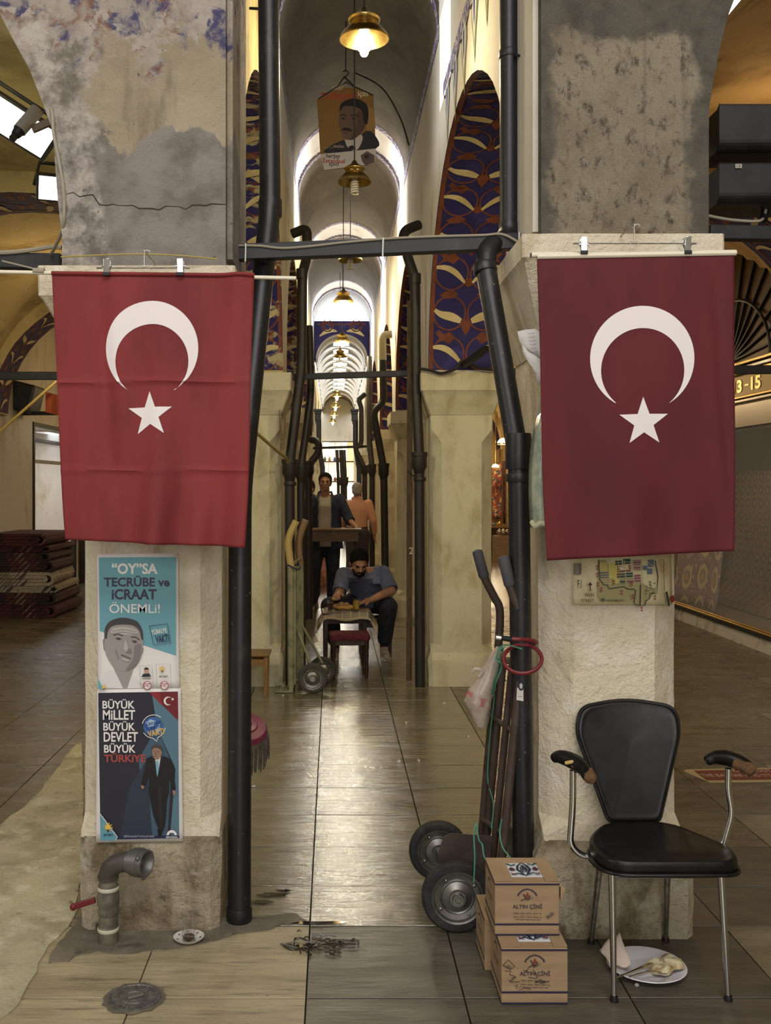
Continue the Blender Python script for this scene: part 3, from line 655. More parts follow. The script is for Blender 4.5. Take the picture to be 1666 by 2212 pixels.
a = [P(668, 705, 8.6), P(672, 850, 8.5), P(650, 1010, 8.4), fp(652, 8.4)]
pipe('thinner dark pipe squeezed behind the bell-jointed pipe at the hand truck', a, .033, [(P(651, 1022, 8.4), Z, .15, 1.5)], m_far_pipe)
a = [P(905, 486, 8.25), P(868, 500, 8.15), P(882, 560, 8.05), P(897, 600, 8.0), P(899, 850, 8.0), P(906, 985, 7.95), fp(908, 7.95)]
pipe('dark pipe with a bell joint in front of the second pillar on the right', a, .041, [(P(897, 602, 8.0), Z, .08, 1.15), (P(906, 1000, 7.95), Z, .17, 1.5), (P(907, 1035, 7.95), Z, .03, 1.25)], m_far_pipe, straps=[(P(905, 1036, 7.92), P(880, 1018, 7.9))])
a = [P(846, 722, 12.1), P(826, 724, 12.1), P(829, 870, 12.1), P(806, 888, 12.05), P(829, 1010, 12.0), fp(834, 12.0)]
pipe('dark zigzag pipe beside the third pillar on the right', a, .044, [(P(829, 1018, 12.0), Z, .19, 1.45)], m_far_pipe)
wt = MB(); wt.tube(fillet([P(847, 722, 12.1), P(826, 724, 12.1), P(827, 778, 12.1)], .1, 6), .047, 16)
wt.build('pipe_sleeve', M('cream_pipe_sleeve', S(170, 158, 124), .6), bpy.data.objects['drain_pipe.005'], label='cream upper sleeve')
a = [P(798, 770, 16.2), P(798, 955, 16.2), P(804, 1008, 16.1), fp(804, 16.1)]
pipe('dark pipe right of the old man in the striped shirt, fourth row', a, .045, [(P(804, 1016, 16.1), Z, .2, 1.45)], m_far_pipe, n=12)
a = [P(788, 852, 20.2), P(774, 864, 20.1), P(781, 880, 20.1), P(781, 960, 20.1), P(767, 968, 20.0), P(788, 1012, 19.9), fp(788, 19.9)]
pipe('dark double-bent pipe right behind the old man in the striped shirt', a, .05, [(P(788, 1016, 19.9), Z, .2, 1.4)], m_far_pipe, n=12)
a = [P(673, 790, 12.2), P(667, 950, 12.2), P(688, 952, 12.1), P(689, 978, 12.1), P(667, 1004, 12.0), fp(668, 12.0)]
pipe('dark swan-necked pipe left behind the walking man', a, .044, [(P(667, 1014, 12.0), Z, .2, 1.45)], m_far_pipe)
for i, (px, Y) in enumerate(((732, 33.0), (740, 31.0), (747, 29.2))):
    a = [P(px-4, 972, Y), P(px-1, 1030, Y), fp(px, Y)]
    pipe(('far pipe, leftmost of three in mid passage', 'far pipe between the other two in mid passage', 'far pipe, nearest of three in mid passage')[i], a, .055, [(P(px, 1040, Y), Z, .25, 1.4)], m_far_pipe, n=10, group='far pipes in mid passage')
for px, lab in ((687, 'slate blue rainwater hopper with its pipe, left side of the far passage'), (766, 'slate blue rainwater hopper with its pipe, right side of the far passage')):
    Y = 20.15; t = thing('rain_hopper', lab, 'pipe', fp(px, Y))
    k = MB(); w = .15
    for z0, z1, s in ((.0, .05, 1.15), (.05, .10, .95), (.10, .24, .82), (.24, .30, .6)):
        top = P(px, 884, Y).z; k.box((fp(px, Y).x, Y, top-(z0+z1)/2), (w*s, w*s, z1-z0))
    k.build('hopper', m_hopper, t, bevel=.008)
    k = MB(); k.tube([P(px+2, 905, Y), P(px+2, 965, Y), P(px+10, 1010, Y), fp(px+10, Y)], .05, 12); k.build('pipe', m_hopper, t)
def tie_bar(label, a, b, w, h, mat=m_bar):
    k = MB(); k.beam(a, b, w, h); o = k.build('tie_bar', mat, bevel=.004); return tag(o, label, 'beam')
B1a, B1b = P(506, 547, 3.86), P(1126, 522, 3.86)
tie_bar('black iron tie bar spanning the passage between the two flags', B1a, B1b, .05, .062)
tie_bar('black iron tie bar above the left flag, running out of the picture', P(-160, 562, 3.86), P(133, 566, 3.86), .05, .06)
tie_bar('black iron tie bar under the black floodlight, right of the right flag', P(1530, 503, 3.86), P(1800, 508, 3.86), .05, .055)
tie_bar('thin black tie bar across the passage at the second pillars', P(548, 817, 8.2), P(905, 806, 8.2), .05, .05)
tie_bar('black tie bar in the left aisle above the carpet shop', P(-60, 812, 8.2), P(466, 812, 8.2), .05, .065)
tie_bar('black tie bar in the right aisle below the striped lunette', P(1092, 806, 8.2), P(1774, 797, 8.2), .05, .07)
tie_bar('far black tie bar crossing the passage above the walking man', P(676, 968, 20.25), P(806, 964, 20.25), .05, .05)
def cable(label, pts, r, mat, smooth=True, name='electric_cable'):
    k = MB(); k.tube(smooth_path(pts, 8) if smooth else pts, r, 7); return tag(k.build(name, mat), label, 'cable')
y = 3.83
cable('pale cable lying along the iron tie bar between the flags', [P(508, 530, y), P(560, 531, y), P(610, 536, y), P(670, 532, y), P(740, 524, y), P(830, 516, y), P(930, 511, y), P(1040, 508, y), P(1085, 506, y), P(1122, 524, y-.02)], .005, m_cable)
for px, s in ((531, 1), (828, 1), (1122, 1)):
    cable({531: 'white cable tie at the left end of the iron tie bar', 828: 'white cable tie at the middle of the iron tie bar', 1122: 'white cable tie at the right end of the iron tie bar'}[px],
          [P(px, 545-(px-506)*.0403-17, 3.82), P(px-1, 545-(px-506)*.0403+20, 3.825), P(px, 545-(px-506)*.0403+19, 3.90), P(px, 545-(px-506)*.0403-16, 3.90), P(px, 545-(px-506)*.0403-17, 3.82)], .0035, m_tie, False, 'cable_tie')
cable('grey cable hanging down the ragged edge of the left arch', [P(98, 222, 3.62), P(112, 240, 3.55), P(116, 290, 3.54), P(128, 350, 3.54), P(138, 420, 3.54), P(136, 490, 3.56), P(118, 535, 3.7), P(110, 548, 3.82)], .006, m_cable)
cable('pale cable bundle on the tie bar above the left flag', [P(-160, 552, 3.83), P(0, 546, 3.83), P(60, 541, 3.83), P(112, 533, 3.83), P(133, 535, 3.83)], .009, m_cable)
cable('thin yellow wire stretched along the top of the left capital', [P(132, 555, 3.49), P(220, 551, 3.46), P(312, 549, 3.45), P(400, 553, 3.46), P(470, 560, 3.48)], .003, m_hose)
cable('yellow hose drooping from the left pillar to the second pipe', [P(538, 922, 5.6), P(560, 940, 6.2), P(600, 975, 7.2), P(617, 988, 7.7), P(623, 1000, 7.86)], .012, m_hose)
cable('black cable looping along the top of the second right pillar', [P(905, 796, 7.84), P(930, 800, 7.84), P(955, 806, 7.83), P(985, 796, 7.83), P(1000, 780, 7.83), P(1035, 795, 7.83), P(1085, 800, 7.83), P(1110, 800, 7.83)], .012, m_cable_dark)
cable('dark cable sagging under the right vault behind the hanging poster', [Vector((.70, 9.2, 4.75)), Vector((.62, 9.2, 5.0)), Vector((.45, 9.2, 5.28)), Vector((.2, 9.2, 5.42))], .007, m_cable_dark)
cable('grey flex from the black floodlight to the right tie bar', [P(1655, 452, 3.9), P(1650, 470, 3.9), P(1636, 478, 3.88), P(1590, 476, 3.88), P(1560, 472, 3.87), P(1530, 466, 3.86)], .006, m_cable)
# plank with the numeral
k = MB(); k.beam(P(884, 1470, 8.12), P(886, 650, 8.2), .045, .03, up=(0, 1, 0)); pl = tag(k.build('wooden_plank', M('old_brown_wood', S(92, 74, 48), .8, 0, S(62, 48, 30), 12, stretch=(6, 6, .6))), 'narrow old wooden plank leaning beside the second right pillar pipe', 'plank')
k = MB(); put_text(k, '2', 889, 1197, 898, 1182, lambda x, y: P(x-5, y, 8.10)); k.build('numeral', M('chalk_paint', S(190, 184, 160), .8), pl)
k = MB(); k.beam(P(1000, 790, 7.86), P(1052, 752, 7.6), .045, .045); tag(k.build('iron_brace', m_bar), 'grey iron strut slanting across the painted arch, second right pillar', 'beam')
# folded cardboard wedged by the second left pillar
k = MB()
for i in range(4):
    k.grid(lambda s, t: P(604+13*s, 912+58*math.sin(PI*s)-i*9, 7.84+.10*t), 10, 1)
tag(k.build('folded_cardboard', M('brown_cardboard', S(104, 82, 52), .8), solid=.006), 'folded brown cardboard wedged behind the second left pillar pipe', 'cardboard')
# ================================================================== FLAGS
def _flag(name, a, b):
    k = NT(name); c = k.co('gen'); wv = k.n('TexNoise'); k.l(k.co('pos', (600, 1, 600)), wv.inputs[0]); wv.inputs['Scale'].default_value = 1
    col = k.mix(k.ramp(k.noise(k.co('pos', (1, 1, .35)), 5, 5), .35, .7), a, b); k.done(col, .75, k.bump(wv.outputs[0], .12, .001))
    tr = k.n('BsdfTranslucent'); k.l(col, tr.inputs[0]); ms = k.n('MixShader'); ms.inputs[0].default_value = .22
    out = [n for n in k.t.nodes if n.type == 'OUTPUT_MATERIAL'][0]; k.l(k.b.outputs[0], ms.inputs[1]); k.l(tr.outputs[0], ms.inputs[2]); k.l(ms.outputs[0], out.inputs[0]); return k.m
m_flag_l = _flag('red_flag_cloth', S(154, 47, 46), S(130, 36, 38)); m_flag_r = _flag('crimson_flag_cloth', S(116, 26, 36), S(98, 20, 30))
def flag(label, quad, Y0, disp, mat, cres, star, hem):
    (tl, tr, br, bl) = quad
    def at(u, v):
        x = (tl[0]*(1-u)+tr[0]*u)*(1-v)+(bl[0]*(1-u)+br[0]*u)*v; y = (tl[1]*(1-u)+tr[1]*u)*(1-v)+(bl[1]*(1-u)+br[1]*u)*v
        return x, y
    x0, x1, y0, y1 = tl[0], tr[0], tl[1], bl[1]
    def surf(px, py, o=0.):
        u = (px-x0)/(x1-x0); v = (py-y0)/(y1-y0); p = P(px, py, Y0); p.y += disp(u, v)-o
        p.x += .004*math.sin(v*7+u*3)*(1 if u < .03 or u > .97 else 1)*v; return p
    k = MB(); k.grid(lambda u, v: surf(*at(u, v)), 70, 90); f = k.build('flag', mat, solid=.0016); tag(f, label, 'flag')
    # crescent and star are sewn on: they follow the folds
    (ox, oy, orx, ory), (ix, iy, irx, iry), tipA = cres
    k = MB(); n = 72
    def pt(c, rx, ry, a): return (c[0]+rx*math.sin(a), c[1]-ry*math.cos(a))
    amax = tipA; bmax = None
    tip = pt((ox, oy), orx, ory, amax); bmax = math.atan2((tip[0]-ix)/irx, -(tip[1]-iy)/iry)
    if bmax < 0: bmax += 2*PI
    def cr(s, t):
        a = pt((ox, oy), orx, ory, amax*(2*s-1)); b = pt((ix, iy), irx, iry, bmax*(2*s-1)); return surf(a[0]*(1-t)+b[0]*t, a[1]*(1-t)+b[1]*t, .0024)
    k.grid(cr, n, 6); k.build('crescent', m_white_flag, f, label='white crescent')
    k = MB(); c, out, tlt = star; pts = []
    for i in range(10):
        r = out if i % 2 == 0 else out*.40; a = PI*i/5+tlt; pts.append((c[0]+r*math.sin(a), c[1]-r*math.cos(a)))
    for i in range(10):
        p, q = pts[i], pts[(i+1) % 10]; k.grid(lambda s, t: surf(c[0]+(p[0]+(q[0]-p[0])*s-c[0])*t, c[1]+(p[1]+(q[1]-p[1])*s-c[1])*t, .0024), 3, 5)
    k.build('star', m_white_flag, f, label='white star')
    k = MB(); (hy0, hy1) = hem
    k.grid(lambda u, v: surf(at(u, 0)[0], at(u, 0)[1]-hy0+(hy0+hy1)*v, .004+.006*math.sin(PI*v)), 40, 6); k.build('sleeve_hem', mat if hy1 > 6 and hy0 < 2 else m_rod, f)
    return f
def dl(u, v):
    g = v**.8
    return 2.0*(.010*math.sin(u*9+.6)*g+.005*math.sin(u*31+v*1.3)*v*(1-u*.3)+.007*math.sin(u*17+v*2)*g+.012*math.sin(u*4.2+v*1.4)*v+.012*math.exp(-((u-.22-.10*v)/.05)**2)*(1-v)*v*3.2
            - .012*math.exp(-((u-.93+.18*v)/.06)**2)*(1-v)-.004*math.exp(-((v-.41)/.006)**2)-.003*math.exp(-((v-.74)/.006)**2)+.010*math.sin(u*26+v*5)*max(0, v-.7)*1.6)
def dr(u, v):
    return 1.4*(.006*math.sin(u*8+.3)*v+.010*math.exp(-((u-.45-.25*v)/.10)**2)*v*v+.006*math.sin(u*19+v*3)*max(0, v-.6)*1.5-.012*math.exp(-((u-1)/.10)**2)*v
            +.010*math.exp(-((u-.9-.1*v)/.03)**2)*v*(1-v)*2)
flag('slightly brighter red flag hanging on a thin rod over the left pillar', ((112, 586), (550, 591), (533, 1182), (130, 1167)), 3.30, dl, m_flag_l, ((327.5, 753, 101.5, 103), (328.5, 781, 79.5, 81), 2.62), ((326.5, 896), 50.5, -.03), (0, 9))
flag('deep crimson flag with a cream top sleeve over the right pillar', ((1160, 556), (1587, 548), (1586, 1190), (1180, 1211)), 3.30, dr, m_flag_r, ((1388, 774, 113, 113), (1389, 800, 90, 91), 2.60), ((1391.5, 912), 55, -.02), (7, 4))
k = MB(); k.tube([P(-200, 583, 3.325), P(640, 601, 3.325)], .0065, 10); tag(k.build('flag_rod', m_rod), 'thin white rod carrying the left red flag', 'rod')
k = MB(); k.tube([P(72, 585, 3.325), P(96, 586, 3.325)], .0105, 10); k.tube([P(0, 580, 3.325)+Vector((0, .02, .03)), P(88, 584, 3.325)], .003, 6)
k.build('rod_knot', m_cable, bpy.data.objects['flag_rod'])
k = MB(); k.tube([P(1148, 551, 3.325), P(1590, 546, 3.325)], .010, 12); fr = tag(k.build('flag_rod', m_rod), 'cream rod inside the top sleeve of the right crimson flag', 'rod')
k = MB(); k.box(P(1152, 551, 3.325), (.018, .014, .012)); k.build('rod_end', m_black, fr)
def clip_hanger(label, xa, xb, xh, yb, yh, yc, Y):
    t = thing('clip_hanger', label, 'hanger', P(xh, yb, Y))
    k = MB(); k.tube([P(xa-8, yb, Y), P(xb+8, yb-.0*Y, Y)], .0022, 6); k.tube([P(xa-22 if xa < xh else xa, yb, Y), P(xa-10, yb, Y)], .0032, 6); k.tube([P(xb+10, yb, Y), P(xb+20, yb, Y)], .0032, 6); k.build('wire_bar', m_steel, t)
    k = MB(); q = P(xh, yh, Y); k.tube([q+Vector((.0, -.004, -.002)), q+Vector((0, .20, -.002))], .0025, 6); k.build('nail', m_steel, t)
    h = P(xh, yb, Y); top = P(xh, yh, Y); k = MB(); L = top.z-h.z
    k.tube([h+Vector((-.014, 0, -.006)), h+Vector((-.014, 0, .008)), h+Vector((.014, 0, .008)), h+Vector((.014, 0, -.006))], .0018, 6)
    k.tube([h+Vector((0, 0, .006)), h+Vector((0, 0, L*.6))]+[top+Vector((.010-.010*math.cos(a)-.0, 0, -.012+.012*math.sin(a))) for a in (.0, .5, 1., 1.57, 2.1, 2.7)], .0020, 6); k.build('hook', m_chrome_worn, t)
    for x in (xa, xb):
        c = P(x, yc, Y); k = MB(); k.box(c+Vector((0, -.006, .006)), (.021, .006, .052), Matrix.Rotation(.12, 3, 'X')); k.box(c+Vector((0, .012, .006)), (.021, .004, .050), Matrix.Rotation(-.12, 3, 'X')); k.tube([c+Vector((-.016, 0, .008)), c+Vector((.016, 0, .008))], .005, 8)
        o = k.build('clip', m_chrome, t, bevel=.0015); k = MB(); k.box(c+Vector((0, -.009, -.020)), (.024, .008, .012)); k.build('clip_pad', m_black, o, bevel=.002)
clip_hanger('chrome clip hanger holding the top of the left red flag', 231, 390, 312, 579, 540, 580, 3.296)
clip_hanger('chrome clip hanger holding the top of the right crimson flag', 1261, 1485, 1370, 526, 484, 533, 3.296)
# ================================================================== POSTERS AND PAPERS
PM = {}
def ink(r, g, b):
    if (r, g, b) not in PM: PM[(r, g, b)] = M('print_%d_%d_%d' % (r, g, b), S(r, g, b), .55)
    return PM[(r, g, b)]
class Print:
    """flat print on a sheet: every layer lies a hair above the one before"""
    def __init__(s, surf, step=.00025): s.mb = MB(); s.mats = []; s.surf = surf; s.k = 0; s.step = step; s.smooth = False
    def _m(s, c):
        m = ink(*c)
        if m not in s.mats: s.mats.append(m)
        return s.mats.index(m)
    def _f(s):
        s.k += 1; o = .0012+s.k*s.step; return lambda x, y: s.surf(x, y, o)
    def poly(s, c, pts):
        if s.smooth and len(pts) >= 6:
            n = len(pts); q = smooth_path([Vector((*p, 0)) for p in list(pts)+[pts[0]]], 4)[:-1]; pts = [(p.x, p.y) for p in q]
        s.mb.flat(pts, s._f(), s._m(c))
    def line(s, c, pts, w, taper=None): s.mb.strip(pts, w, s._f(), s._m(c), taper)
    def disc(s, c, x, y, r, ry=None, n=24): s.poly(c, arc((x, y), r, 0, 2*PI*(1-1/n), n-1, ry))
    def text(s, c, t, x0, y0, x1, y1, bold=.02, rot=0, spacing=1.): put_text(s.mb, t, x0, y1, x1, y0, s._f(), s._m(c), bold, rot, spacing)
    def build(s, parent, name='print'): return s.mb.build(name, s.mats, parent)
def bulb_logo(p, x, y, r):
    for i in range(8):
        a = PI*i/4+.2; p.poly((214, 168, 52), [(x+r*1.25*math.cos(a), y+r*1.25*math.sin(a)), (x+r*.7*math.cos(a+.3), y+r*.7*math.sin(a+.3)), (x+r*.7*math.cos(a-.3), y+r*.7*math.sin(a-.3))])
    p.disc((222, 184, 70), x, y, r*.62); p.poly((52, 44, 40), [(x-r*.25, y+r*.55), (x+r*.25, y+r*.55), (x+r*.2, y+r*1.15), (x-r*.2, y+r*1.15)])
def z1(*pts): return [(140+a*.3164, 1160+b*.3164) for a, b in pts]
YP = 3.584
def psurf(wave, Y=YP):
    return lambda x, y, o=0.: P(x, y, Y)+Vector((0, -o-wave(x, y), 0))
sf = psurf(lambda x, y: .003)
def sheet(name, quad, surf, mat, label, cat, n=(10, 14)):
    (tl, tr, br, bl) = quad; k = MB()
    k.grid(lambda u, v: surf((tl[0]*(1-u)+tr[0]*u)*(1-v)+(bl[0]*(1-u)+br[0]*u)*v, (tl[1]*(1-u)+tr[1]*u)*(1-v)+(bl[1]*(1-u)+br[1]*u)*v, 0.), *n)
    return tag(k.build(name, mat, solid=.001), label, cat)
o1 = sheet('poster', ((210, 1197), (385, 1195), (388, 1489), (213, 1491)), sf, m_paper, 'teal and white paper poster with a large portrait, taped below the left flag', 'poster')
p = Print(sf); teal = (98, 160, 174); dark = (60, 54, 86); wh = (224, 220, 216)
p.poly(teal, [(214, 1204), (381, 1203), (381, 1416), (216, 1363)])
p.text(wh, '“OY”SA', 242, 1216, 341, 1240, .03); p.text(dark, 'TECRÜBE ve', 225, 1243, 367, 1267, .03); p.text(dark, 'iCRAAT', 242, 1272, 339, 1295, .03); p.text(wh, 'ÖNEMLi!', 237, 1300, 346, 1324, .008); p.smooth = True
G = [(150, 142, 138), (176, 168, 162), (122, 114, 112), (92, 86, 86), (66, 62, 64), (198, 190, 184)]
p.poly((214, 208, 206), z1((236, 1028), (246, 960), (320, 905), (400, 985), (470, 950), (505, 1000), (512, 1030)))
p.poly(G[0], z1((330, 880), (400, 1030), (430, 1030), (470, 900)))
p.poly(G[2], z1((262, 700), (275, 690), (285, 790), (268, 765))); p.poly(G[2], z1((540, 760), (530, 740), (522, 815), (534, 790)))
p.poly(G[0], z1((276, 690), (288, 620), (330, 585), (400, 575), (470, 582), (515, 620), (538, 690), (532, 770), (518, 835), (480, 890), (430, 915), (390, 915), (330, 880), (288, 810), (272, 750)))
p.poly(G[4], z1((272, 690), (278, 620), (310, 575), (370, 552), (430, 552), (495, 575), (530, 630), (538, 700), (524, 690), (512, 640), (470, 604), (400, 596), (330, 606), (300, 640), (290, 690)))
p.poly(G[1], z1((330, 620), (400, 610), (480, 625), (500, 660), (400, 665), (320, 655))); p.line(G[2], z1((320, 660), (400, 648), (500, 662)), 1.4); p.line(G[2], z1((330, 640), (410, 630), (490, 645)), 1.0)
p.line(G[4], z1((335, 668), (370, 660), (400, 672)), 2.4); p.line(G[4], z1((455, 680), (490, 682), (512, 700)), 2.4)
for q in (((345, 690), (370, 682), (395, 694), (370, 702)), ((458, 706), (482, 702), (502, 714), (480, 722))): p.poly(G[3], z1(*q))
for c in ((372, 692), (482, 712)): p.disc((30, 28, 30), *z1(c)[0], 1.5, n=10)
p.poly(G[1], z1((418, 690), (440, 760), (452, 782), (420, 780), (404, 760))); p.poly(G[2], z1((440, 755), (462, 775), (452, 792), (420, 786)))
p.line(G[3], z1((388, 800), (420, 812), (455, 828)), 2.2); p.poly(G[1], z1((395, 818), (450, 840), (430, 848), (396, 834))); p.poly(G[2], z1((480, 740), (520, 730), (512, 820), (478, 880), (420, 905), (470, 830)))
p.line(G[2], z1((350, 760), (362, 800), (372, 830)), 1.6)
p.smooth = False; p.line((44, 60, 80), z1((582, 604), (705, 590), (728, 722), (612, 734), (582, 604)), 1.2); p.text(wh, 'TÜRKiYE', 328, 1356, 361, 1368, .02, -.18); p.text((36, 52, 84), 'VAKTi', 337, 1370, 366, 1387, .03, -.12)
for x0, x1, y0 in ((303, 330, 1438), (338, 369, 1434)):
    p.line((150, 146, 142), [(x0, y0), (x1, y0-2), (x1+3, 1485), (x0+3, 1486), (x0, y0)], .6)
    p.disc((170, 70, 66), (x0+x1)/2+3, 1479, 9, n=20); p.disc(wh, (x0+x1)/2+3, 1479, 7.6, n=20); p.text((160, 60, 58), 'EVET', (x0+x1)/2-4, 1474, (x0+x1)/2+10, 1483, .02, .12)
p.poly((36, 40, 54), [(307, 1461), (311, 1454), (324, 1453), (328, 1460)]); p.disc((186, 144, 120), 318, 1447, 5.2, 6.6, 14); p.poly((56, 44, 38), arc((318, 1445), 5.4, PI, 2*PI, 8, 5)); p.text((60, 56, 58), 'CUMHURBASKANI', 308, 1463, 328, 1466, 0)
bulb_logo(p, 352, 1443, 6); p.text((52, 48, 52), 'AK PARTi', 345, 1457, 365, 1462, .02)
p.poly(teal, [(214, 1463), (226, 1487), (215, 1487)]); bulb_logo(p, 227, 1482, 5)
p.build(o1)
o2 = sheet('poster', ((211, 1489), (391, 1486), (396, 1816), (208, 1819)), psurf(lambda x, y: .0048), m_paper, 'dark paper poster with a walking man in a suit, lower on the left pillar', 'poster')
p = Print(psurf(lambda x, y: .0048))
p.poly((40, 40, 52), [(213, 1496), (385, 1493), (388, 1809), (218, 1812)])
p.poly((78, 116, 136), [(329, 1497), (385, 1540), (388, 1809), (368, 1809), (380, 1660), (340, 1570)]); p.poly((62, 88, 110), [(300, 1640), (340, 1570), (372, 1650), (362, 1809), (318, 1810)]); p.poly((44, 52, 70), [(280, 1700), (318, 1640), (330, 1810), (260, 1811)]); p.poly((34, 40, 80), [(240, 1806), (388, 1803), (388, 1809), (238, 1812)])
p.poly((116, 26, 34), [(324, 1495), (385, 1493), (386, 1556)]); p.poly((146, 34, 40), [(324, 1495), (345, 1494), (352, 1524)])
for i, (t, x1) in enumerate((('BÜYÜK', 292), ('MiLLET', 293), ('BÜYÜK', 293), ('DEVLET', 299), ('BÜYÜK', 294))):
    p.text(wh, t, 222.5+i*.9, 1509+i*23.7, x1, 1530+i*23.7, .02)
p.text((168, 66, 58), 'TÜRKiYE', 226, 1625, 316, 1645, .03)
p.disc((222, 218, 214), 364, 1513, 9.4, n=26); p.disc((116, 26, 34), 366.5, 1513, 7.6, n=26); p.poly((222, 218, 214), [(374+(4.0 if i % 2 == 0 else 1.6)*math.sin(PI*i/5), 1509-(4.0 if i % 2 == 0 else 1.6)*math.cos(PI*i/5)) for i in range(10)])
p.line(wh, arc((333, 1568), 25, -2.9, -.9, 18), 1.6); p.line(wh, arc((333, 1568), 25, .1, 1.2, 10)+[(340, 1600), (330, 1592)]+arc((333, 1568), 25, 1.75, 2.6, 8), 1.6)
p.disc((52, 96, 168), 332, 1568, 21, n=30); p.poly((150, 178, 208), [(316, 1560), (326, 1552), (338, 1556), (334, 1566), (322, 1570)]); p.poly((150, 178, 208), [(336, 1574), (346, 1562), (350, 1572), (342, 1584)])
p.text((28, 42, 110), 'DÜNYADA', 313, 1556, 349, 1565, .02, -.2); p.text((28, 42, 110), 'TÜRKiYE', 316, 1566, 350, 1574, .02, -.2); p.text((206, 160, 60), 'VAKTi', 320, 1574, 356, 1587, .04, -.2)
p.smooth = True; sk = (150, 112, 92); su = (26, 24, 28); su2 = (36, 34, 38)
p.poly(su, z1((590, 1960), (640, 1990), (668, 2034), (640, 2036), (620, 1990), (640, 1900))) if False else None
p.poly(su, z1((562, 1505), (605, 1490), (660, 1490), (722, 1512), (745, 1600), (760, 1720), (738, 1722), (716, 1640), (716, 1730), (700, 1800), (695, 1900), (680, 1990), (648, 1985), (612, 1900), (590, 1800), (578, 1735), (578, 1630), (548, 1690), (526, 1685), (548, 1590)))
p.poly((18, 16, 20), z1((636, 1985), (672, 1988), (668, 2012), (660, 2034), (642, 2034), (640, 2010))); p.poly(su2, z1((640, 1700), (664, 1700), (672, 1900), (660, 1980), (648, 1900)))
p.poly((206, 204, 206), z1((622, 1508), (660, 1494), (656, 1560), (636, 1630), (622, 1560))); p.poly((112, 168, 190), z1((628, 1520), (642, 1520), (650, 1590), (636, 1624), (624, 1590)))
p.poly(su2, z1((605, 1494), (622, 1508), (634, 1630), (610, 1570))); p.poly(su2, z1((660, 1494), (678, 1500), (660, 1580), (638, 1630)))
p.poly(sk, z1((600, 1452), (604, 1428), (634, 1414), (662, 1428), (668, 1462), (660, 1492), (640, 1512), (618, 1506), (604, 1484))); p.poly((74, 62, 58), z1((598, 1456), (602, 1424), (632, 1412), (664, 1424), (668, 1460), (656, 1444), (630, 1432), (608, 1438)))
p.line((70, 50, 44), z1((608, 1458), (622, 1456)), .8); p.line((70, 50, 44), z1((632, 1456), (650, 1458)), .8); p.poly((120, 86, 70), z1((624, 1458), (632, 1478), (620, 1480))); p.line((96, 60, 54), z1((614, 1490), (638, 1490)), .8)
p.poly(sk, z1((524, 1684), (548, 1690), (546, 1708), (532, 1712))); p.poly(sk, z1((738, 1722), (762, 1720), (760, 1750), (746, 1754)))
p.smooth = False; p.poly((88, 150, 170), [(219, 1755), (256, 1807), (250, 1812), (219, 1812)]); p.line(wh, [(219, 1755), (256, 1805), (252, 1811)], 1.4); bulb_logo(p, 236, 1783, 9); p.text((30, 30, 36), 'AK PARTi', 226, 1797, 246, 1802, .02)
p.text((178, 176, 180), '#DünyadaTürkiyeVakti', 270, 1800, 335, 1806, 0); p.poly(wh, arc((373, 1800), 11, PI, 2*PI, 12)+[(373+6, 1800), (373+4, 1795), (373-4, 1795), (373-6, 1800)]); p.text(wh, 'ERDOĞAN', 361, 1801, 385, 1806, .02)
p.build(o2)
# hanging poster in the vault
Yh = 8.3
def hs(x, y, o=0.): return P(x, y, Yh)+Vector((0, -o, 0))
def z2(*pts): return [(500+a*.396, b*.396) for a, b in pts]
k = MB(); outl = z2((467, 545), (580, 480), (640, 478), (700, 482), (774, 520), (790, 835), (770, 900), (505, 932), (485, 840))
k.prism(outl, lambda x, y, d: hs(x, y, d), .001, -.002)
t = tag(k.build('hanging_poster', M('mustard_print', S(140, 100, 40), .6)), 'mustard yellow portrait poster hanging on a hook in the vault', 'poster')
p = Print(hs, .0004); hr = (24, 20, 22); fa = (108, 82, 66)
p.text((186, 60, 36), 'TÜRKiYE', 692, 199, 769, 216, .03, .03); p.text((214, 200, 170), 'için', 773, 197, 795, 211, .02, .03); p.text((214, 190, 150), 'HERŞEY', 718, 187, 742, 196, .02)
p.smooth = True; p.poly((160, 120, 54), z2((700, 560), (780, 600), (786, 700), (740, 720), (730, 620)))
p.poly((34, 32, 42), z2((503, 832), (520, 810), (610, 765), (660, 790), (735, 715), (788, 745), (790, 810), (560, 834)))
p.poly((190, 182, 176), z2((618, 765), (700, 735), (716, 760), (690, 815), (660, 820), (632, 800))); p.poly((24, 24, 32), z2((640, 800), (662, 792), (680, 816), (640, 820)))
p.poly(fa, z2((588, 640), (600, 580), (650, 560), (720, 580), (738, 640), (725, 700), (690, 745), (640, 765), (606, 745), (592, 700), (584, 676)))
p.poly((84, 62, 50), z2((690, 600), (738, 640), (725, 700), (690, 745), (650, 764), (680, 690)))
p.poly(hr, z2((588, 610), (600, 565), (650, 540), (700, 545), (740, 575), (748, 630), (740, 680), (722, 660), (714, 610), (680, 585), (620, 580), (598, 600)))
p.line(hr, z2((592, 632), (612, 626), (628, 634)), 2.4); p.line(hr, z2((650, 634), (670, 626), (694, 636)), 2.4); p.poly((40, 30, 28), z2((596, 646), (612, 642), (622, 650), (608, 654))); p.poly((40, 30, 28), z2((654, 648), (670, 644), (682, 652), (668, 656)))
p.poly((112, 84, 66), z2((618, 650), (612, 694), (636, 698), (636, 680))); p.poly(hr, z2((598, 712), (620, 696), (648, 704), (660, 722), (630, 714))); p.line((90, 50, 44), z2((606, 724), (640, 726)), 1.6)
p.smooth = False; p.text((176, 166, 150), 'ERDOĞAN', 721, 313, 743, 320, .02, .03); p.text((150, 140, 128), 'RECEP TAYYİP', 700, 317, 720, 322, 0, .03)
p.poly((196, 190, 184), z2((486, 842), (560, 836), (789, 812), (788, 846), (770, 898), (506, 930)))
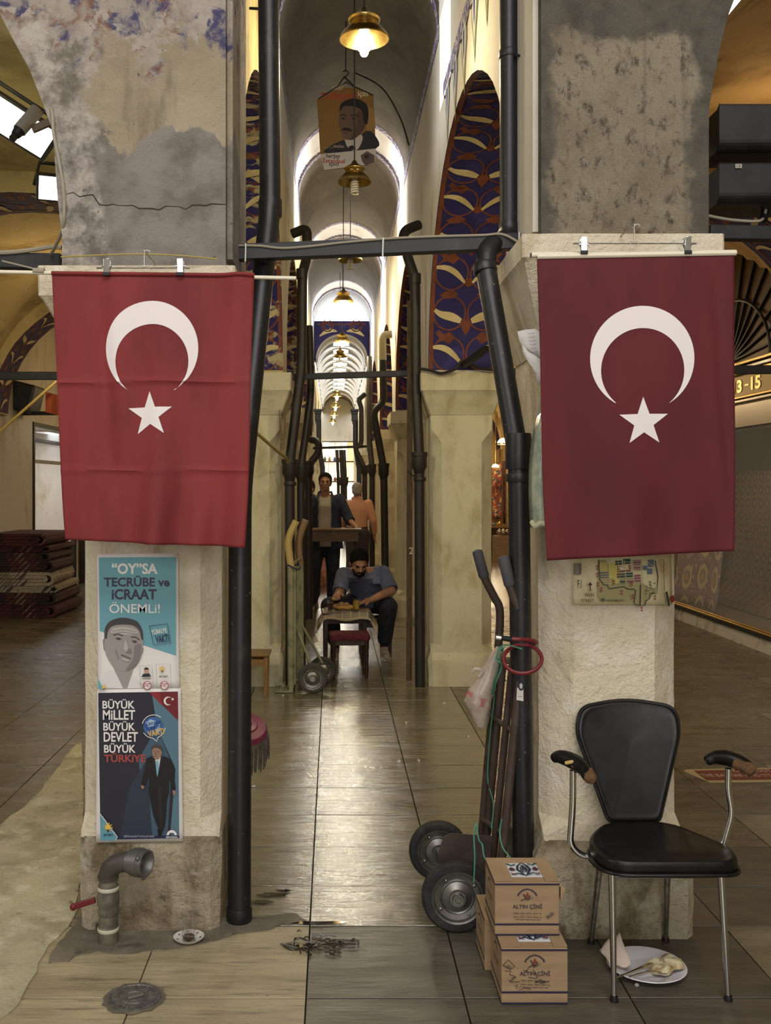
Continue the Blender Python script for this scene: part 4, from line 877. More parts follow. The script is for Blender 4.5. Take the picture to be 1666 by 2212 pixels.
p.text((60, 48, 50), 'herşey', 705, 333, 735, 345, .02, .03); p.text((178, 52, 44), 'İstanbul', 697, 341, 745, 353, .02, .03); p.text((60, 48, 50), 'için!', 711, 351, 732, 361, .02, .03)
p.poly((92, 76, 72), z2((705, 850), (740, 826), (780, 850), (778, 890), (730, 905), (712, 880))); p.disc((40, 32, 34), *z2((738, 856))[0], 5, n=12)
p.build(t)
k = MB(); k.tube([hs(744, 166), hs(728, 190), hs(748, 178), hs(768, 190), hs(744, 166)], .008, 6); k.tube([hs(688, 214), hs(728, 188)], .006, 6); k.tube([hs(768, 188), hs(806, 206)], .006, 6); k.tube([hs(747, 168)]+[hs(747+6*math.sin(a), 158-6*math.cos(a)) for a in (PI, 2.2, 1.3, .4, -.5, -1.2)], .005, 6); k.tube([hs(747, 155), P(748, -60, Yh)], .005, 6)
k.build('poster_hook', m_cable_dark, t)
# map wrapped round the right pillar
def msurf(x, y, o=0.):
    X = (x-VX)*3.546/F; Y = 3.540
    if X > 1.15: Y += (X-1.15)*1.0
    if X < .86: Y += (.86-X)*1.0
    if X < .86 or X > 1.15: X = (x-VX)*Y/F
    return Vector((X, Y-o-.002, EYE-(y-VY)*Y/F))
def z3(*pts): return [(1220+a*.1561, 1200+b*.1561) for a, b in pts]
m_parch = M('yellowed_paper', S(206, 192, 148), .7, 0, S(180, 160, 112), 9, .45, .7, mode='pos')
o3 = sheet('bazaar_map', ((1237, 1170), (1449, 1170), (1452, 1306), (1238, 1306)), msurf, m_parch, 'old yellowed street map pasted on the right pillar below the crimson flag', 'map', (26, 10))
p = Print(msurf, .00025)
p.poly((158, 146, 92), z3((430, 560), (450, 60), (1290, 10), (1290, 300), (1250, 520), (1140, 600), (1080, 690), (950, 650), (700, 640), (470, 630)))
for c, x0, y0, x1, y1 in (((188, 172, 70), 470, 80, 580, 200), ((194, 178, 66), 600, 90, 720, 300), ((108, 104, 92), 480, 210, 600, 300), ((30, 62, 46), 690, 60, 780, 120), ((32, 64, 48), 800, 40, 900, 110), ((34, 66, 50), 720, 240, 820, 305), ((34, 66, 50), 830, 230, 930, 300), ((128, 74, 84), 930, 60, 1040, 130), ((132, 72, 84), 940, 140, 1040, 200), ((134, 70, 86), 850, 330, 940, 380), ((134, 70, 86), 950, 260, 1040, 360), ((78, 92, 108), 1060, 140, 1130, 200), ((80, 94, 110), 1140, 60, 1220, 160), ((82, 96, 112), 1130, 180, 1200, 260), ((190, 176, 74), 660, 300, 740, 370), ((34, 60, 48), 740, 330, 820, 380), ((120, 48, 44), 720, 130, 900, 215)):
    p.poly(c, z3((x0, y0+(1040-x0)*.03), (x1, y0+(1040-x1)*.03), (x1, y1+(1040-x1)*.03), (x0, y1+(1040-x0)*.03)))
p.poly((206, 188, 150), z3((740, 145), (860, 115), (875, 185), (750, 205))); p.text((120, 80, 70), 'BEDESTEN', *z3((760, 150))[0], *z3((850, 165))[0], 0, .2)
for i in range(9): p.line((196, 182, 128), z3((470, 120+i*34), (1040, 70+i*37)), .9)
for x in (590, 720, 810, 920, 1050): p.line((200, 188, 138), z3((x, 60), (x+25, 400)), .9)
p.line((200, 188, 138), z3((1050, 130), (1120, 80), (1200, 140), (1240, 180), (1180, 270), (1050, 330)), 1.0)
p.line((36, 42, 44), z3((455, 60), (470, 330), (530, 405), (570, 400), (600, 455), (800, 425), (860, 460), (930, 460), (965, 480), (940, 660), (1030, 690), (1090, 680), (1110, 620), (1160, 590), (1165, 520), (1260, 520), (1280, 290), (1230, 60)), 1.9)
p.line((44, 46, 52), z3((1035, 400), (1025, 690)), 2.4); p.line((190, 176, 120), z3((1048, 330), (1042, 690)), 1.4)
random.seed(11)
for i in range(16):
    bx = random.uniform(1085, 1225)
    p.poly((64, 70, 52), z3(*[(a+bx, b) for a, b in ((0, 350+i*11), (14, 350+i*11), (18, 364+i*11), (2, 366+i*11))]))
for (x, y) in ((425, 130), (425, 230), (435, 360), (480, 430), (760, 470), (910, 530), (1215, 540), (650, 330), (720, 235), (890, 350), (1030, 700)):
    for dy in (0, 36): p.disc((142, 58, 50), *z3((x+6, y+dy+14))[0], 2.2, 2.4, 9)
p.text((30, 28, 22), 'NURUOSMANİYE', *z3((550, 590))[0], *z3((790, 625))[0], .01); p.disc((78, 84, 60), *z3((505, 605))[0], 4, n=12)
p.line((24, 24, 24), z3((326, 480), (326, 400)), 2.2); p.poly((24, 24, 24), z3((298, 402), (326, 355), (354, 402)))
p.text((48, 44, 36), 'MAIN', *z3((255, 510))[0], *z3((375, 560))[0], 0); p.text((48, 44, 36), 'STREET', *z3((200, 588))[0], *z3((380, 630))[0], 0)
p.line((36, 44, 46), z3((1380, 490), (1415, 690)), 4); p.line((36, 44, 46), z3((1340, 60), (1350, 480)), 1.0); p.disc((128, 40, 44), *z3((1460, 590))[0], 5, 8, 14); p.text((36, 44, 46), 'F.I', *z3((150, 330))[0], *z3((205, 440))[0], 0)
p.build(o3)
k = MB(); k.grid(lambda s, t: msurf(1238+16*s, 1216+24*t, .006+.012*math.sin(PI*s)), 5, 4); k.build('curled_corner', M('grey_paper_back', S(120, 112, 94), .8), o3)
# papers tucked beside the right flag, plastic sleeve below
def loose(name, label, pts, mat, rows, cat='paper'):
    k = MB(); n = len(pts[0]); k.add([q for r in pts for q in r], [(i*n+j, i*n+j+1, (i+1)*n+j+1, (i+1)*n+j) for i in range(len(pts)-1) for j in range(n-1)], 0, True)
    return tag(k.build(name, mat, solid=.0012), label, cat)
o = loose('paper_note', 'white handwritten note sticking out beside the right flag, above the curled sheet', [[P(1118, 716, 3.48), P(1136, 712, 3.47), P(1156, 710, 3.45), P(1166, 716, 3.43)], [P(1122, 735, 3.48), P(1138, 731, 3.47), P(1157, 728, 3.45), P(1168, 734, 3.43)], [P(1130, 752, 3.48), P(1144, 750, 3.47), P(1160, 750, 3.45), P(1170, 756, 3.43)], [P(1146, 768, 3.47), P(1154, 770, 3.465), P(1164, 774, 3.45), P(1172, 782, 3.43)]], m_paper, 0)
p = Print(lambda x, y, o=0: P(x, y, 3.45-o)); random.seed(3)
for i in range(6): p.line((92, 96, 140), [(1140+i*1.6, 720+i*8), (1146+i*1.6, 721+i*8), (1154+i*1.5, 719+i*8)], .7)
p.build(o, 'handwriting')
loose('paper_sheet', 'curled blank white sheet tucked beside the right flag, below the note', [[P(1128, 744, 3.465), P(1142, 760, 3.45), P(1158, 768, 3.44), P(1170, 778, 3.42)], [P(1130, 764, 3.465), P(1144, 778, 3.45), P(1158, 786, 3.44), P(1170, 796, 3.42)], [P(1142, 784, 3.46), P(1150, 792, 3.45), P(1160, 800, 3.44), P(1170, 806, 3.42)], [P(1157, 800, 3.45), P(1159, 812, 3.445), P(1160, 830, 3.44), P(1166, 832, 3.43)]], m_paper, 0)
m_mapsl = M('plastic_map_sleeve', S(188, 194, 168), .35, 0, S(150, 168, 150), 22, .4, .6, mode='pos', coat=.5)
pts = []
for i in range(9):
    t = i/8; y = 890+250*t; e = 1147-6*math.sin(t*3)+14*(1-t)**3
    pts.append([P(e, y+(10 if i == 0 else 0), 3.52), P(e+10, y, 3.47), P(e+22, y-2, 3.44), P(1184, y-2, 3.43)])
loose('map_sleeve', 'creased plastic sleeve with a map bulging out beside the right flag', pts, m_mapsl, 0, 'map')
k = MB(); k.tube(smooth_path([P(1150, 1128, 3.49), P(1158, 1137, 3.46), P(1170, 1130, 3.44), P(1184, 1134, 3.43)], 5), .010, 8); k.build('rolled_edge', M('clear_tape', S(200, 196, 160), .3), bpy.data.objects['map_sleeve'])
# ================================================================== THINGS IN FRONT
def pad(mb, out, fn, t, puff=.006, inset=.05):
    c = (sum(p[0] for p in out)/len(out), sum(p[1] for p in out)/len(out)); n = len(out); R = []
    for s, d in ((.0, -t*.5), (1-inset*.6, -t*.5), (1-inset*.15, -t*.35), (1., -.02*t), (1-inset*.15, t*.35), (1-inset*.6, t*.5), (1-inset*1.6, t*.5-puff*.5), (1-inset*3, t*.5-puff*.2), (.6, t*.5+puff*.6), (.3, t*.5+puff), (.0005, t*.5+puff)):
        R.append([fn(c[0]+(p[0]-c[0])*s, c[1]+(p[1]-c[1])*s, d) for p in out])
    vs = [v for r in R for v in r]; m = len(R)
    mb.add(vs, [(i*n+k, i*n+(k+1) % n, (i+1)*n+(k+1) % n, (i+1)*n+k) for i in range(m-1) for k in range(n)], 0, True)
def rounded(pts, r, n=6): return [(p.x, p.y) for p in fillet([Vector((a, b, 0)) for a, b in pts], r, n)]
def closed_round(pts, r, n=6):
    out = []; m = len(pts)
    for i in range(m):
        p = Vector(pts[i]+(0,)) if len(pts[i]) == 2 else Vector(pts[i]); a = Vector(pts[i-1]+(0,))-p; b = Vector(pts[(i+1) % m]+(0,))-p; rr = r[i] if isinstance(r, (list, tuple)) else r
        q = min(rr, a.length*.49, b.length*.49); s, e = p+a.normalized()*q, p+b.normalized()*q
        for k in range(n+1):
            t = k/n; v = s*(1-t)**2+p*2*t*(1-t)+e*t*t; out.append((v.x, v.y))
    return out
m_leather = M('black_leather', S(15, 14, 15), .30, 0, S(23, 21, 21), 14, bump=.10, bscale=180, dist=.001, rough2=.40, spec=.36)
m_foam = M('brown_foam', S(112, 78, 44), .9, 0, S(84, 56, 32), 40, bump=.4); m_foam_y = M('yellow_foam', S(196, 164, 84), .9)
ch = thing('armchair', 'black leather armchair on chrome legs in front of the right pillar', 'chair', (1.045, 3.28, 0), 0, local=True)
# local frame: x right, y away from the camera
k = MB(); out = closed_round([(-.20, -.205), (.215, -.205), (.235, -.10), (.11, .17), (-.10, .17), (-.225, -.03)], [.09, .09, .10, .09, .09, .12], 7)
pad(k, out, lambda x, y, d: Vector((x, y, .415+d+.008*math.cos(y*7)-(.016 if d > 0 else 0)*max(0, 1-(x*x+y*y)/.03))), .046, .004, .05); s_ = k.build('seat', m_leather, ch, sharp=80)
k = MB(); k.tube([Vector((x, y, .398)) for x, y in [(a*1.012, b*1.012) for a, b in out]], .0065, 8, closed=True); k.build('seat_piping', m_leather, s_)
def bk(x, z, d): return Vector((x, .168+.085*(z-.42)/.4+.012*(1-(x/.18)**2)-d*1., z))
out = closed_round([(-.088, .435), (.088, .435), (.178, .735), (.168, .815), (0, .842), (-.168, .815), (-.188, .735)], [.02, .02, .10, .07, .2, .07, .10], 7)
k = MB(); pad(k, out, bk, .030, .002, .045); b_ = k.build('backrest', m_leather, ch, sharp=80)
k = MB(); k.tube([bk(x*1.005, .64+(z-.64)*1.005, .002) for x, z in out], .0065, 8, closed=True); k.build('back_piping', m_leather, b_)
k = MB(); k.tube(fillet([(-.175, -.165, .383), (.175, -.165, .383), (.12, .13, .383), (-.12, .13, .383), (-.175, -.165, .383)], .03), .010, 10); k.build('seat_frame', m_chrome_worn, ch)
for (a, b) in (((-.172, -.165, .39), (-.172, -.188, .0)), ((.168, -.165, .39), (.184, -.185, .0)), ((-.125, .12, .39), (-.142, .205, .0)), ((.10, .12, .39), (.125, .222, .0))):
    k = MB(); a, b = Vector(a), Vector(b); k.tube([a, b+(a-b)*.04], [.0125, .0085], 14); lg = k.build('leg', m_chrome_worn if a.y < 0 else m_steel, ch)
    k = MB(); k.lathe([(.0, 0), (.013, 0), (.013, .006), (.010, .017)], b, 14); k.build('foot_cap', m_black, lg)
for s in (-1, 1):
    k = MB()
    pts = [(-.185, -.03, .392), (-.235, -.03, .392), (-.272, -.03, .43), (-.262, -.03, .56), (-.262, -.03, .672)] if s < 0 else [(.20, -.02, .40), (.232, -.02, .425), (.262, -.02, .53), (.248, -.02, .60), (.250, -.02, .675)]
    k.tube(fillet(pts, .05, 7), .0105, 14); ar = k.build('arm', m_chrome, ch)
    cx = pts[-1][0]; k = MB(); P0 = [Vector((cx-.052*.9, .05, .688)), Vector((cx-.03, .03, .700)), Vector((cx, 0, .697)), Vector((cx+.022*1.3, -.05, .684)), Vector((cx+.026*1.3, -.10, .668))]
    if s > 0: P0 = [Vector((cx-.06, .02, .686)), Vector((cx-.03, .02, .700)), Vector((cx+.01, .0, .702)), Vector((cx+.045, -.03, .690)), Vector((cx+.058, -.05, .680))]
    k.tube(smooth_path(P0, 5), [.010]+[.016+.010*math.sin(PI*i/20) for i in range(19)]+[.012], 12); pd = k.build('arm_pad', m_leather, ar)
    k = MB(); q = [v+Vector((.006, -.016, -.006)) for v in P0[2:]]; k.tube(smooth_path(q, 5), [.012]+[.021]*8+[.016, .010], 12); k.build('bare_foam', m_foam, pd, label='torn armrest foam')
    if s < 0:
        k = MB(); k.tube(smooth_path([P0[2]+Vector((-.022, -.022, -.004)), P0[2]+Vector((0, -.034, .004)), P0[2]+Vector((.022, -.02, -.0))], 4), .006, 8); k.build('foam_edge', m_foam_y, pd)
# ---- plate with leftovers
pl0 = P(1396, 2092, 3.29); pc_ = Vector((pl0.x, 3.285, 0))
k = MB(); k.lathe([(0, .004), (.070, .004), (.074, .006), (.100, .016), (.126, .024), (.128, .022), (.102, .012), (.078, .001), (0, .001)], pc_, 48); plate = tag(k.build('dinner_plate', M('white_porcelain', S(214, 212, 220), .12, spec=.6), origin=pc_), 'white dinner plate with leftovers on the floor under the armchair', 'plate')
k = MB()
def br(s, t):
    a = 2*PI*s; r = .056/max(abs(math.cos(a-.3))**6+abs(math.sin(a-.3))**6, .2)**(1/6)*(.86+.10*math.sin(a*2+1)+.04*math.sin(a*7)+.03*math.sin(a*13+t*4))
    sh = [1, 1.02, .97, .8, .0][min(4, int(t*4+.01))]; z = [.017, .024, .032, .037, .035][min(4, int(t*4+.01))]
    return pc_+Vector((.055+r*sh*math.cos(a)*1.0, -.012+r*sh*math.sin(a)*.95, z+.010*math.cos(a)+.004*math.sin(a*5+t*4)))
k.grid(br, 40, 4); tag(k.build('bread_piece', M('torn_bread', S(204, 190, 150), .9, 0, S(160, 124, 70), 30, .45, .65, .8, 90, .01)), 'torn piece of pale bread on the white plate', 'bread')
k = MB(); k.grid(lambda s, t: pc_+Vector((-.128+.070*s-.012*t, -.035+.09*t+.01*s, .030+.060*t*(.3+.9*s)+.006*math.sin(s*7+t*5))), 12, 10)
tag(k.build('napkin', M('paper_napkin', S(206, 186, 170), .9, bump=.3, bscale=200), solid=.0012), 'crumpled pale paper napkin standing on the plate edge', 'napkin')
k = MB(); a, b = pc_+Vector((-.105, -.085, .027)), pc_+Vector((.012, -.028, .036)); d = b-a
k.tube([a, a+d*.45, a+d*.55, a+d*.9, b], [.0035, .0055, .0065, .0075, .004], 10); kn = tag(k.build('table_knife', m_chrome), 'steel table knife lying across the plate, above the fork', 'knife')
k = MB(); k.beam(a+d*.02, a-d*.22, .011, .0015); k.build('blade', m_chrome, kn)
k = MB(); a, b = pc_+Vector((-.085, -.096, .027)), pc_+Vector((.005, -.064, .029)); k.tube(smooth_path([a, a.lerp(b, .5)+Vector((0, 0, .004)), b, b+Vector((.022, .002, -.006))], 4), .0028, 8); fk = tag(k.build('table_fork', m_chrome), 'steel fork with its prongs under the bread on the plate', 'fork')
k = MB()
for i in range(4): k.tube([b+Vector((.018, .002+(i-1.5)*.004, -.005)), b+Vector((.042, .004+(i-1.5)*.0045, -.008))], .0011, 6)
k.build('prongs', m_chrome, fk)
k = MB(); c = FL(1376, 2132); k.ball(c+Vector((0, 0, .006)), (.0075, .007, .006), 10, 7); tag(k.build('pebble', M('pale_pebble', S(150, 144, 132), .8)), 'tiny pale pebble on the floor in front of the plate', 'pebble')
# ---- cartons
m_card = M('kraft_cardboard', S(164, 134, 98), .75, 0, S(148, 118, 84), 5, .35, .7, .15, 90, .003, stretch=(1, 1, 6)); m_navy = (38, 32, 66)
m_tape = M('clear_packing_tape', S(196, 160, 116), .2, coat=.4)
def carton(label, x0, x1, y0, y1, z0, z1, front=True, scrib=False, win=True):
    k = MB(); k.span((x0, y0, z0), (x1, y1, z1)); o = tag(k.build('carton', m_card, bevel=.003), label, 'box', 'tile cartons by the carts')
    w = x1-x0; h = z1-z0
    p = Print(lambda x, y, o_=0: Vector((x0+w*x, y0-o_, z0+h*y)), .0002)
    if front:
        p.line(m_navy, [(.0, .97), (1, .97)], .035); p.line(m_navy, [(.0, .215), (1, .215)], .035); p.line(m_navy, [(.0, .02), (1, .02)], .03)
        gr = (62, 52, 62)
        p.line(gr, [(.355, .755), (.37, .80), (.43, .86), (.50, .885), (.57, .86), (.63, .80), (.645, .755)], .026)
        p.poly((132, 58, 40), [(.50, .83), (.535, .76), (.50, .69), (.47, .75)])
        p.line(gr, [(.44, .79), (.47, .72), (.50, .685), (.55, .70), (.60, .735)], .018, lambda t: 1.2-t); p.line(gr, [(.40, .66), (.46, .70), (.52, .68)], .016); p.line(gr, [(.545, .76), (.53, .71), (.51, .69)], .016)
        p.text(gr, 'ALTIN ÇİNİ', .27, .565, .73, .475+.0, .025) if False else put_text(p.mb, 'ALTIN ÇİNİ', .27, .50, .73, .615, p._f(), p._m(gr), .02)
        for y, a, b in ((.43, .29, .71), (.37, .28, .72), (.335, .31, .69), (.235+.03, .28, .52), (.235+.03, .55, .72)):
            n = 26
            for i in range(n):
                if (i*7+int(y*100)) % 6: q = a+(b-a)*i/n; p.poly(gr, [(q, y-.009), (q+(b-a)/n*.72, y-.009), (q+(b-a)/n*.72, y+.009), (q, y+.009)]) if i % 3 else p.poly(gr, [(q, y-.006), (q+(b-a)/n*.8, y-.006), (q+(b-a)/n*.8, y+.004), (q, y+.004)])
        p.step = .00002
        if not scrib: put_text(p.mb, '30x30', .78, .36, .92, .42, p._f(), p._m((70, 64, 70)), .02, .75)
        else:
            bl = (28, 24, 26)
            for ln in (((.02, .70), (.13, .63), (.20, .68), (.10, .80), (.02, .70)), ((.06, .68), (.12, .70), (.15, .66), (.07, .66)), ((.05, .60), (.14, .60), (.12, .54), (.20, .50)), ((.10, .45), (.13, .41), (.27, .41)), ((.14, .47), (.22, .50), (.13, .42)), ((.20, .33), (.24, .36), (.22, .29), (.30, .33), (.25, .25), (.34, .30), (.44, .28)),
                       ((.33, .62), (.36, .60), (.40, .64), (.35, .57)), ((.44, .70), (.50, .70), (.48, .66)), ((.47, .62), (.51, .57), (.54, .47)), ((.40, .49), (.52, .47)), ((.50, .40), (.59, .45), (.66, .41), (.50, .40)), ((.58, .44), (.58, .38), (.72, .42))):
                p.line(bl, ln, .011)
    p2 = Print(lambda x, y, o_=0: Vector((x0-o_, y0+(y1-y0)*x, z0+h*y)), .0002)
    p2.line(m_navy, [(0, .97), (1, .97)], .03); p2.line(m_navy, [(0, .02), (1, .02)], .03); p2.line(m_navy, [(0, .215), (1, .215)], .03)
    p2.line((62, 52, 62), [(.36, .75), (.43, .84), (.57, .84), (.64, .75)], .025); put_text(p2.mb, 'ALTIN ÇİNİ', .73, .50, .27, .615, p2._f(), p2._m((62, 52, 62)), .02)
    if front: p.build(o)
    p2.build(o, 'side_print')
    if win:
        k = MB(); k.span((x0+w*.29, y0+(y1-y0)*.22, z1-.006), (x0+w*.79, y0+(y1-y0)*.80, z1+.0006)); t_ = k.build('glazed_tile', M('white_glaze', S(214, 218, 226), .08), o, label='white and blue glazed tile')
        q = Print(lambda x, y, o_=0: Vector((x0+w*(.29+.5*x), y0+(y1-y0)*(.22+.58*y), z1+.0006+o_)), .0003); nb = (28, 44, 66)
        for s in (-1, 1):
            q.line(nb, [(.5+s*a, b) for a, b in ((0, .05), (.10, .25), (.20, .50), (.14, .78), (0, .98))], .06, lambda t: .5+math.sin(PI*t)); q.line(nb, [(.5+s*a, b) for a, b in ((.02, .30), (.10, .45), (.07, .65), (-.05, .80))], .045)
            q.poly((104, 34, 44), [(.5+s*a, b) for a, b in ((.27, .45), (.40, .38), (.48, .50), (.40, .66), (.30, .60))]); q.poly(nb, [(.5+s*a, b) for a, b in ((.30, .50), (.40, .44), (.45, .52), (.38, .60))])
            q.line(nb, [(.5+s*a, b) for a, b in ((.06, .10), (.25, .22), (.45, .12))], .06); q.line(nb, [(.5+s*a, b) for a, b in ((.2, .85), (.34, .78), (.48, .9))], .07); q.line((150, 60, 66), [(.5+s*a, b) for a, b in ((.30, .08), (.46, .24))], .04)
        q.poly(nb, [(.40, .28), (.5, .42), (.6, .28), (.55, .55), (.5, .66), (.45, .55)]); q.build(t_)
        for (a, b, c, d) in ((.0, .29, .0, 1.0), (.79, 1.0, .0, 1.0), (.29, .79, .80, 1.0)):
            k = MB(); k.span((x0+w*a, y0+(y1-y0)*(c+.04 if d == 1. and b-a < .3 else c), z1+.0012), (x0+w*b, y0+(y1-y0)*d, z1+.0042)); k.build('flap', m_card, o)
    return o
carton('kraft carton scribbled on in marker, at the bottom of the stack', .520, .725, 3.074, 3.276, .0, .1725, True, True)
carton('kraft carton at the bottom behind the scribbled one, mostly hidden', .500, .700, 3.285, 3.482, .0, .1725, False, False, False)
t_ = carton('kraft carton on top of the stack, tile showing in its lid', .512, .716, 3.15, 3.35, .1775, .345, True)
k = MB(); k.grid(lambda s, t: Vector((.716+.004+.016*math.sin(PI*s)*math.sin(PI*t)+.004*math.sin(s*20), 3.15+.06*s, .285+.045*t)), 10, 8); k.build('tape_tail', m_tape, t_)
# ---- two-wheeled cart leaning beside the right pillar
m_cart = M('brown_painted_tube', S(74, 60, 52), .45, 0, S(58, 44, 36), 14, .4, .7, .15, 120, .002, mode='pos'); m_grip = M('grey_rubber_grip', S(74, 74, 78), .7); m_plate = M('dark_brown_plate', S(52, 40, 34), .5, 0, S(70, 58, 48), 9)
m_rim = M('grey_steel_rim', (.26, .25, .23, 1), .38, .85, (.16, .15, .14, 1), 16, mode='pos'); m_hub = M('steel_hub', (.34, .33, .30, 1), .3, 1.)
RY = Matrix.Rotation(PI/2, 3, 'X')
def wheel(parent, c, r, tyre=m_rubber):
    k = MB(); n = 40
    k.lathe([(r*.70, -.019), (r*.80, -.024), (r*.93, -.022), (r*.99, -.013), (r, 0), (r*.99, .013), (r*.93, .022), (r*.80, .024), (r*.70, .019)], c, n, rot=RY); w = k.build('wheel', tyre, parent)
    k = MB(); k.lathe([(r*.16, .030), (r*.22, .030), (r*.24, .020), (r*.42, .010), (r*.46, .014), (r*.50, .008), (r*.64, .012), (r*.68, .022), (r*.73, .024), (r*.74, .018), (r*.72, -.018), (r*.68, -.022), (r*.5, -.008), (r*.2, -.02), (r*.16, -.02)], c, n, rot=RY); rm = k.build('rim', m_rim, w)
    k = MB(); k.lathe([(0, .036), (r*.07, .036), (r*.10, .042), (r*.15, .042), (r*.17, .03), (r*.17, -.03), (0, -.03)], c, 20, rot=RY)
    for i in range(4):
        a = PI/2*i+.6; k.ball(Vector(c)+Vector((r*.57*math.cos(a), -.013, r*.57*math.sin(a))), (.006, .005, .006), 8, 5)
    k.build('hub', m_hub, w); return w
t = thing('hand_truck', 'brown tube hand truck with grey grips leaning by the right pillar', 'cart', (.55, 3.8, 0))
RAIL = {'near': (3.60, [(1074, 1985), (1083, 1870), (1112, 1580), (1125, 1445), (1134, 1382), (1125, 1330), (1101, 1262), (1089, 1208)]), 'far': (3.98, [(1036, 1905), (1041, 1810), (1063, 1545), (1077, 1394), (1080, 1319), (1068, 1290), (1046, 1245), (1032, 1194)])}
for nm, (Y, pts) in RAIL.items():
    q = smooth_path([P(x, y, Y) for x, y in pts], 7); k = MB(); k.tube(q, .0165, 14); ra = k.build('rail', m_cart, t)
    k = MB(); a, b = P(*pts[-2], Y), P(*pts[-1], Y); d = (b-a); k.tube([a-d*.05, a, b, b+d*.08, b+d*.12], [.0185, .021, .021, .019, .010], 14); k.build('grip', m_grip, ra)
for Y, a, b in ((3.70, (1055, 1962), (1108, 1425)), (3.90, (1042, 1925), (1088, 1425))):
    k = MB(); k.tube([P(*a, Y), P(*b, Y)], .014, 12); k.build('inner_rail', m_cart, t)
for a, b, r in ((P(1108, 1427, 3.70), P(1088, 1427, 3.90), .014), (P(1109, 1580, 3.61), P(1061, 1545, 3.97), .011), (P(1088, 1800, 3.61), P(1043, 1770, 3.97), .011)): k = MB(); k.tube([a, b], r, 10); k.build('crossbar', m_cart, t)
w1 = Vector((.445, 3.575, .128)); w2 = Vector((.428, 4.045, .120))
wheel(t, w1, .128); wheel(t, w2, .120)
k = MB(); k.tube([w1+Vector((0, .02, 0)), w2-Vector((0, .02, 0))], .012, 12); k.tube(smooth_path([w1+Vector((-.03, .06, .05)), w1+Vector((-.015, .05, .02)), w1+Vector((.03, .035, -.01))], 4), .012, 10); k.build('axle', m_hub, t)
for Y in (3.65, 3.955):
    k = MB(); k.prism([((a-VX)*Y/F, EYE-(b-VY)*Y/F) for a, b in ((948, 1838), (960, 1806), (975, 1800), (1062, 1806), (1058, 1880), (948, 1872))], lambda x, z, d: Vector((x, Y+d, z)), -.002, .002); k.build('axle_plate', m_plate, t)
k = MB(); k.prism([(x, z) for x, z in ((.575, .006), (.72, .006), (.72, .014), (.60, .03), (.575, .05))], lambda x, z, d: Vector((x, 3.8+d, z)), -.16, .16); k.build('toe_plate', m_plate, t)
k = MB(); k.prism([((a-VX)*3.86/F, EYE-(b-VY)*3.86/F) for a, b in ((1104, 1786), (1138, 1842), (1141, 1856), (1134, 1868), (1100, 1868), (1096, 1800))], lambda x, z, d: Vector((x, 3.86+d, z)), -.004, .004); k.build('side_guard', M('scratched_grey_plate', S(84, 76, 68), .4, 0, S(116, 106, 96), 18), t)
p = Print(lambda x, y, o=0: P(x, y, 3.578-o)); p.poly((206, 202, 196), [(1117, 1486), (1131, 1480), (1131, 1515), (1116, 1512)]); p.disc((30, 36, 62), 1126, 1482, 6.5, 10, 18); p.disc((190, 188, 190), 1126, 1482, 3.4, 6, 14); p.line((140, 130, 120), [(1119, 1504), (1129, 1505)], 1.2); p.build(t, 'sticker')
# red cable lock round rail and pipe
k = MB(); c = P(1121, 1416, 3.62); q = []
for i in range(34):
    a = 2*PI*i/33*1.0; q.append(c+Vector((.068*math.cos(a), -.052+.10*math.sin(a*1.0)*.4-.02, .044*math.sin(a)+.006*math.cos(a))))
q2 = smooth_path([P(1106, 1380, 3.54), P(1128, 1381, 3.54), P(1152, 1384, 3.56), P(1160, 1388, 3.60), P(1150, 1392, 3.66), P(1135, 1400, 3.68)], 6)
k.tube(q, .0075, 9); k.tube(q2, .0075, 9); lk = tag(k.build('cable_lock', M('red_cable_sheath', S(118, 30, 36), .35)), 'red cable lock looped round the cart rail and drain pipe', 'lock')
k = MB(); k.tube([P(1074, 1377, 3.535), P(1104, 1381, 3.54)], .0095, 12); k.build('lock_barrel', m_black, lk); k = MB(); k.tube([P(1071, 1376.5, 3.535), P(1082, 1378, 3.535)], .0105, 14); k.build('lock_face', m_chrome, lk)
m_string = M('green_string', S(70, 140, 112), .8)
k = MB(); Y = 3.57
for pts in ([(1128, 1402, 3.56), (1100, 1394, 3.56), (1083, 1396, 3.56), (1074, 1415, 3.56), (1078, 1440, 3.6), (1066, 1478, 3.7), (1068, 1508, 3.8), (1060, 1580, 3.9), (1054, 1680, 3.93), (1066, 1735, 3.8), (1062, 1790, 3.7)], [(1092, 1397, 3.56), (1080, 1404, 3.56), (1072, 1425, 3.57), (1084, 1436, 3.57), (1074, 1470, 3.6), (1062, 1500, 3.7), (1072, 1460, 3.62), (1088, 1400, 3.57)],
            [(1030, 1778, 3.56), (1024, 1800, 3.55), (1026, 1850, 3.54), (1024, 1905, 3.53)], [(1030, 1778, 3.56), (1034, 1812, 3.55), (1042, 1825, 3.55), (1046, 1850, 3.5), (1056, 1864, 3.45)], [(1084, 1770, 3.56), (1080, 1800, 3.56), (1086, 1830, 3.5), (1100, 1850, 3.45), (1108, 1866, 3.42)]):
    k.tube(smooth_path([P(*q) for q in pts], 6), .0028, 6)
tag(k.build('green_string', m_string), 'green string tangled around the leaning hand truck', 'string')
def _bag():
    kk = NT('thin_plastic_bag'); kk.done(kk.mix(kk.ramp(kk.noise(kk.co('pos'), 30, 4), .4, .7), S(214, 196, 180), S(190, 168, 152)), .3)
    kk.b.inputs['Transmission Weight'].default_value = .25; kk.b.inputs['Alpha'].default_value = .86; return kk.m
m_bag = _bag()
rows = [(1397, 1072, 1080), (1410, 1062, 1084), (1435, 1046, 1080), (1465, 1030, 1074), (1490, 1014, 1068), (1515, 1004, 1062), (1535, 1012, 1060), (1555, 1022, 1056), (1569, 1030, 1052)]
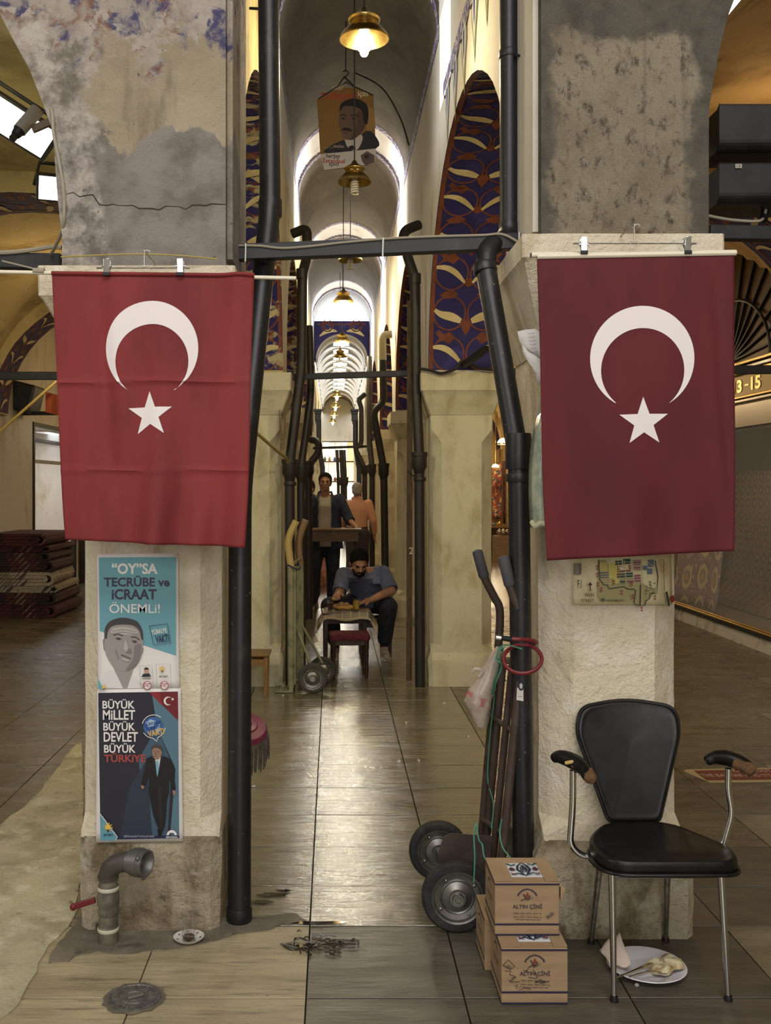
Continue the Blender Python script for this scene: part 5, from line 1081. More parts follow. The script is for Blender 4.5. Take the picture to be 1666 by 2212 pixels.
k = MB(); n = 20; R = []
for y, a, b in rows:
    r = []
    for i in range(n):
        an = 2*PI*i/n; w = 1+.10*math.sin(an*5+y*.07)+.06*math.sin(an*9+y*.13)
        q = P((a+b)/2+(b-a)/2*math.cos(an)*w, y, 3.92); q.y += (b-a)*.00085*math.sin(an)*w; r.append(q)
    R.append(r)
vs = [v for r in R for v in r]; k.add(vs, [(i*n+j, i*n+(j+1) % n, (i+1)*n+(j+1) % n, (i+1)*n+j) for i in range(len(R)-1) for j in range(n)], 0, True); k.add(R[-1], (tuple(range(n)),))
k.tube(smooth_path([P(1020, 1452, 3.90), P(1030, 1446, 3.89), P(1042, 1450, 3.89), P(1034, 1462, 3.89)], 5), .008, 7)
bag = tag(k.build('plastic_bag', m_bag), 'knotted translucent plastic bag hanging from the hand truck', 'bag')
p = Print(lambda x, y, o=0: P(x, y, 3.868-o)); p.text((178, 66, 72), 'Tamer', 1006, 1488, 1018, 1508, .02, -1.2); p.text((178, 66, 72), 'lavaş', 1034, 1510, 1052, 1526, .02, -1.4); p.build(bag, 'bag_print')['kind'] = 'stuff'
k = MB(); c = P(1040, 1562, 3.92); k.lathe([(.0, -.0), (.020, 0), (.026, .05), (.027, .052)], c, 18); tag(k.build('foam_cup', M('white_foam', S(220, 210, 196), .6)), 'white cup showing through the bottom of the plastic bag', 'cup')
# ---- standpipe with red lever
m_gunk = M('grimy_grey_pvc', S(84, 78, 66), .55, 0, S(110, 102, 84), 18, .4, .65, .3, 60, .004, mode='pos'); m_ptfe = M('white_thread_tape', S(192, 186, 164), .7)
vb = Vector(((234-VX)*3.49/F, 3.49, 0)); t = thing('standpipe', 'grimy grey standpipe with an elbow in front of the left pillar', 'pipe', vb)
zz = lambda y: EYE-(y-VY)*3.49/F
k = MB(); k.lathe([(.034, 0), (.036, zz(2020)), (.036, zz(2000)), (.033, zz(1998)), (.032, zz(1975)), (.036, zz(1972)), (.036, zz(1962)), (.034, zz(1958)), (.038, zz(1952)), (.038, zz(1930)), (.035, zz(1926)), (.036, zz(1922)), (.036, zz(1914)), (.031, zz(1908)), (.031, zz(1895))], vb, 28, caps=False); k.build('pipe', m_gunk, t)
for y in (2006, 1918): k = MB(); k.lathe([(.036, zz(y)-.006), (.0375, zz(y)-.004), (.0375, zz(y)+.006), (.036, zz(y)+.008)], vb, 24); k.build('thread_tape', m_ptfe, t)
ez = zz(1895); k = MB(); q = [vb+Vector((0, 0, ez-.005))]+[vb+Vector((.062-.062*math.cos(a), -.018*math.sin(a)*.6, ez+.058*math.sin(a))) for a in [i*PI/16 for i in range(9)]]+[vb+Vector((.085, -.012, ez+.060))]
k.tube(q, .034, 24); k.tube([q[0], q[0]+Vector((0, 0, .012))], .0365, 24); el = k.build('elbow', M('dark_grey_pvc', S(66, 60, 54), .5, 0, S(88, 80, 68), 10, mode='pos'), t)
ax = Vector((.92, -.38, .02)).normalized(); qq = ax.to_track_quat('Z', 'Y').to_matrix(); c0 = q[-1]
k = MB(); k.lathe([(.034, -.01), (.040, -.008), (.040, .006), (.046, .008), (.046, .022), (.049, .024), (.049, .040), (.046, .042), (.046, .062), (.041, .063), (.036, .058), (.030, .035), (.0, .035)], c0, 32, rot=qq)
for i in range(3):
    a = 2*PI*i/3+.4; k.ball(c0+qq @ Vector((.047*math.cos(a), .047*math.sin(a), .05)), (.009, .009, .010), 8, 6)
k.build('hose_coupling', M('grey_metal_coupling', (.16, .155, .145, 1), .45, .6), t); k = MB(); k.lathe([(.0, .036), (.010, .042), (.016, .036)], c0, 16, rot=qq); k.build('coupling_core', m_gunk, t)
k = MB(); a, b = P(206, 1944, 3.50), P(158, 1959, 3.50); k.beam(a, b, .012, .020); k.ball(b, (.012, .010, .013), 12, 8); k.build('lever', M('red_lever', S(112, 26, 32), .45), t, bevel=.003)
# ---- tea glass on saucer
c = Vector(((408-VX)*3.50/F, 3.50, 0)); k = MB(); k.lathe([(0, .004), (.026, .004), (.030, .006), (.050, .017), (.054, .018), (.052, .015), (.032, .001), (0, .001)], c, 36); sc_ = tag(k.build('saucer', M('patterned_porcelain', S(214, 208, 200), .15, 0, S(206, 196, 186), 20)), 'white saucer on the floor at the left pillar foot', 'saucer')
p = Print(lambda x, y, o=0: c+Vector((x, y, .0135+o)))
for i in range(7):
    a = 2*PI*i/7; p.disc((120, 60, 96), .041*math.cos(a), .041*math.sin(a), .004, n=8)
p.build(sc_)
m_glass = M('clear_glass', (1, 1, 1, 1), .02, trans=1., ior=1.45)
k = MB(); k.lathe([(0, .006), (.019, .006), (.023, .010), (.024, .02), (.021, .045), (.0225, .075), (.028, .098), (.0268, .098), (.0213, .075), (.0198, .045), (.0222, .02), (.021, .012), (0, .011)], c, 28); gl = tag(k.build('tea_glass', m_glass), 'nearly empty tulip tea glass standing on the saucer', 'glass')
k = MB(); k.lathe([(0, .0115), (.0205, .0125), (.0218, .018), (0, .018)], c, 20); k.build('tea_dregs', M('dark_tea', S(74, 26, 12), .1), gl)
k = MB(); k.tube([c+Vector((-.02, -.01, .022)), c+Vector((.012, .0, .014))], .0022, 6); k.ball(c+Vector((.012, -.004, .016)), (.008, .006, .003), 8, 5); k.build('spoon', m_chrome, gl)
# ---- drain cover
c = FL(290, 2157); r = .083; m_iron = M('worn_cast_iron', (.10, .095, .085, 1), .5, .3, (.19, .18, .16, 1), 50, mode='pos')
k = MB(); k.lathe([(0, .003), (.0, .004), (r*.36, .004), (r*.40, .0068), (r*.47, .0068), (r*.50, .004), (r*.88, .004), (r*.91, .007), (r*.99, .007), (r, .002)], c, 48); dc = tag(k.build('drain_cover', m_iron), 'round cast-iron drain cover let into the tan floor slabs', 'drain')
k = MB()
for i in range(30):
    a = 2*PI*i/30; rr = r*(.60+.06*(i % 2)); k.beam(c+Vector((rr*math.cos(a), rr*math.sin(a), .0048)), c+Vector((r*.86*math.cos(a), r*.86*math.sin(a), .0048)), .0045, .004)
for i in range(0, 30, 5):
    a = 2*PI*(i+.5)/30; k.ball(c+Vector((r*.62*math.cos(a), r*.62*math.sin(a), .005)), (.006, .006, .002), 8, 5)
k.build('raised_ribs', m_iron, dc); k = MB(); k.box(c+Vector((.004, .002, .008)), (.052, .018, .008), Matrix.Rotation(.5, 3, 'Z')); k.build('lift_bar', M('bright_worn_iron', (.24, .22, .20, 1), .4, .6), dc, bevel=.003)
k = MB(); pts = [(c.x+(r*1.16+.006*math.sin(i*2.7))*math.cos(i*PI/15), c.y+(r*1.16+.006*math.cos(i*1.9))*math.sin(i*PI/15)) for i in range(30)]; k.flat(pts, on_floor(.0022)); k.build('mortar_ring', m_cement, dc)
# ---- wet litter on the floor
k = MB(); random.seed(5)
for i in range(46):
    u = random.gauss(0, 1); c = FL(690+u*34, 2042+random.gauss(0, 9)); a = random.uniform(0, PI); L = random.uniform(.008, .03)
    k.tube([c+Vector((-L*math.cos(a), -L*math.sin(a)*.5, .004)), c+Vector((0, .004, .007)), c+Vector((L*math.cos(a), L*math.sin(a)*.5, .004))], .0022, 5)
k.tube(smooth_path([FL(606, 2042)+Vector((0, 0, .005)), FL(622, 2046)+Vector((0, 0, .006)), FL(642, 2052)+Vector((0, 0, .005)), FL(628, 2054)+Vector((0, 0, .005)), FL(612, 2046)+Vector((0, 0, .005))], 5), .003, 6)
o = k.build('wet_litter', M('wet_dark_litter', S(52, 46, 36), .25)); tag(o, 'dark wet shreds swept together on the passage floor', 'litter'); o['kind'] = 'stuff'
k = MB()
for i in range(110):
    c = FL(700+random.gauss(0, 95), 1965+random.uniform(-90, 95)); k.ball(c+Vector((0, 0, .0005)), (random.uniform(.0015, .004), random.uniform(.0015, .003), .0018), 6, 4)
o = k.build('water_drops', M('water_drop', (.9, .9, .9, 1), .02, trans=.9)); tag(o, 'scattered water drops on the floor between the pillars', 'water'); o['kind'] = 'stuff'
k = MB()
for (u, v) in ((612, 1503), (862, 1646), (878, 1562), (905, 1644), (330, 1895), (548, 1700), (1012, 1592), (960, 1520)):
    c = FL(u, v); k.box(c+Vector((0, 0, .004)), (.018, .008, .006), Matrix.Rotation(u*.7, 3, 'Z'))
o = k.build('paper_scraps', m_paper); tag(o, 'tiny white paper scraps scattered over the passage floor', 'litter'); o['kind'] = 'stuff'
# ---- mop behind the left pipe
c = P(532, 1572, 4.34); t = thing('mop', 'pink mop head with grey strings behind the left drain pipe', 'mop', Vector((c.x, c.y, 0)))
m_pink = M('dark_pink_plastic', S(132, 44, 76), .3, coat=.2); tilt = Matrix.Rotation(.5, 3, 'X') @ Matrix.Rotation(.12, 3, 'Y')
k = MB(); k.lathe([(0, .030), (.020, .030), (.024, .022), (.045, .020), (.050, .012), (.085, .008), (.093, -.004), (.094, -.018), (.088, -.020), (0, -.018)], c, 32, rot=tilt); k.build('mop_disc', m_pink, t)
k = MB(); k.tube([c+Vector((-.03, .012, .02)), Vector((-.392, 4.38, 1.15))], .010, 10); k.build('handle', m_pink, t)
k = MB(); random.seed(9)
for i in range(70):
    a = 2*PI*i/70+random.uniform(-.03, .03); s = c+tilt @ Vector((.084*math.cos(a), .084*math.sin(a), -.014)); L = random.uniform(.10, .14)
    e = Vector((s.x+.012*math.cos(a)+random.uniform(-.008, .008), s.y+.008*math.sin(a), s.z-L)); k.tube(smooth_path([s, s.lerp(e, .4)+Vector((.010*math.cos(a), .010*math.sin(a), .01)), e], 3), [.0045]*6+[.003], 5)
o = k.build('mop_strings', M('grey_mop_yarn', S(96, 86, 74), .95, 0, S(70, 62, 52), 40), t); o['kind'] = 'stuff'
# ---- stools
m_wood = M('varnished_wood', S(142, 104, 52), .4, 0, S(112, 78, 36), 9, .35, .7, .1, 60, .003, stretch=(8, 1, 1)); m_dwood = M('dark_walnut', S(62, 36, 24), .35, 0, S(44, 26, 18), 10, stretch=(1, 1, .3)); m_velvet = M('red_velvet', S(98, 22, 34), .85, 0, S(70, 14, 24), 30)
def stool(name, label, loc, w, d, h, seat_m, wood, taper=.8, cushion=False, rot=0, leg_w=.032, apron=.05, turned=False):
    t = thing(name, label, 'stool', loc, rot, local=True)
    k = MB()
    if cushion: pad(k, closed_round([(-w/2, -d/2), (w/2, -d/2), (w/2, d/2), (-w/2, d/2)], .03), lambda x, y, e: Vector((x, y, h-.028+e)), .05, .012, .06)
    else: k.span((-w/2, -d/2, h-.022), (w/2, d/2, h))
    k.build('seat', seat_m, t, bevel=0 if cushion else .005)
    k = MB(); i = leg_w*.7
    for s in (-1, 1): k.box((0, s*(d/2-i-.005), h-.045-apron/2), (w-leg_w*2-.01, .018, apron)); k.box((s*(w/2-i-.005), 0, h-.045-apron/2), (.018, d-leg_w*2-.01, apron))
    k.build('apron', wood, t)
    for sx in (-1, 1):
        for sy in (-1, 1):
            c = Vector((sx*(w/2-i-.008), sy*(d/2-i-.008), 0)); k = MB()
            if turned: k.lathe([(.010, 0), (.014, .01), (.012, .03), (.017, .10), (.012, .14), (.018, .2), (.014, h-.14), (.020, h-.12), (.020, h-.045)], c, 14, caps=True)
            else: k.box(c+Vector((0, 0, (h-.024)/2)), (leg_w, leg_w, h-.024), taper=taper)
            k.build('leg', wood, t)
    return t
stool('wooden_stool', 'small varnished wooden stool half hidden behind the left drain pipe', (-.655, 7.66, 0), .345, .24, .328, m_wood, m_wood, .72)
stool('velvet_stool', 'dark wooden stool with red velvet seat before the newspaper table', (.135, 8.35, 0), .335, .26, .375, m_velvet, m_dwood, cushion=True, rot=.06, turned=True)
t = stool('low_table', 'low dark stool serving as the table under the newspaper', (.10, 8.80, 0), .40, .34, .50, m_dwood, m_dwood, rot=.05); t['category'] = 'table'
stool('low_stool', 'dark wooden stool under the seated eating man', (.40, 9.52, 0), .34, .30, .36, m_dwood, m_dwood)
# newspaper cloth
def nsurf(u, v, o=0.):
    x = -.33+.70*u; y = -.24+.44*v; e = max(0, abs(x-.02)-.20); z = .504+o
    f = max(0, -y-.17)
    drop = e*.95+f*1.15; xx = x-math.copysign(e*.55, x-.02) if e else x; yy = y+f*.72
    return Vector((.10+xx, 8.80+yy-o*.4, z-drop*.8-.010*math.sin(u*16)*min(1, drop*12)))
k = MB(); k.grid(lambda u, v: nsurf(u, v), 34, 22); np_ = tag(k.build('newspaper', M('newsprint', S(176, 158, 124), .85), solid=.0015), 'open newspaper spread as a cloth over the low table', 'newspaper')
p = Print(nsurf, .00004)
for i in range(9):
    for j in range(5):
        u0 = .03+i*.105; v0 = .03+j*.19
        if (i*5+j*3) % 7 == 0:
            for a in range(3):
                for b in range(3): p.poly((74, 66, 58), [(u0+a*.03, v0+b*.05), (u0+a*.03+.03, v0+b*.05), (u0+a*.03+.03, v0+b*.05+.05), (u0+a*.03, v0+b*.05+.05)])
        else:
            for q in range(5): p.line((106, 96, 82), [(u0+.022*m, v0+.03+q*.03) for m in range(5)], .012)
p.k = 0; p.build(np_)
def tumbler(label, c, r, h, liquid, fill):
    k = MB(); k.lathe([(0, .002), (r*.82, .002), (r*.86, .006), (r, h), (r*.94, h), (r*.8, .008), (0, .008)], c, 20); o = tag(k.build('drinking_glass', m_glass), label, 'glass')
    k = MB(); k.lathe([(0, .009), (r*.78, .009), (r*(.80+.14*fill), h*fill), (0, h*fill)], c, 18); k.build('drink', M('drink_'+label.split()[0], liquid, .15, emis=0), o); return o
TT = .508
tumbler('dark red tea in a glass on the newspaper table', Vector(((714-VX)*8.72/F, 8.72, TT)), .028, .095, S(70, 16, 14), .72); tumbler('orange juice in a glass on the newspaper table', Vector(((770-VX)*8.78/F, 8.78, TT)), .032, .10, S(222, 178, 40), .82)
k = MB(); c = Vector(((745-VX)*8.76/F, 8.76, TT))
for i in range(7): k.ball(c+Vector((random.uniform(-.05, .05), random.uniform(-.03, .03), .014+random.uniform(0, .012))), (.032, .022, .014), 10, 6)
tag(k.build('flatbread', M('fried_flatbread', S(206, 158, 70), .7, 0, S(166, 110, 40), 20)), 'golden flatbread pieces lying on the newspaper table', 'bread')
k = MB(); c = Vector(((738-VX)*8.90/F, 8.90, TT)); k.grid(lambda s, t: c+Vector((-.09+.2*s, -.05+.10*t, .012+.04*math.sin(PI*s)*math.sin(PI*t)+.01*math.sin(s*22+t*9))), 14, 8); tag(k.build('food_wrapper', M('crumpled_foil_paper', S(184, 150, 104), .4, 0, S(140, 90, 60), 30), solid=.001), 'crumpled food wrapper lying behind the flatbread', 'wrapper')
# ---- green hand truck by the second left pillar
m_green = M('pale_green_paint', S(134, 132, 100), .55, 0, S(98, 92, 66), 12, .45, .7, mode='pos'); m_tapeg = M('tan_tape', S(176, 150, 84), .6)
t = thing('hand_truck', 'pale green hand truck with taped handles at the second left pillar', 'cart', (-.30, 7.85, 0))
for Y, pts in ((7.72, [(629, 1484), (629, 1225), (621, 1165), (640, 1126)]), (8.02, [(650, 1455), (649, 1220), (643, 1170), (660, 1124)])):
    q = fillet([P(x, y, Y) for x, y in pts], .10, 6); k = MB(); k.tube(q, .027, 14); ra = k.build('rail', m_green, t)
    k = MB(); a, b, c = P(*pts[1], Y), P(*pts[2], Y), P(*pts[3], Y); k.tube(fillet([a, b, c+(c-b)*.02], .10, 6), .029, 14); k.build('taped_handle', m_tapeg if Y < 7.9 else M('brown_tape', S(128, 98, 66), .6), ra)
for y in (1220, 1330, 1440): k = MB(); k.tube([P(629, y, 7.72), P(649, y-14, 8.02)], .014, 10); k.build('crossbar', m_green, t)
for i, (Y, px) in enumerate(((7.72, 637), (7.80, 643), (7.92, 647))): k = MB(); k.tube([P(px, 1478, Y), P(px, 1225, Y)], .012, 10); k.build('slat', m_green, t)
wa = Vector(((676-VX)*7.8/F, 7.69, .116)); wb_ = Vector(((697-VX)*8.05/F, 8.05, .112)); wheel(t, wa, .116, M('worn_grey_rubber', S(64, 64, 60), .8)); wheel(t, wb_, .110, M('worn_grey_rubber_far', S(56, 56, 52), .8))
k = MB(); k.tube([wa, wb_], .012, 10); k.build('axle', m_hub, t)
for a, b in ((P(640, 1352, 7.74), wa+Vector((-.0, .03, .06))), (P(650, 1345, 8.0), wb_+Vector((0, -.03, .06))), (P(630, 1470, 7.73), wa+Vector((0, .03, 0))), (P(650, 1452, 8.01), wb_+Vector((0, -.03, 0)))): k = MB(); k.tube([a, b], .011, 10); k.build('brace', m_green, t)
k = MB(); k.prism([(a, b) for a, b in ((-.46, .004), (-.31, .004), (-.31, .05), (-.335, .05), (-.345, .018), (-.46, .010))], lambda x, z, d: Vector((x, 7.87+d, z)), -.18, .18); k.build('toe_plate', m_green, t)
k = MB(); c = P(634, 1224, 7.76); k.tube([c+Vector((.055*math.cos(a), .10*math.sin(a)*.6-.02, .016*math.sin(a*2))) for a in [2*PI*i/20 for i in range(21)]], .006, 7); tag(k.build('blue_tether', M('blue_cord', S(34, 44, 86), .5)), 'blue cord tied round the green hand truck', 'cord')
# ================================================================== LAMPS
m_lampb = M('aged_brass', (.50, .36, .12, 1), .28, 1., (.30, .21, .08, 1), 20); m_bulb_on = M('lit_bulb', (1, .95, .8, 1), .4, emis=14, ecol=(1, .90, .62, 1)); m_bulb_off = M('unlit_bulb', S(214, 208, 190), .35)
LAMPS = [(787, 5.2, 1, 'nearest'), (766, 7.65, 0, 'unlit spiral-bulb'), (757, 10.3, 0, ''), (742, 12.6, 1, ''), (740, 16.1, 1, ''), (735, 18.0, 0, ''), (728, 22.5, 1, ''), (725, 25.5, 1, ''), (722, 28.5, 1, ''), (719, 31.5, 1, '')]
LL = ['brass pendant lamp nearest the viewer, lit, at the very top', 'unlit brass pendant lamp with a spiral bulb in front of the hanging poster', 'pendant lamp half hidden behind the iron tie bar, spiral bulb below it', 'lit brass pendant lamp just below the iron tie bar', 'lit brass pendant lamp beneath the daylight lunette', 'unlit pendant lamp small under the lunette, behind the lit one', 'far lit lamp, highest of the four in the low vault', 'far lit lamp, second of the four in the low vault', 'far lit lamp, third of the four in the low vault', 'far lit lamp, lowest of the four in the low vault']
for i, (px, Y, on, _) in enumerate(LAMPS):
    X = (px-VX)*Y/F; rz = 3.93 if Y < 20 else 3.62; top = 5.46 if Y < 20 else 4.72; c = Vector((X, Y, rz)); ns = 32 if Y < 13 else 18
    t = thing('pendant_lamp', LL[i], 'lamp', Vector((X, Y, rz)), group='brass pendant lamps')
    k = MB(); k.lathe([(.128, 0), (.131, .004), (.124, .020), (.108, .042), (.085, .066), (.070, .078), (.070, .090), (.082, .096), (.084, .108), (.074, .116), (.050, .130), (.030, .142), (.020, .160), (.010, .172), (0, .174)], c, ns); k.lathe([(.127, .002), (.105, .040), (.082, .064), (.04, .080), (0, .085)], c, ns); k.build('shade', m_lampb, t, sharp=60)
    k = MB(); k.tube([c+Vector((0, 0, .17)), Vector((X, Y, top))], .005, 6); k.build('cord', m_cable_dark, t)
    k = MB()
    if on:
        k.lathe([(0, -.085), (.014, -.083), (.022, -.070), (.020, -.062), (.031, -.052), (.026, -.040), (.034, -.028), (.029, -.014), (.034, 0), (.028, .016), (.028, .05), (0, .06)], c, 18)
    else:
        k.tube([c+Vector((.026*math.cos(a*1.0), .026*math.sin(a), -.085+.012*a/2/PI*1.55)) for a in [i2*PI/6 for i2 in range(60)]], .0075, 7)
        k.lathe([(.02, .0), (.024, .03), (.02, .06)], c, 14, caps=True)
    k.build('bulb', m_bulb_on if on else m_bulb_off, t)
    if on: light('pendant_glow', 'POINT', (X, Y, rz-.13), (40 if Y < 6 else 75) if Y < 20 else 30, (1, .84, .55), .06)
# ================================================================== FLOODLIGHTS
m_face = M('floodlight_glass', (1, 1, 1, 1), .3, emis=5, ecol=(1, .97, .9, 1)); m_house = M('black_floodlight_housing', S(24, 24, 27), .45, 0, S(38, 38, 40), 10)
def flood(label, c, aim, w, h, d, on=True, power=60, col=YEL, spot=2.4, roll=0.):
    q = (Vector(aim)-c).to_track_quat('-Z', 'Y').to_matrix() @ Matrix.Rotation(roll, 3, 'Z'); t = thing('floodlight', label, 'lamp', c)
    k = MB(); n = 14; pr = [(-h/2, -d*.15), (-h/2, d*.25), (-h*.42, d*.6), (-h*.2, d*.85), (h*.2, d*.85), (h*.42, d*.6), (h/2, d*.25), (h/2, -d*.15)]
    k.prism([(a, b) for a, b in pr], lambda a, b, e: c+q @ Vector((e, a, b)), -w/2, w/2); k.build('housing', m_house, t, bevel=.006)
    k = MB(); k.box(c+q @ Vector((0, 0, -d*.17)), (w*1.06, h*1.08, .018), q); k.build('front_frame', m_black, t, bevel=.003)
    k = MB(); k.box(c+q @ Vector((0, 0, -d*.17-.010)), (w*.93, h*.92, .004), q); k.build('front_glass', m_face if on else m_house, t)
    k = MB(); a = c+q @ Vector((-w*.56, 0, d*.2)); b = c+q @ Vector((w*.56, 0, d*.2)); k.tube([a, a+Vector((0, .1, .16)), b+Vector((0, .1, .16)), b], .012, 8); k.build('bracket', m_house, t)
    if on: light('floodlight_beam', 'SPOT', c+q @ Vector((0, 0, -d*.17-.05)), power, col, .12, aim=aim, angle=spot, blend=.6)
    return t
flood('large black floodlight with a glowing face under the left arch', P(30, 262, 5.1), P(160, 700, 3.6), .42, .17, .18, True, 14, roll=.45)
flood('small black floodlight half behind the left arch edge', P(126, 405, 5.9), P(200, 900, 3.9), .24, .15, .10, True, 8)
t = thing('spot_lamp', 'silver cylinder spot lamp on an arm at the left arch edge', 'lamp', P(85, 262, 4.35))
k = MB(); a, b = P(80, 238, 4.35), P(42, 282, 4.30); k.tube([a, b], .030, 20); k.build('lamp_body', M('brushed_silver', S(150, 146, 142), .4, .2), t)
k = MB(); d = (b-a).normalized(); k.tube([b, b+d*.03], [.026, .020], 18); k.tube([b+d*.03, b+d*.055], .016, 14); k.build('lamp_nozzle', m_black, t); k = MB(); k.tube([a, a-d*.008], [.031, .027], 18); k.build('lamp_cap', m_black, t)
k = MB(); k.beam(P(70, 280, 4.33), P(112, 262, 4.33), .02, .03); k.build('arm', M('grey_steel_arm', S(118, 104, 88), .5), t)
t = thing('floodlight', 'big black twin-box floodlight seen from behind, right of the right pillar', 'lamp', P(1610, 340, 3.95))
for (y0, y1, dz) in ((228, 342, .0), (352, 452, .02)):
    k = MB(); a0 = P(1533, y0+14, 3.9); a1 = P(1760, y1, 3.9)
    k.prism([(y, z) for y, z in ((0, 0), (.02, -.02), (.24, -.02), (.30, (a1.z-a0.z)*.2), (.30, (a1.z-a0.z)*.85), (.22, (a1.z-a0.z)), (.03, (a1.z-a0.z)), (0, (a1.z-a0.z)*.85))], lambda y, z, d: Vector((d, 3.80+y, a0.z+z)), a0.x, a1.x); k.build('housing', m_house, t, bevel=.012)
k = MB(); k.beam(P(1545, 347, 3.95), P(1760, 338, 3.95), .03, .02); k.build('seam', m_black, t)
p = Print(lambda x, y, o=0: P(x, y, 3.795-o)); p.poly((176, 168, 150), [(1589, 354), (1603, 354), (1603, 363), (1589, 363)]); p.text((40, 38, 36), 'CE', 1591, 355.5, 1601, 361.5, .02); p.build(t, 'ce_label')
k = MB(); k.tube([P(1655, 452, 3.93), P(1650, 475, 3.9)], .016, 10); k.tube([P(1700, 452, 3.93), P(1700, 498, 3.88)], .02, 10); k.build('stem', m_house, t)
# working light of the aisles (floods mounted out of sight above the arches)
light('aisle_flood_left', 'SPOT', (-1.9, 4.4, 3.6), 105, (1, .88, .50), .12, aim=(-.75, 8.2, 1.4), angle=1.7)
light('aisle_flood_right', 'SPOT', (2.0, 4.5, 3.4), 110, (1, .80, .46), .12, aim=(1.1, 8.2, 1.4), angle=1.7)
light('aisle_lamp_left', 'POINT', (-2.5, 6.2, 3.3), 8, (1, .92, .55), .1); light('aisle_lamp_left', 'POINT', (-2.9, 10.4, 3.2), 22, WARM, .1); light('aisle_lamp_left', 'POINT', (-2.5, 14.5, 3.0), 24, WARM, .1)
light('aisle_lamp_right', 'POINT', (2.9, 6.3, 3.7), 7, WARM, .1); light('aisle_lamp_right', 'POINT', (2.7, 10.4, 3.3), 16, WARM, .1); light('aisle_lamp_right', 'POINT', (2.7, 14.3, 3.0), 26, WARM, .1); light('aisle_lamp_right', 'POINT', (2.6, 19, 3.0), 40, WARM, .1)
light('aisle_lamp_left', 'POINT', (-2.3, 19, 3.0), 30, WARM, .1)
# ================================================================== RIGHT AISLE SHOP
m_pane = M('shop_glass', (.9, .95, .95, 1), .02, spec=.7, alpha=.10)
XS = AR
t = thing('shop_window', 'carpet shop window with brass sill and gilded frieze, right aisle', 'shop window', (XS, 9.7, 0))
k = MB(); k.prism([(x, z) for x, z in ((XS-.02, 0), (XS+.3, 0), (XS+.3, .14), (XS+.02, .13))], lambda x, z, d: Vector((x, d, z)), 6.2, 13.2); k.build('plinth', plaster('whitewashed_plinth', S(178, 172, 160), [(S(120, 110, 92), 5, .5, .7, ONE, 2)]), t)
k = MB(); k.span((XS-.005, 6.2, .125), (XS+.3, 13.2, .165)); k.build('black_ledge', m_black, t)
for z, r in ((.178, .012), (.20, .009)): k = MB(); k.tube([(XS-.004, 6.2, z), (XS-.004, 13.2, z)], r, 10); k.build('brass_rail', m_brass, t)
k = MB(); k.span((XS+.01, 6.2, .165), (XS+1.2, 13.2, .19)); k.build('window_floor', M('brown_felt', S(96, 76, 60), .9), t)
k = MB(); k.span((XS+1.10, 6.3, .19), (XS+1.16, 13.1, 2.85)); k.build('back_panel', M('dark_brown_panel', S(44, 33, 25), .6), t)
k = MB(); k.span((XS+.35, 13.02, .19), (XS+1.10, 13.1, 2.85)); k.build('end_panel', M('mid_brown_panel', S(72, 56, 40), .6), t)
for a, b in ((6.2, 9.0), (9.0, 13.2)): k = MB(); k.span((XS+.01, a, .19), (XS+.018, b, 2.2)); k.build('pane', m_pane, t)
k = MB(); k.span((XS-.01, 6.2, 2.2), (XS+.3, 13.2, 2.44)); k.build('steel_fascia', M('brushed_steel', (.46, .43, .40, 1), .28, 1.), t)
k = MB(); k.span((XS-.03, 6.2, 2.50), (XS+.3, 13.2, 2.72)); k.build('frieze', M('dark_gilded_board', (.22, .15, .06, 1), .4, .6), t)
for z, h, d, mm in ((2.455, .03, .06, m_chrome_worn), (2.49, .025, .07, m_gold), (2.735, .03, .08, m_gold), (2.775, .035, .09, m_chrome_worn), (2.82, .03, .11, m_gold)):
    k = MB(); k.span((XS-d, 6.2, z-h/2), (XS+.3, 13.2, z+h/2)); k.build('moulding', mm, t, bevel=.006)
k = MB()
for txt, y0, y1 in (('11', 10.72, 10.54), ('-', 10.42, 10.32), ('13', 10.24, 10.02), ('-', 9.95, 9.86), ('15', 9.80, 9.58)):
    put_text(k, txt, 0, 2.545 if txt != '-' else 2.60, 1, 2.675 if txt != '-' else 2.615, lambda u, z: Vector((XS-.036, y0+(y1-y0)*u, z)), 0, .03)
k.build('gilt_numerals', M('gilt_letters', (.85, .60, .25, 1), .3, 1.), t)
# striped lunette above
k = MB(); cy, cz, R0 = 10.30, 2.86, 1.16
k.flat([(cy-1.68, cz), (cy+1.68, cz)]+[(cy+1.68*math.cos(PI*i/20), cz+R0*math.sin(PI*i/20)) for i in range(1, 20)], lambda y, z: Vector((XS-.012, y, z))); lu = tag(k.build('lunette_panel', M('bronze_panel', S(82, 60, 26), .4, .4), solid=.01), 'dark bronze lunette with radiating black bars above the carpet shop', 'panel')
for i in range(15):
    a = PI*(i+.5)/15; k = MB(); k.beam((XS-.03, cy, cz+.02), (XS-.03, cy+1.64*math.cos(a), cz+.02+1.12*math.sin(a)), .02, .035, up=(1, 0, 0)); k.build('radial_bar', m_black, lu)
k = MB(); k.tube([(XS-.05, cy+.55*math.cos(PI*i/20)*1.75, cz+.55*R0*math.sin(PI*i/20)) for i in range(21)], .016, 8); k.build('ring_bar', m_house, lu)
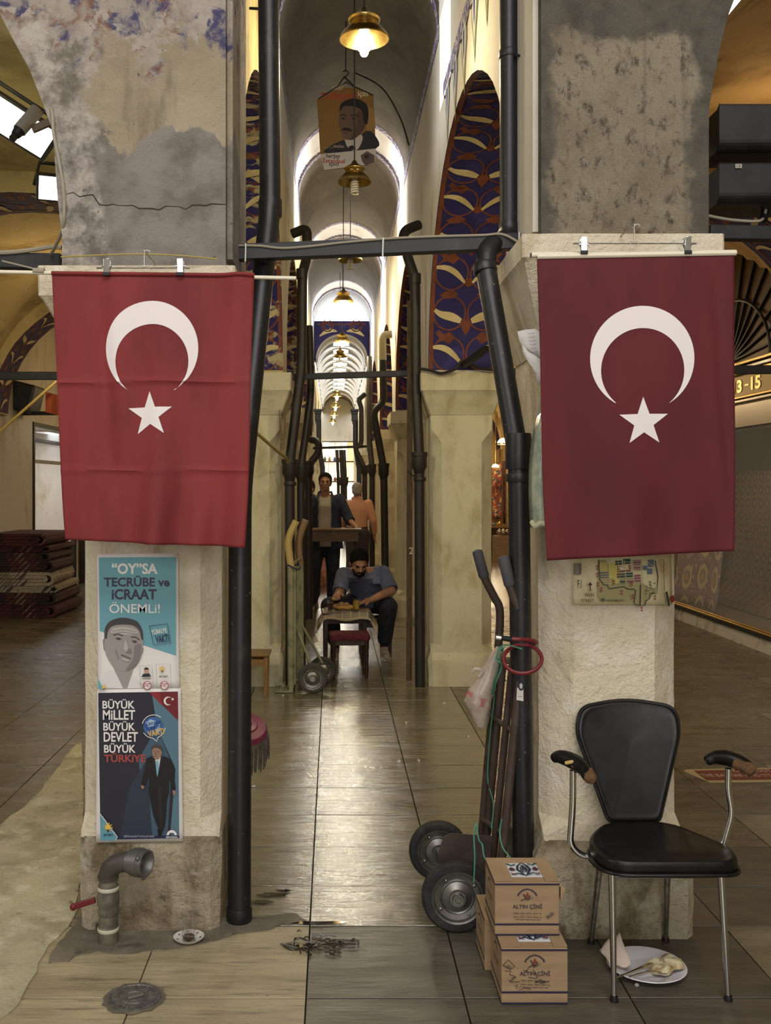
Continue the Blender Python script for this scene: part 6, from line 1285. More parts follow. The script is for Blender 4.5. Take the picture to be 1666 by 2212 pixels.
# carpets in the window
def carpet_mat(name, base, a, b, sc):
    k = NT(name); c = k.co('pos'); X, Y, Zc = k.z(); w_ = k.math('MULTIPLY', k.math('ADD', Zc, k.math('MULTIPLY', X, -1.)), sc*.95); u_ = k.math('MULTIPLY', k.math('ADD', Y, k.math('MULTIPLY', X, .15)), sc*.8)
    a_ = k.math('MULTIPLY', k.math('SUBTRACT', k.math('FRACT', u_), .5), 1.25); b_ = k.math('SUBTRACT', k.math('FRACT', w_), .5)
    d = k.math('SQRT', k.math('ADD', k.math('MULTIPLY', a_, a_), k.math('MULTIPLY', b_, b_))); f1 = k.ramp(k.math('ABSOLUTE', k.math('SUBTRACT', d, .32)), .10, .05); f2 = k.ramp(d, .17, .11)
    out = k.mix(f1, base, a); out = k.mix(f2, out, b); out = k.mix(k.ramp(k.noise(c, sc*6, 3), .55, .65), out, a); out = k.mix(k.ramp(k.noise(c, sc*.6, 3), .5, .75), out, base)
    return k.done(out, .92, k.bump(k.noise(c, 160, 3), .4, .004))
m_cp1 = carpet_mat('gul_carpet', S(110, 80, 64), S(44, 32, 32), S(140, 104, 80), 7); m_cp2 = carpet_mat('violet_gold_carpet', S(124, 96, 104), S(188, 164, 120), S(166, 132, 58), 3.2); m_cp3 = carpet_mat('dark_red_carpet', S(78, 30, 32), S(26, 18, 22), S(140, 100, 84), 12); m_cp4 = carpet_mat('cream_carpet', S(160, 148, 126), S(74, 60, 60), S(118, 92, 76), 10); m_cp5 = carpet_mat('black_carpet', S(34, 24, 26), S(96, 44, 40), S(146, 124, 100), 14); m_cp6 = carpet_mat('gold_kilim', S(170, 146, 84), S(96, 84, 60), S(196, 176, 128), 7)
k = MB(); pr = [(XS+.45, .20), (XS+.66, .215), (XS+.80, .33), (XS+.88, .6), (XS+.92, 1.0), (XS+.95, 1.78)]
pr = [(p.x, p.y) for p in fillet([Vector((a, b, 0)) for a, b in pr], .2, 4)]
k.grid(lambda u, v: Vector((pr[min(int(v*(len(pr)-1)+.5), len(pr)-1)][0], 7.6+5.2*u, pr[min(int(v*(len(pr)-1)+.5), len(pr)-1)][1])), 20, len(pr)-1); tag(k.build('hanging_carpet', m_cp1, solid=.012), 'large brown carpet with rows of medallions draped in the shop window', 'carpet')
k = MB(); k.grid(lambda u, v: Vector((XS+.12+.14*v+.03*math.sin(u*5), 11.1+1.3*u, .20+1.25*v)), 6, 10); tag(k.build('hanging_carpet', m_cp2, solid=.012), 'violet and gold carpet at the far end of the shop window, below the flag', 'carpet')
k = MB(); k.grid(lambda u, v: Vector((XS+.35+.06*math.sin(u*6), 8.7-.55*(1-v*.5)*u, 1.0+.75*v-.3*u*(1-v))), 8, 8); tag(k.build('hanging_kilim', m_cp6, solid=.012), 'pale gold kilim hanging at the near end of the shop window', 'carpet')
k = MB(); pad(k, closed_round([(-.25, -.14), (.25, -.14), (.22, .16), (-.2, .16)], .1), lambda x, y, d: Vector((XS+.30+d, 8.55+x, .80+y+d*.4)), .14, .03, .1); tag(k.build('cushion', M('grey_kilim_cloth', S(104, 98, 92), .9, 0, S(140, 126, 96), 12)), 'grey woven cushion under the pale gold kilim', 'cushion')
light('shop_window_light', 'AREA', (XS+.5, 9.6, 2.15), 9, (1, .78, .48), 4, .3, aim=(XS+.6, 9.6, 0))
for y in (7.6, 9.3, 11.2): light('fascia_spot', 'SPOT', (XS-1.2, y, 3.4), 5, WARM, .06, aim=(XS, y, .3), angle=1.5)
# mat and sticker on the right aisle floor
k = MB(); x0, x1, y0, y1 = 1.45, 1.925, 5.62, 6.70; k.span((x0, y0, .0), (x1, y1, .008)); mt = tag(k.build('floor_mat', M('dark_rubber_mat', S(64, 56, 50), .6)), 'dark ribbed rubber mat on the right aisle floor behind the chair', 'mat')
k = MB(); n = 62
for i in range(n): y = y0+.01+(y1-y0-.02)*i/(n-1); k.box(((x0+x1)/2, y, .0105), (x1-x0-.02, .008, .007))
o = k.build('mat_ribs', M('worn_rubber_rib', S(88, 78, 68), .45), mt); o['kind'] = 'stuff'
sp = lambda x, y, o=0: FL(x, y)+Vector((0, 0, .0022+o))
k = MB(); k.flat([(1477, 1667), (1482, 1663), (1780, 1657), (1830, 1688), (1535, 1692)], lambda x, y: FL(x, y)+Vector((0, 0, .0022))); st = tag(k.build('floor_sticker', M('worn_cream_vinyl', S(180, 158, 112), .5), solid=.001), 'worn red and cream lettered sticker on the right aisle floor', 'sticker')
p = Print(sp, .00025); p.poly((120, 52, 42), [(1499, 1666), (1780, 1660), (1820, 1683), (1527, 1687)])
a = FL(1598, 1678); b = FL(1668, 1677); Yt = a.y+.075
p.text((188, 160, 130), 'x', 0, 0, .001, .001, 0) if False else None
g1 = lambda u, v: Vector((2.215+.235*u, 5.555+.055*v, .0042)); put_text(p.mb, 'MORE ABOUT', 0, 0, 1.02, 1, g1, p._m((190, 166, 138)), .01); g2 = lambda u, v: Vector((2.03+.56*u, 5.465+.055*v, .0042)); put_text(p.mb, 'THE BAZAAR AND ITS HISTORY', 0, 0, 1, 1, g2, p._m((190, 166, 138)), .01); p.build(st, 'sticker_print')
# ================================================================== LEFT AISLE: CARPET STACK AND SHOP
random.seed(21)
specs = [(.155, m_cp3, .86), (.150, m_cp5, .82), (.085, m_cp4, .74), (.165, m_cp4, .80), (.135, m_cp5, .66), (.10, m_cp5, .60), (.075, m_cp3, .58), (.15, m_cp3, .56)]
names = ['dark red folded carpet at the bottom of the stack', 'black folded carpet with curled fringe, second from the bottom', 'thin cream folded carpet, third from the bottom', 'thick cream folded carpet with a white tie, fourth from the bottom', 'black flowered carpet just above the cream ones', 'black and red folded carpet, third from the top', 'thin dark red carpet, second from the top', 'plain dark red carpet on top of the stack']
z = 0
for i, (h, mm, wdt) in enumerate(specs):
    xr = -3.32-.02*i+random.uniform(-.02, .02); k = MB(); th = h/4.2; xl = max(xr-wdt-.15, -4.15)
    y0 = 12.05+random.uniform(-.02, .03); ang = -.10+random.uniform(-.03, .03)
    def prof():
        pts = [(xl, z+h-th/2)]+[(xr-h/2+(h/2-th/2)*math.cos(a), z+h/2+(h/2-th/2)*math.sin(a)) for a in [PI/2-PI*q/10 for q in range(11)]]+[(xl, z+th/2)]
        return pts
    def prof2():
        hh = h-2.1*th; return [(xl+.02, z+h/2+hh/2-th/2)]+[(xr-.08-hh/2+(hh/2-th/2)*math.cos(a), z+h/2+(hh/2-th/2)*math.sin(a)) for a in [PI/2-PI*q/8 for q in range(9)]]+[(xl+.02, z+h/2-hh/2+th/2)]
    for pts in (prof(), prof2()):
        pp = []
        for q in range(len(pts)):
            a = Vector(pts[max(q-1, 0)]); b = Vector(pts[min(q+1, len(pts)-1)]); d = (b-a).normalized(); nn = Vector((-d.y, d.x)); pp.append((Vector(pts[q]), nn))
        poly = [tuple(c+nn*th*.48) for c, nn in pp]+[tuple(c-nn*th*.48) for c, nn in reversed(pp)]
        k.prism(poly, lambda x, zz_, d: Vector((x+(d-y0)*ang*0+.02*math.sin(d*3+i), d, zz_+.004*math.sin(x*9+i))), y0, y0+1.1)
    tag(k.build('folded_carpet', mm, sharp=50), names[i], 'carpet', 'folded carpets in the left aisle'); z += h+.001
t = thing('shop_window', 'glazed shop front with black frame behind the carpet stack', 'shop window', (AL, 15, 0))
for y in (13.93, 16.17): k = MB(); k.span((AL-.06, y-.03, 0), (AL+.02, y+.03, 2.5)); k.build('post', m_black, t)
for zz_ in (.12, 1.95, 2.25, 2.47): k = MB(); k.span((AL-.05, 13.96, zz_-.025), (AL+.01, 16.14, zz_+.025)); k.build('rail', m_black if zz_ != 1.95 else m_steel, t)
k = MB(); k.span((AL-.02, 13.96, .14), (AL-.012, 16.14, 2.45)); k.build('pane', m_pane, t)
k = MB(); k.span((AL-.9, 14.0, .01), (AL-.1, 16.1, .5)); tag(k.build('display_plinth', M('pale_grey_paint', S(176, 176, 178), .7)), 'pale display plinth inside the left shop window', 'plinth')
k = MB(); k.lathe([(.0, .0), (.28, .0), (.24, .3), (.17, .8), (.12, 1.1), (.05, 1.2), (0, 1.2)], (AL-.5, 14.7, .5), 20); tag(k.build('draped_stand', M('white_cloth', S(214, 208, 204), .9), sharp=60), 'white draped stand in the left shop window', 'display')
k = MB(); k.lathe([(.0, .0), (.12, .0), (.16, .2), (.17, .5), (.10, .72), (.05, .8), (0, .8)], (AL-.26, 14.25, .5), 20); tag(k.build('gold_vase', m_cp6), 'gold patterned vase in the left shop window', 'vase')
k = MB(); k.span((AL-1.19, 13.95, 2.0), (AL-1.15, 16.1, 2.48)); tag(k.build('tile_panel', worn('blue_white_panel', S(60, 66, 140), .45, .55)), 'blue and white tile panel at the top of the left shop', 'panel')
k = MB(); k.span((AL-1.18, 15.3, .5), (AL-1.1, 16.1, 1.9)); tag(k.build('display_shelf', m_gold), 'gilded shelf at the back of the left shop', 'shelf')
light('left_shop_light', 'AREA', (AL-.6, 15, 2.4), 45, (.95, .95, 1), 1.6, .6, aim=(AL-.6, 15, 0))
k = MB(); k.span((AL+.0, 16.4, 0), (AL+.10, 16.55, 2.3)); k.span((AL, 17.6, 0), (AL+.10, 17.75, 2.3)); k.span((AL, 16.4, 2.3), (AL+.10, 17.75, 2.42)); k.span((AL, 16.55, 0), (AL+.03, 17.6, 2.3)); tag(k.build('shop_door', M('dark_brown_door', S(44, 34, 28), .5)), 'dark wooden shop door beyond the carpet stack', 'door')
t = thing('awning_box', 'black folded awning box over the left shop', 'awning', P(50, 880, 13.3)); k = MB(); k.box(P(48, 858, 13.3), (.42, .5, .38), Matrix.Rotation(.25, 3, 'Y')); k.build('box', m_house, t, bevel=.03)
k = MB(); k.beam(P(18, 893, 13.3), P(128, 893, 13.3), .06, .05); k.build('arm', m_black, t)
t = thing('flag_pole', 'yellow slanting pole with an orange flag in the left aisle', 'flag', P(0, 935, 10.5)); k = MB(); k.tube([P(-30, 958, 10.5), P(122, 824, 10.9)], .016, 8); k.build('pole', m_hose, t)
k = MB(); k.grid(lambda u, v: P(98+40*u, 846+44*v+10*u, 10.9)+Vector((0, .04*math.sin(u*6), 0)), 8, 6); k.build('cloth', M('orange_red_cloth', S(150, 66, 34), .8), t)
# ================================================================== RIGHT AISLE END SHOP
Ye = 23.6
t = thing('display_table', 'brown display table heaped with brassware at the end of the right aisle', 'table', (3.75, Ye, 0)); k = MB(); k.span((3.1, Ye-.3, .0), (4.12, Ye+.3, .62)); k.build('table_body', M('brown_cloth', S(78, 58, 36), .9), t); k = MB(); k.span((3.05, Ye-.34, .62), (4.13, Ye+.34, .66)); k.build('table_top', m_wood, t)
random.seed(31)
for i in range(14):
    x = 3.2+random.random()*.85; y = Ye-.2+random.random()*.35; r = random.uniform(.04, .10); k = MB(); r = random.uniform(.035, .058); k.lathe([(0, 0), (r*.6, 0), (r, r*.8), (r*.7, r*1.6), (r*.3, r*1.9), (r*.4, r*2.2), (0, r*2.2)], (3.16+.126*(i//2), Ye-.15+.26*(i % 2), .66), 14)
    tag(k.build('ornament', [m_brass, m_gold, M('teal_glaze', S(70, 110, 120), .2), M('red_glaze', S(140, 60, 44), .2)][i % 4]), '%s pot, %s from the left in the %s row, end display table' % (['brass', 'gilded', 'teal glazed', 'red glazed'][i % 4], ['first', 'second', 'third', 'fourth', 'fifth', 'sixth', 'last'][i//2], ['front', 'back'][i % 2]), 'pot', 'pots on the end display table')
k = MB(); k.grid(lambda u, v: Vector((4.13-.0*u, Ye+.36-.02*math.sin(u*9), 2.0-1.2*v)) if False else Vector((3.86+.22*u, Ye+.5+.02*math.sin(u*12), .8+1.35*v)), 8, 10)
def kilim():
    kk = NT('colourful_kilim'); c = kk.co('pos'); out = kk.mix(kk.ramp(kk.noise(c, 9, 3, .5, 1), .42, .48), S(60, 84, 110), S(168, 76, 52)); out = kk.mix(kk.ramp(kk.noise(kk.co('pos', ONE, (3, 2, 5)), 11, 2, .5, 1), .56, .6), out, S(206, 176, 110)); return kk.done(out, .9)
hk = tag(k.build('hanging_kilim', kilim(), solid=.01), 'colourful kilim hanging behind the end display table', 'carpet')
k = MB(); k.tube([(3.97, Ye+.52, 2.1), (3.97, Ye+.52, 4.2)], .006, 6); k.build('kilim_cord', m_cable_dark, hk)
k = MB(); k.grid(lambda u, v: Vector((4.06+.06*u, Ye+.2, .7+1.5*v)), 3, 6); tag(k.build('hanging_carpet', m_cp3, solid=.012), 'narrow dark red carpet beside the colourful kilim', 'carpet')
for (x, z_, r, lab) in ((3.98, 2.62, .14, 'large glowing glass shade at the end of the right aisle'), (3.80, 2.05, .09, 'small glowing globe below the large glass shade')):
    t = thing('glass_lamp', lab, 'lamp', (x, Ye-.3, z_)); k = MB(); k.lathe([(0, -r*.3), (r, -r*.3), (r*.95, r*.1), (r*.6, r*.55), (r*.15, r*.75), (0, r*.76)], (x, Ye-.3, z_), 20); k.build('shade', M('lit_glass', (1, .9, .7, 1), .3, emis=5, ecol=(1, .84, .56, 1)), t)
    k = MB(); k.tube([(x, Ye-.3, z_+r*.7), (x, Ye-.3, 4.0)], .01, 6); k.build('cord', m_brass, t)
    k = MB(); k.lathe([(r*1.02, -r*.35), (r*1.06, -r*.2), (r*1.0, -r*.1)], (x, Ye-.3, z_), 20); k.build('rim', m_brass, t)
light('end_shop_glow', 'POINT', (3.7, Ye-.7, 2.3), 60, (1, .82, .52), .1)
k = MB(); k.span((3.5, 21.4, 0), (4.1, 21.9, .52)); o = tag(k.build('cardboard_box', m_card), 'cardboard box of trinkets before the end display table', 'box')
k = MB(); 
for i in range(14): k.ball((3.55+random.random()*.5, 21.45+random.random()*.4, .54+random.random()*.08), .06, 8, 5)
q = k.build('trinkets', m_chrome_worn, o); q['kind'] = 'stuff'
# shop awning piece with lettering seen beside the right pipe
k = MB(); k.prism([(2.16, 2.15), (2.9, 2.15), (2.9, 3.05), (2.16, 3.05)], lambda x, z, d: Vector((x, 11.0+d, z)), 0, .03); o = tag(k.build('shop_banner', M('rust_banner_cloth', S(126, 52, 30), .8)), 'rust red banner hanging in the right aisle behind the pipe', 'banner')
k = MB(); k.strip([(2.2, 2.2), (2.24, 2.6), (2.34, 2.85), (2.5, 2.92), (2.7, 2.85)], .10, lambda x, z: Vector((x, 10.995, z))); k.build('banner_stroke', m_cream, o)
for x in (2.25, 2.8): k = MB(); k.tube([(x, 11.015, 3.05), (x, 11.015, 4.06)], .004, 6); k.build('banner_cord', m_cable_dark, o)
# ================================================================== FAR END OF THE PASSAGE
t = thing('far_shop', 'brightly lit shop front closing the far end of the passage', 'shop', (VC, 35.8, 0))
cols = [(1, .95, .85), (1, .86, .6), (.95, 1, .95), (1, .80, .45), (.9, .95, 1)]
random.seed(4)
for i in range(5):
    for j in range(4):
        k = MB(); x = XL+.02+.225*i; z_ = .35+.72*j; k.span((x+.01, 35.84, z_), (x+.215, 35.9, z_+.66)); c = cols[(i*3+j*2) % 5]
        k.build('lit_panel', M('lit_panel_%d_%d' % (i, j), (*c, 1), .4, emis=random.choice([.5, .9, 1.6, 2.6]), ecol=(*c, 1)), t)
k = MB(); k.span((XL, 35.76, 0), (XR, 35.9, .30)); k.build('base', m_dwood, t)
for j in range(5): k = MB(); k.span((XL, 35.72, .30+.72*j), (XR, 35.84, .335+.72*j)); k.build('shelf', m_dwood, t)
random.seed(6)
for i in range(22):
    j = i % 4; k = MB(); r = random.uniform(.03, .07); x = XL+.08+random.random()*(XR-XL-.16); x = XL+.09+.18*(i//4)+random.uniform(-.02, .02); k.lathe([(0, 0), (r*.6, 0), (r, r), (r*.5, r*2.2), (r*.6, r*2.6), (0, r*2.6)], (x, 35.78, .337+.72*j), 10)
    tag(k.build('vase', M('vase_glaze_%d' % (i % 5), S(*[(150, 60, 46), (70, 90, 130), (190, 150, 80), (90, 110, 80), (200, 190, 170)][i % 5]), .3)), 'small vase, %s from the left on the %s shelf of the far lit shop' % (['first', 'second', 'third', 'fourth', 'fifth', 'sixth'][i//4], ['lowest', 'second', 'third', 'top'][j]), 'vase', 'vases in the far shop')
light('far_shop_light', 'AREA', (VC, 35.4, 2.2), 90, (1, .92, .75), 1.0, 2.5, aim=(VC, 20, 1.2))
for (px, Y, lab, c) in ((664, 15.6, 'red patterned vase on the floor behind the walking man', (140, 46, 36)), (703, 15.8, 'pink and red vase between the walking man and the eating man', (168, 104, 84))):
    k = MB(); k.lathe([(0, 0), (.08, 0), (.13, .16), (.12, .26), (.05, .38), (.04, .48), (.06, .52), (0, .52)], fp(px, Y), 18); tag(k.build('floor_vase', M('vase_'+lab.split()[0], S(*c), .3, 0, S(200, 150, 80), 20, .55, .6)), lab, 'vase')
# ================================================================== PEOPLE
def blob(shapes, voxel=.009, smooth=6, cut=None):
    mb = MB()
    for s in shapes:
        if s[0] == 'c':                            # tapered capsule chain: points, radii
            pts = [Vector(p) for p in s[1]]; rr = s[2]
            for i in range(len(pts)-1):
                a, b = pts[i], pts[i+1]; d = b-a; L = d.length; q = d.to_track_quat('Z', 'Y').to_matrix(); r0, r1 = rr[i], rr[i+1]; pr = []
                for k in range(7): t = PI/2*k/6; pr.append((r0*math.sin(t)+1e-5, -r0*math.cos(t)))
                for k in range(7): t = PI/2*k/6; pr.append((r1*math.cos(t)+1e-5, L+r1*math.sin(t)))
                mb.lathe(pr, a, 16, rot=q)
        elif s[0] == 'e': mb.ball(s[1], s[2], 18, 12, rot=s[3] if len(s) > 3 else None)
        elif s[0] == 'l':                          # loft of elliptical sections: (centre, rx, ry)
            n = 20; R = []
            for c, rx, ry in s[1]: R.append([Vector(c)+Vector((rx*math.cos(2*PI*k/n), ry*math.sin(2*PI*k/n), 0)) for k in range(n)])
            vs = [v for r in R for v in r]; mb.add(vs, [(i*n+k, i*n+(k+1) % n, (i+1)*n+(k+1) % n, (i+1)*n+k) for i in range(len(R)-1) for k in range(n)]); mb.add(R[0], (tuple(range(n))[::-1],)); mb.add(R[-1], (tuple(range(n)),))
    me = bpy.data.meshes.new('body'); me.from_pydata([tuple(v) for v in mb.v], [], mb.f); o = bpy.data.objects.new('body', me); COL.objects.link(o)
    r = o.modifiers.new('r', 'REMESH'); r.mode = 'VOXEL'; r.voxel_size = voxel; s = o.modifiers.new('s', 'SMOOTH'); s.factor = .5; s.iterations = smooth
    out = bpy.data.meshes.new_from_object(o.evaluated_get(bpy.context.evaluated_depsgraph_get())); bpy.data.objects.remove(o); bpy.data.meshes.remove(me)
    if cut:
        vs = [v.co.copy() for v in out.vertices]; fs = [tuple(p.vertices) for p in out.polygons if not cut(sum((vs[i] for i in p.vertices), Vector())/len(p.vertices))]
        used = sorted({i for f in fs for i in f}); mp = {a: b for b, a in enumerate(used)}; m2 = bpy.data.meshes.new('cloth'); m2.from_pydata([vs[i] for i in used], [], [tuple(mp[i] for i in f) for f in fs]); bpy.data.meshes.remove(out); out = m2
    out.polygons.foreach_set('use_smooth', [True]*len(out.polygons)); out.update(); return out
def add_mesh(name, me, mat, parent, label=None, solid=0):
    me.name = name; me.materials.clear(); me.materials.append(mat); off = OFF[parent.name]
    me.transform(Matrix.Translation(-off)); o = bpy.data.objects.new(name, me); COL.objects.link(o); o.parent = parent; OFF[o.name] = off
    if solid: b = o.modifiers.new('thick', 'SOLIDIFY'); b.thickness = solid; b.offset = 1
    if label: o['label'] = label
    return o
m_skin = M('skin', S(176, 128, 98), .55, 0, S(160, 108, 82), 14, mode='pos', spec=.3); m_hair = M('dark_hair', S(20, 16, 15), .9, 0, S(30, 25, 22), 60, mode='pos', bump=.6, bscale=140, spec=.15); m_ghair = M('grey_hair', S(150, 140, 128), .7, 0, S(110, 100, 90), 50, mode='pos')
m_denim = M('dark_denim', S(30, 32, 44), .85, 0, S(44, 48, 62), 30, mode='pos', bump=.2, bscale=300); m_bshirt = M('slate_blue_shirt', S(104, 112, 138), .9, 0, S(86, 94, 120), 12, mode='pos', bump=.3, bscale=30, dist=.01); m_jacket = M('dark_blue_jacket', S(46, 54, 78), .9, 0, S(34, 40, 60), 16, mode='pos', bump=.3, bscale=30, dist=.01)
m_tee = M('heather_grey_tee', S(172, 160, 138), .9, 0, S(146, 134, 116), 60, mode='pos'); m_dtop = M('dark_brown_top', S(44, 36, 32), .9); m_trous = M('plum_trousers', S(66, 56, 62), .9); m_shoe_d = M('dark_suede_shoe', S(44, 44, 52), .8); m_shoe_w = M('white_trainer', S(190, 178, 160), .7, 0, S(140, 126, 108), 14); m_sole = M('white_sole', S(196, 190, 182), .7); m_eye = M('dark_eye', S(24, 18, 16), .3); m_lip = M('lip', S(140, 84, 72), .6)
def _stripe():
    k = NT('peach_striped_shirt'); x = k.z()[0]; f = k.math('FRACT', k.math('MULTIPLY', x, 44.)); return k.done(k.mix(k.ramp(f, .55, .65), S(214, 156, 116), S(176, 120, 92)), .85, k.bump(k.noise(k.co('pos'), 20, 5), .3, .01))
m_stripe = _stripe()
def head_shapes(c, R, s=1.):
    f = lambda x, y, z: Vector(c)+R @ Vector((x*s, y*s, z*s))
    q = R
    return [('e', f(0, .010, .030), (.076*s, .092*s, .088*s), q), ('e', f(0, -.012, -.030), (.062*s, .074*s, .080*s), q), ('e', f(0, -.046, -.088), (.034*s, .030*s, .026*s), q), ('e', f(0, -.080, .022), (.050*s, .016*s, .012*s), q),
            ('c', [f(0, -.084, .012), f(0, -.104, -.026)], [.009*s, .014*s]), ('e', f(0, -.078, -.060), (.026*s, .012*s, .012*s), q), ('e', f(.079, .008, -.010), (.010*s, .020*s, .030*s), q), ('e', f(-.079, .008, -.010), (.010*s, .020*s, .030*s), q),
            ('e', f(.045, -.058, -.020), (.020*s, .018*s, .020*s), q), ('e', f(-.045, -.058, -.020), (.020*s, .018*s, .020*s), q)]
def face_parts(t, c, R, s=1., closed=False, mous=False):
    f = lambda x, y, z: Vector(c)+R @ Vector((x*s, y*s, z*s))
    for x in (-.031, .031):
        k = MB(); k.ball(f(x, -.079, .001), (.012*s, .008*s, (.004 if closed else .006)*s), 12, 8, rot=R); k.build('eye', m_eye, t)
        k = MB(); k.tube(smooth_path([f(x-.020, -.083, .016), f(x, -.092, .022), f(x+.020, -.084, .016)], 4), .0042*s, 6); k.build('eyebrow', m_hair, t)
    k = MB(); k.tube(smooth_path([f(-.026, -.080, -.057), f(0, -.092, -.060), f(.026, -.080, -.057)], 5), [.003*s]+[.0055*s]*9+[.003*s], 7); k.build('mouth', m_lip, t)
def hand(wrist, tip, palm, s=1., curl=.5):
    """palm and five separate fingers from wrist towards tip; palm = direction the palm faces"""
    w = Vector(wrist); d = (Vector(tip)-w).normalized(); n = Vector(palm); n = (n-d*n.dot(d)).normalized(); x = d.cross(n); out = [('c', [w, w+d*.035*s], [.024*s, .030*s]), ('c', [w+d*.03*s+x*.018*s, w+d*.082*s+x*.026*s], [.018*s, .014*s]), ('c', [w+d*.03*s-x*.018*s, w+d*.080*s-x*.026*s], [.018*s, .014*s]), ('c', [w+d*.03*s, w+d*.084*s], [.019*s, .015*s])]
    for i, (o, L) in enumerate(((-.030, .058), (-.010, .070), (.010, .074), (.030, .064))):
        b = w+d*.084*s+x*o*s; p1 = b+(d*math.cos(curl*.5)+n*math.sin(curl*.5))*L*.45*s; p2 = p1+(d*math.cos(curl*1.5)+n*math.sin(curl*1.5))*L*.33*s; p3 = p2+(d*math.cos(curl*2.5)+n*math.sin(curl*2.5))*L*.25*s
        out.append(('c', [b, p1, p2, p3], [.0100*s, .0092*s, .0085*s, .0072*s]))
    b = w+d*.028*s+x*.026*s; p1 = b+(d*.6+x*.7+n*.4).normalized()*.036*s; out.append(('c', [b, p1, p1+(d*.9+n*.5).normalized()*.030*s], [.013*s, .0105*s, .008*s]))
    return out
def shoe(t, heel, toe, mat, ankle, sole=True):
    h, e = Vector(heel), Vector(toe); d = (e-h).normalized(); up = Vector((0, 0, 1)); m_ = lambda a, z: h+d*a+up*z
    L = (e-h).length
    me = blob([('c', [m_(.02, .045), m_(L*.45, .045), m_(L*.8, .036), m_(L*.95, .032)], [.038, .040, .038, .030]), ('c', [m_(.03, .05), Vector(ankle)], [.040, .042]), ('c', [m_(L*.3, .06), Vector(ankle)+d*.01], [.034, .036])], .008, 4)
    o = add_mesh('shoe', me, mat, t)
    if sole:
        x = d.cross(up); k = MB(); out = [(a, b) for a, b in ((-.02, -.030), (L*.3, -.036), (L*.75, -.046), (L*.98, -.024), (L*1.02, 0), (L*.98, .024), (L*.75, .046), (L*.3, .036), (-.02, .030), (-.035, 0))]
        k.prism(out, lambda a, b, z: h+d*a+x*b+up*z, .001, .024); k.build('sole', m_sole, o, bevel=.004)
def hair_cap(t, c, R, mat, s=1., front=-.052, low=-.035, thick=1.0):
    f = lambda x, y, z: Vector(c)+R @ Vector((x*s, y*s, z*s)); inv = R.transposed()
    me = blob([('e', f(0, .014, .040), (.087*s, .102*s, .095*s*thick), R), ('e', f(0, .050, -.012), (.080*s, .072*s, .076*s), R)], .008, 3,
              cut=lambda p: (lambda q: q.y < (front-.022)*s+(.085*s-q.z)*.72 if q.z < .095*s else False)(inv @ (p-Vector(c))) or (lambda q: q.z < low*s-(.04*s if q.y > .05*s else 0))(inv @ (p-Vector(c))))
    return add_mesh('hair', me, mat, t, solid=.004)
Rz = lambda a: Matrix.Rotation(a, 3, 'Z')
# ---- man eating at the low table
hc = Vector((.235, 9.06, .905)); Rh = Rz(.18) @ Matrix.Rotation(.52, 3, 'X')
t = thing('person', 'seated man in a slate blue shirt bending over his meal', 'person', (.36, 9.4, 0))
hip = Vector((.375, 9.56, .475)); ch_ = Vector((.30, 9.32, .72)); nk = Vector((.255, 9.19, .80)); sL = Vector((.095, 9.27, .775)); sR = Vector((.465, 9.27, .790)); eL = Vector((.055, 9.08, .615)); eR = Vector((.530, 9.12, .640)); wL = Vector((.050, 8.84, .640)); wR = Vector((.335, 8.95, .575))
kL = Vector((-.035, 9.12, .500)); kR = Vector((.505, 9.10, .500)); aL = Vector((.02, 9.30, .10)); aR = Vector((.475, 9.30, .11))
body = head_shapes(hc, Rh)+[('c', [nk, hc+Vector((.01, .03, -.05))], [.062, .058]), ('l', [(hip, .15, .12), (hip.lerp(ch_, .5), .15, .115), (ch_, .17, .12), (nk+Vector((0, .03, -.02)), .12, .08)]), ('c', [sL, eL, wL], [.055, .045, .027]), ('c', [sR, eR, wR], [.055, .047, .028]), ('c', [hip+Vector((-.09, 0, 0)), kL, aL], [.08, .058, .038]), ('c', [hip+Vector((.09, 0, 0)), kR, aR], [.08, .058, .038]), ('c', [nk, sL], [.05, .06]), ('c', [nk, sR], [.05, .06])]
body += hand(wL, wL+Vector((-.03, -.12, .005)), (.3, 0, -1), .95, .75)+hand(wR, wR+Vector((-.14, -.05, -.03)), (0, 0, -1), .95, .35)
add_mesh('body', blob(body, .0075, 3), m_skin, t)
sh_ = [('l', [(hip+Vector((0, 0, -.03)), .180, .15), (hip.lerp(ch_, .5), .175, .145), (ch_, .182, .150), (nk+Vector((0, .035, -.035)), .15, .105)]), ('c', [nk+Vector((0, .02, -.03)), sL, sL.lerp(eL, .80)], [.066, .068, .066]), ('c', [nk+Vector((0, .02, -.03)), sR, sR.lerp(eR, .86)], [.066, .070, .070])]
add_mesh('shirt', blob(sh_, .010, 5, cut=lambda p: (p-(sL.lerp(eL, .95))).length < .062 or (p-(sR.lerp(eR, 1.02))).length < .066 or (p-(nk+Vector((-.012, -.045, .022)))).length < .060), m_bshirt, t, solid=.004)
k = MB(); col_ = [nk+Vector((-.012+.075*math.cos(a), -.010+.075*math.sin(a), .005+.03*math.sin(a))) for a in [i*PI/9-.6-PI*.15 for i in range(13)]]; k.tube(smooth_path(col_, 3), .012, 8); k.build('collar', m_bshirt, t)
def cuff(t, c, d, r, mat):
    q = Vector(d).normalized().to_track_quat('Z', 'Y').to_matrix(); k = MB(); k.tube([Vector(c)+q @ Vector((r*math.cos(a), r*math.sin(a), 0)) for a in [2*PI*i/20 for i in range(20)]], .011, 8, closed=True); k.build('cuff', mat, t)
cuff(t, sL.lerp(eL, .72), eL-sL, .062, m_bshirt); cuff(t, sR.lerp(eR, .78), eR-sR, .066, m_bshirt)
k = MB(); k.beam(ch_+Vector((.105, -.155, -.02)), ch_+Vector((.105, -.149, .05)), .075, .006, up=(0, 1, .3)); k.build('pocket', m_bshirt, t)
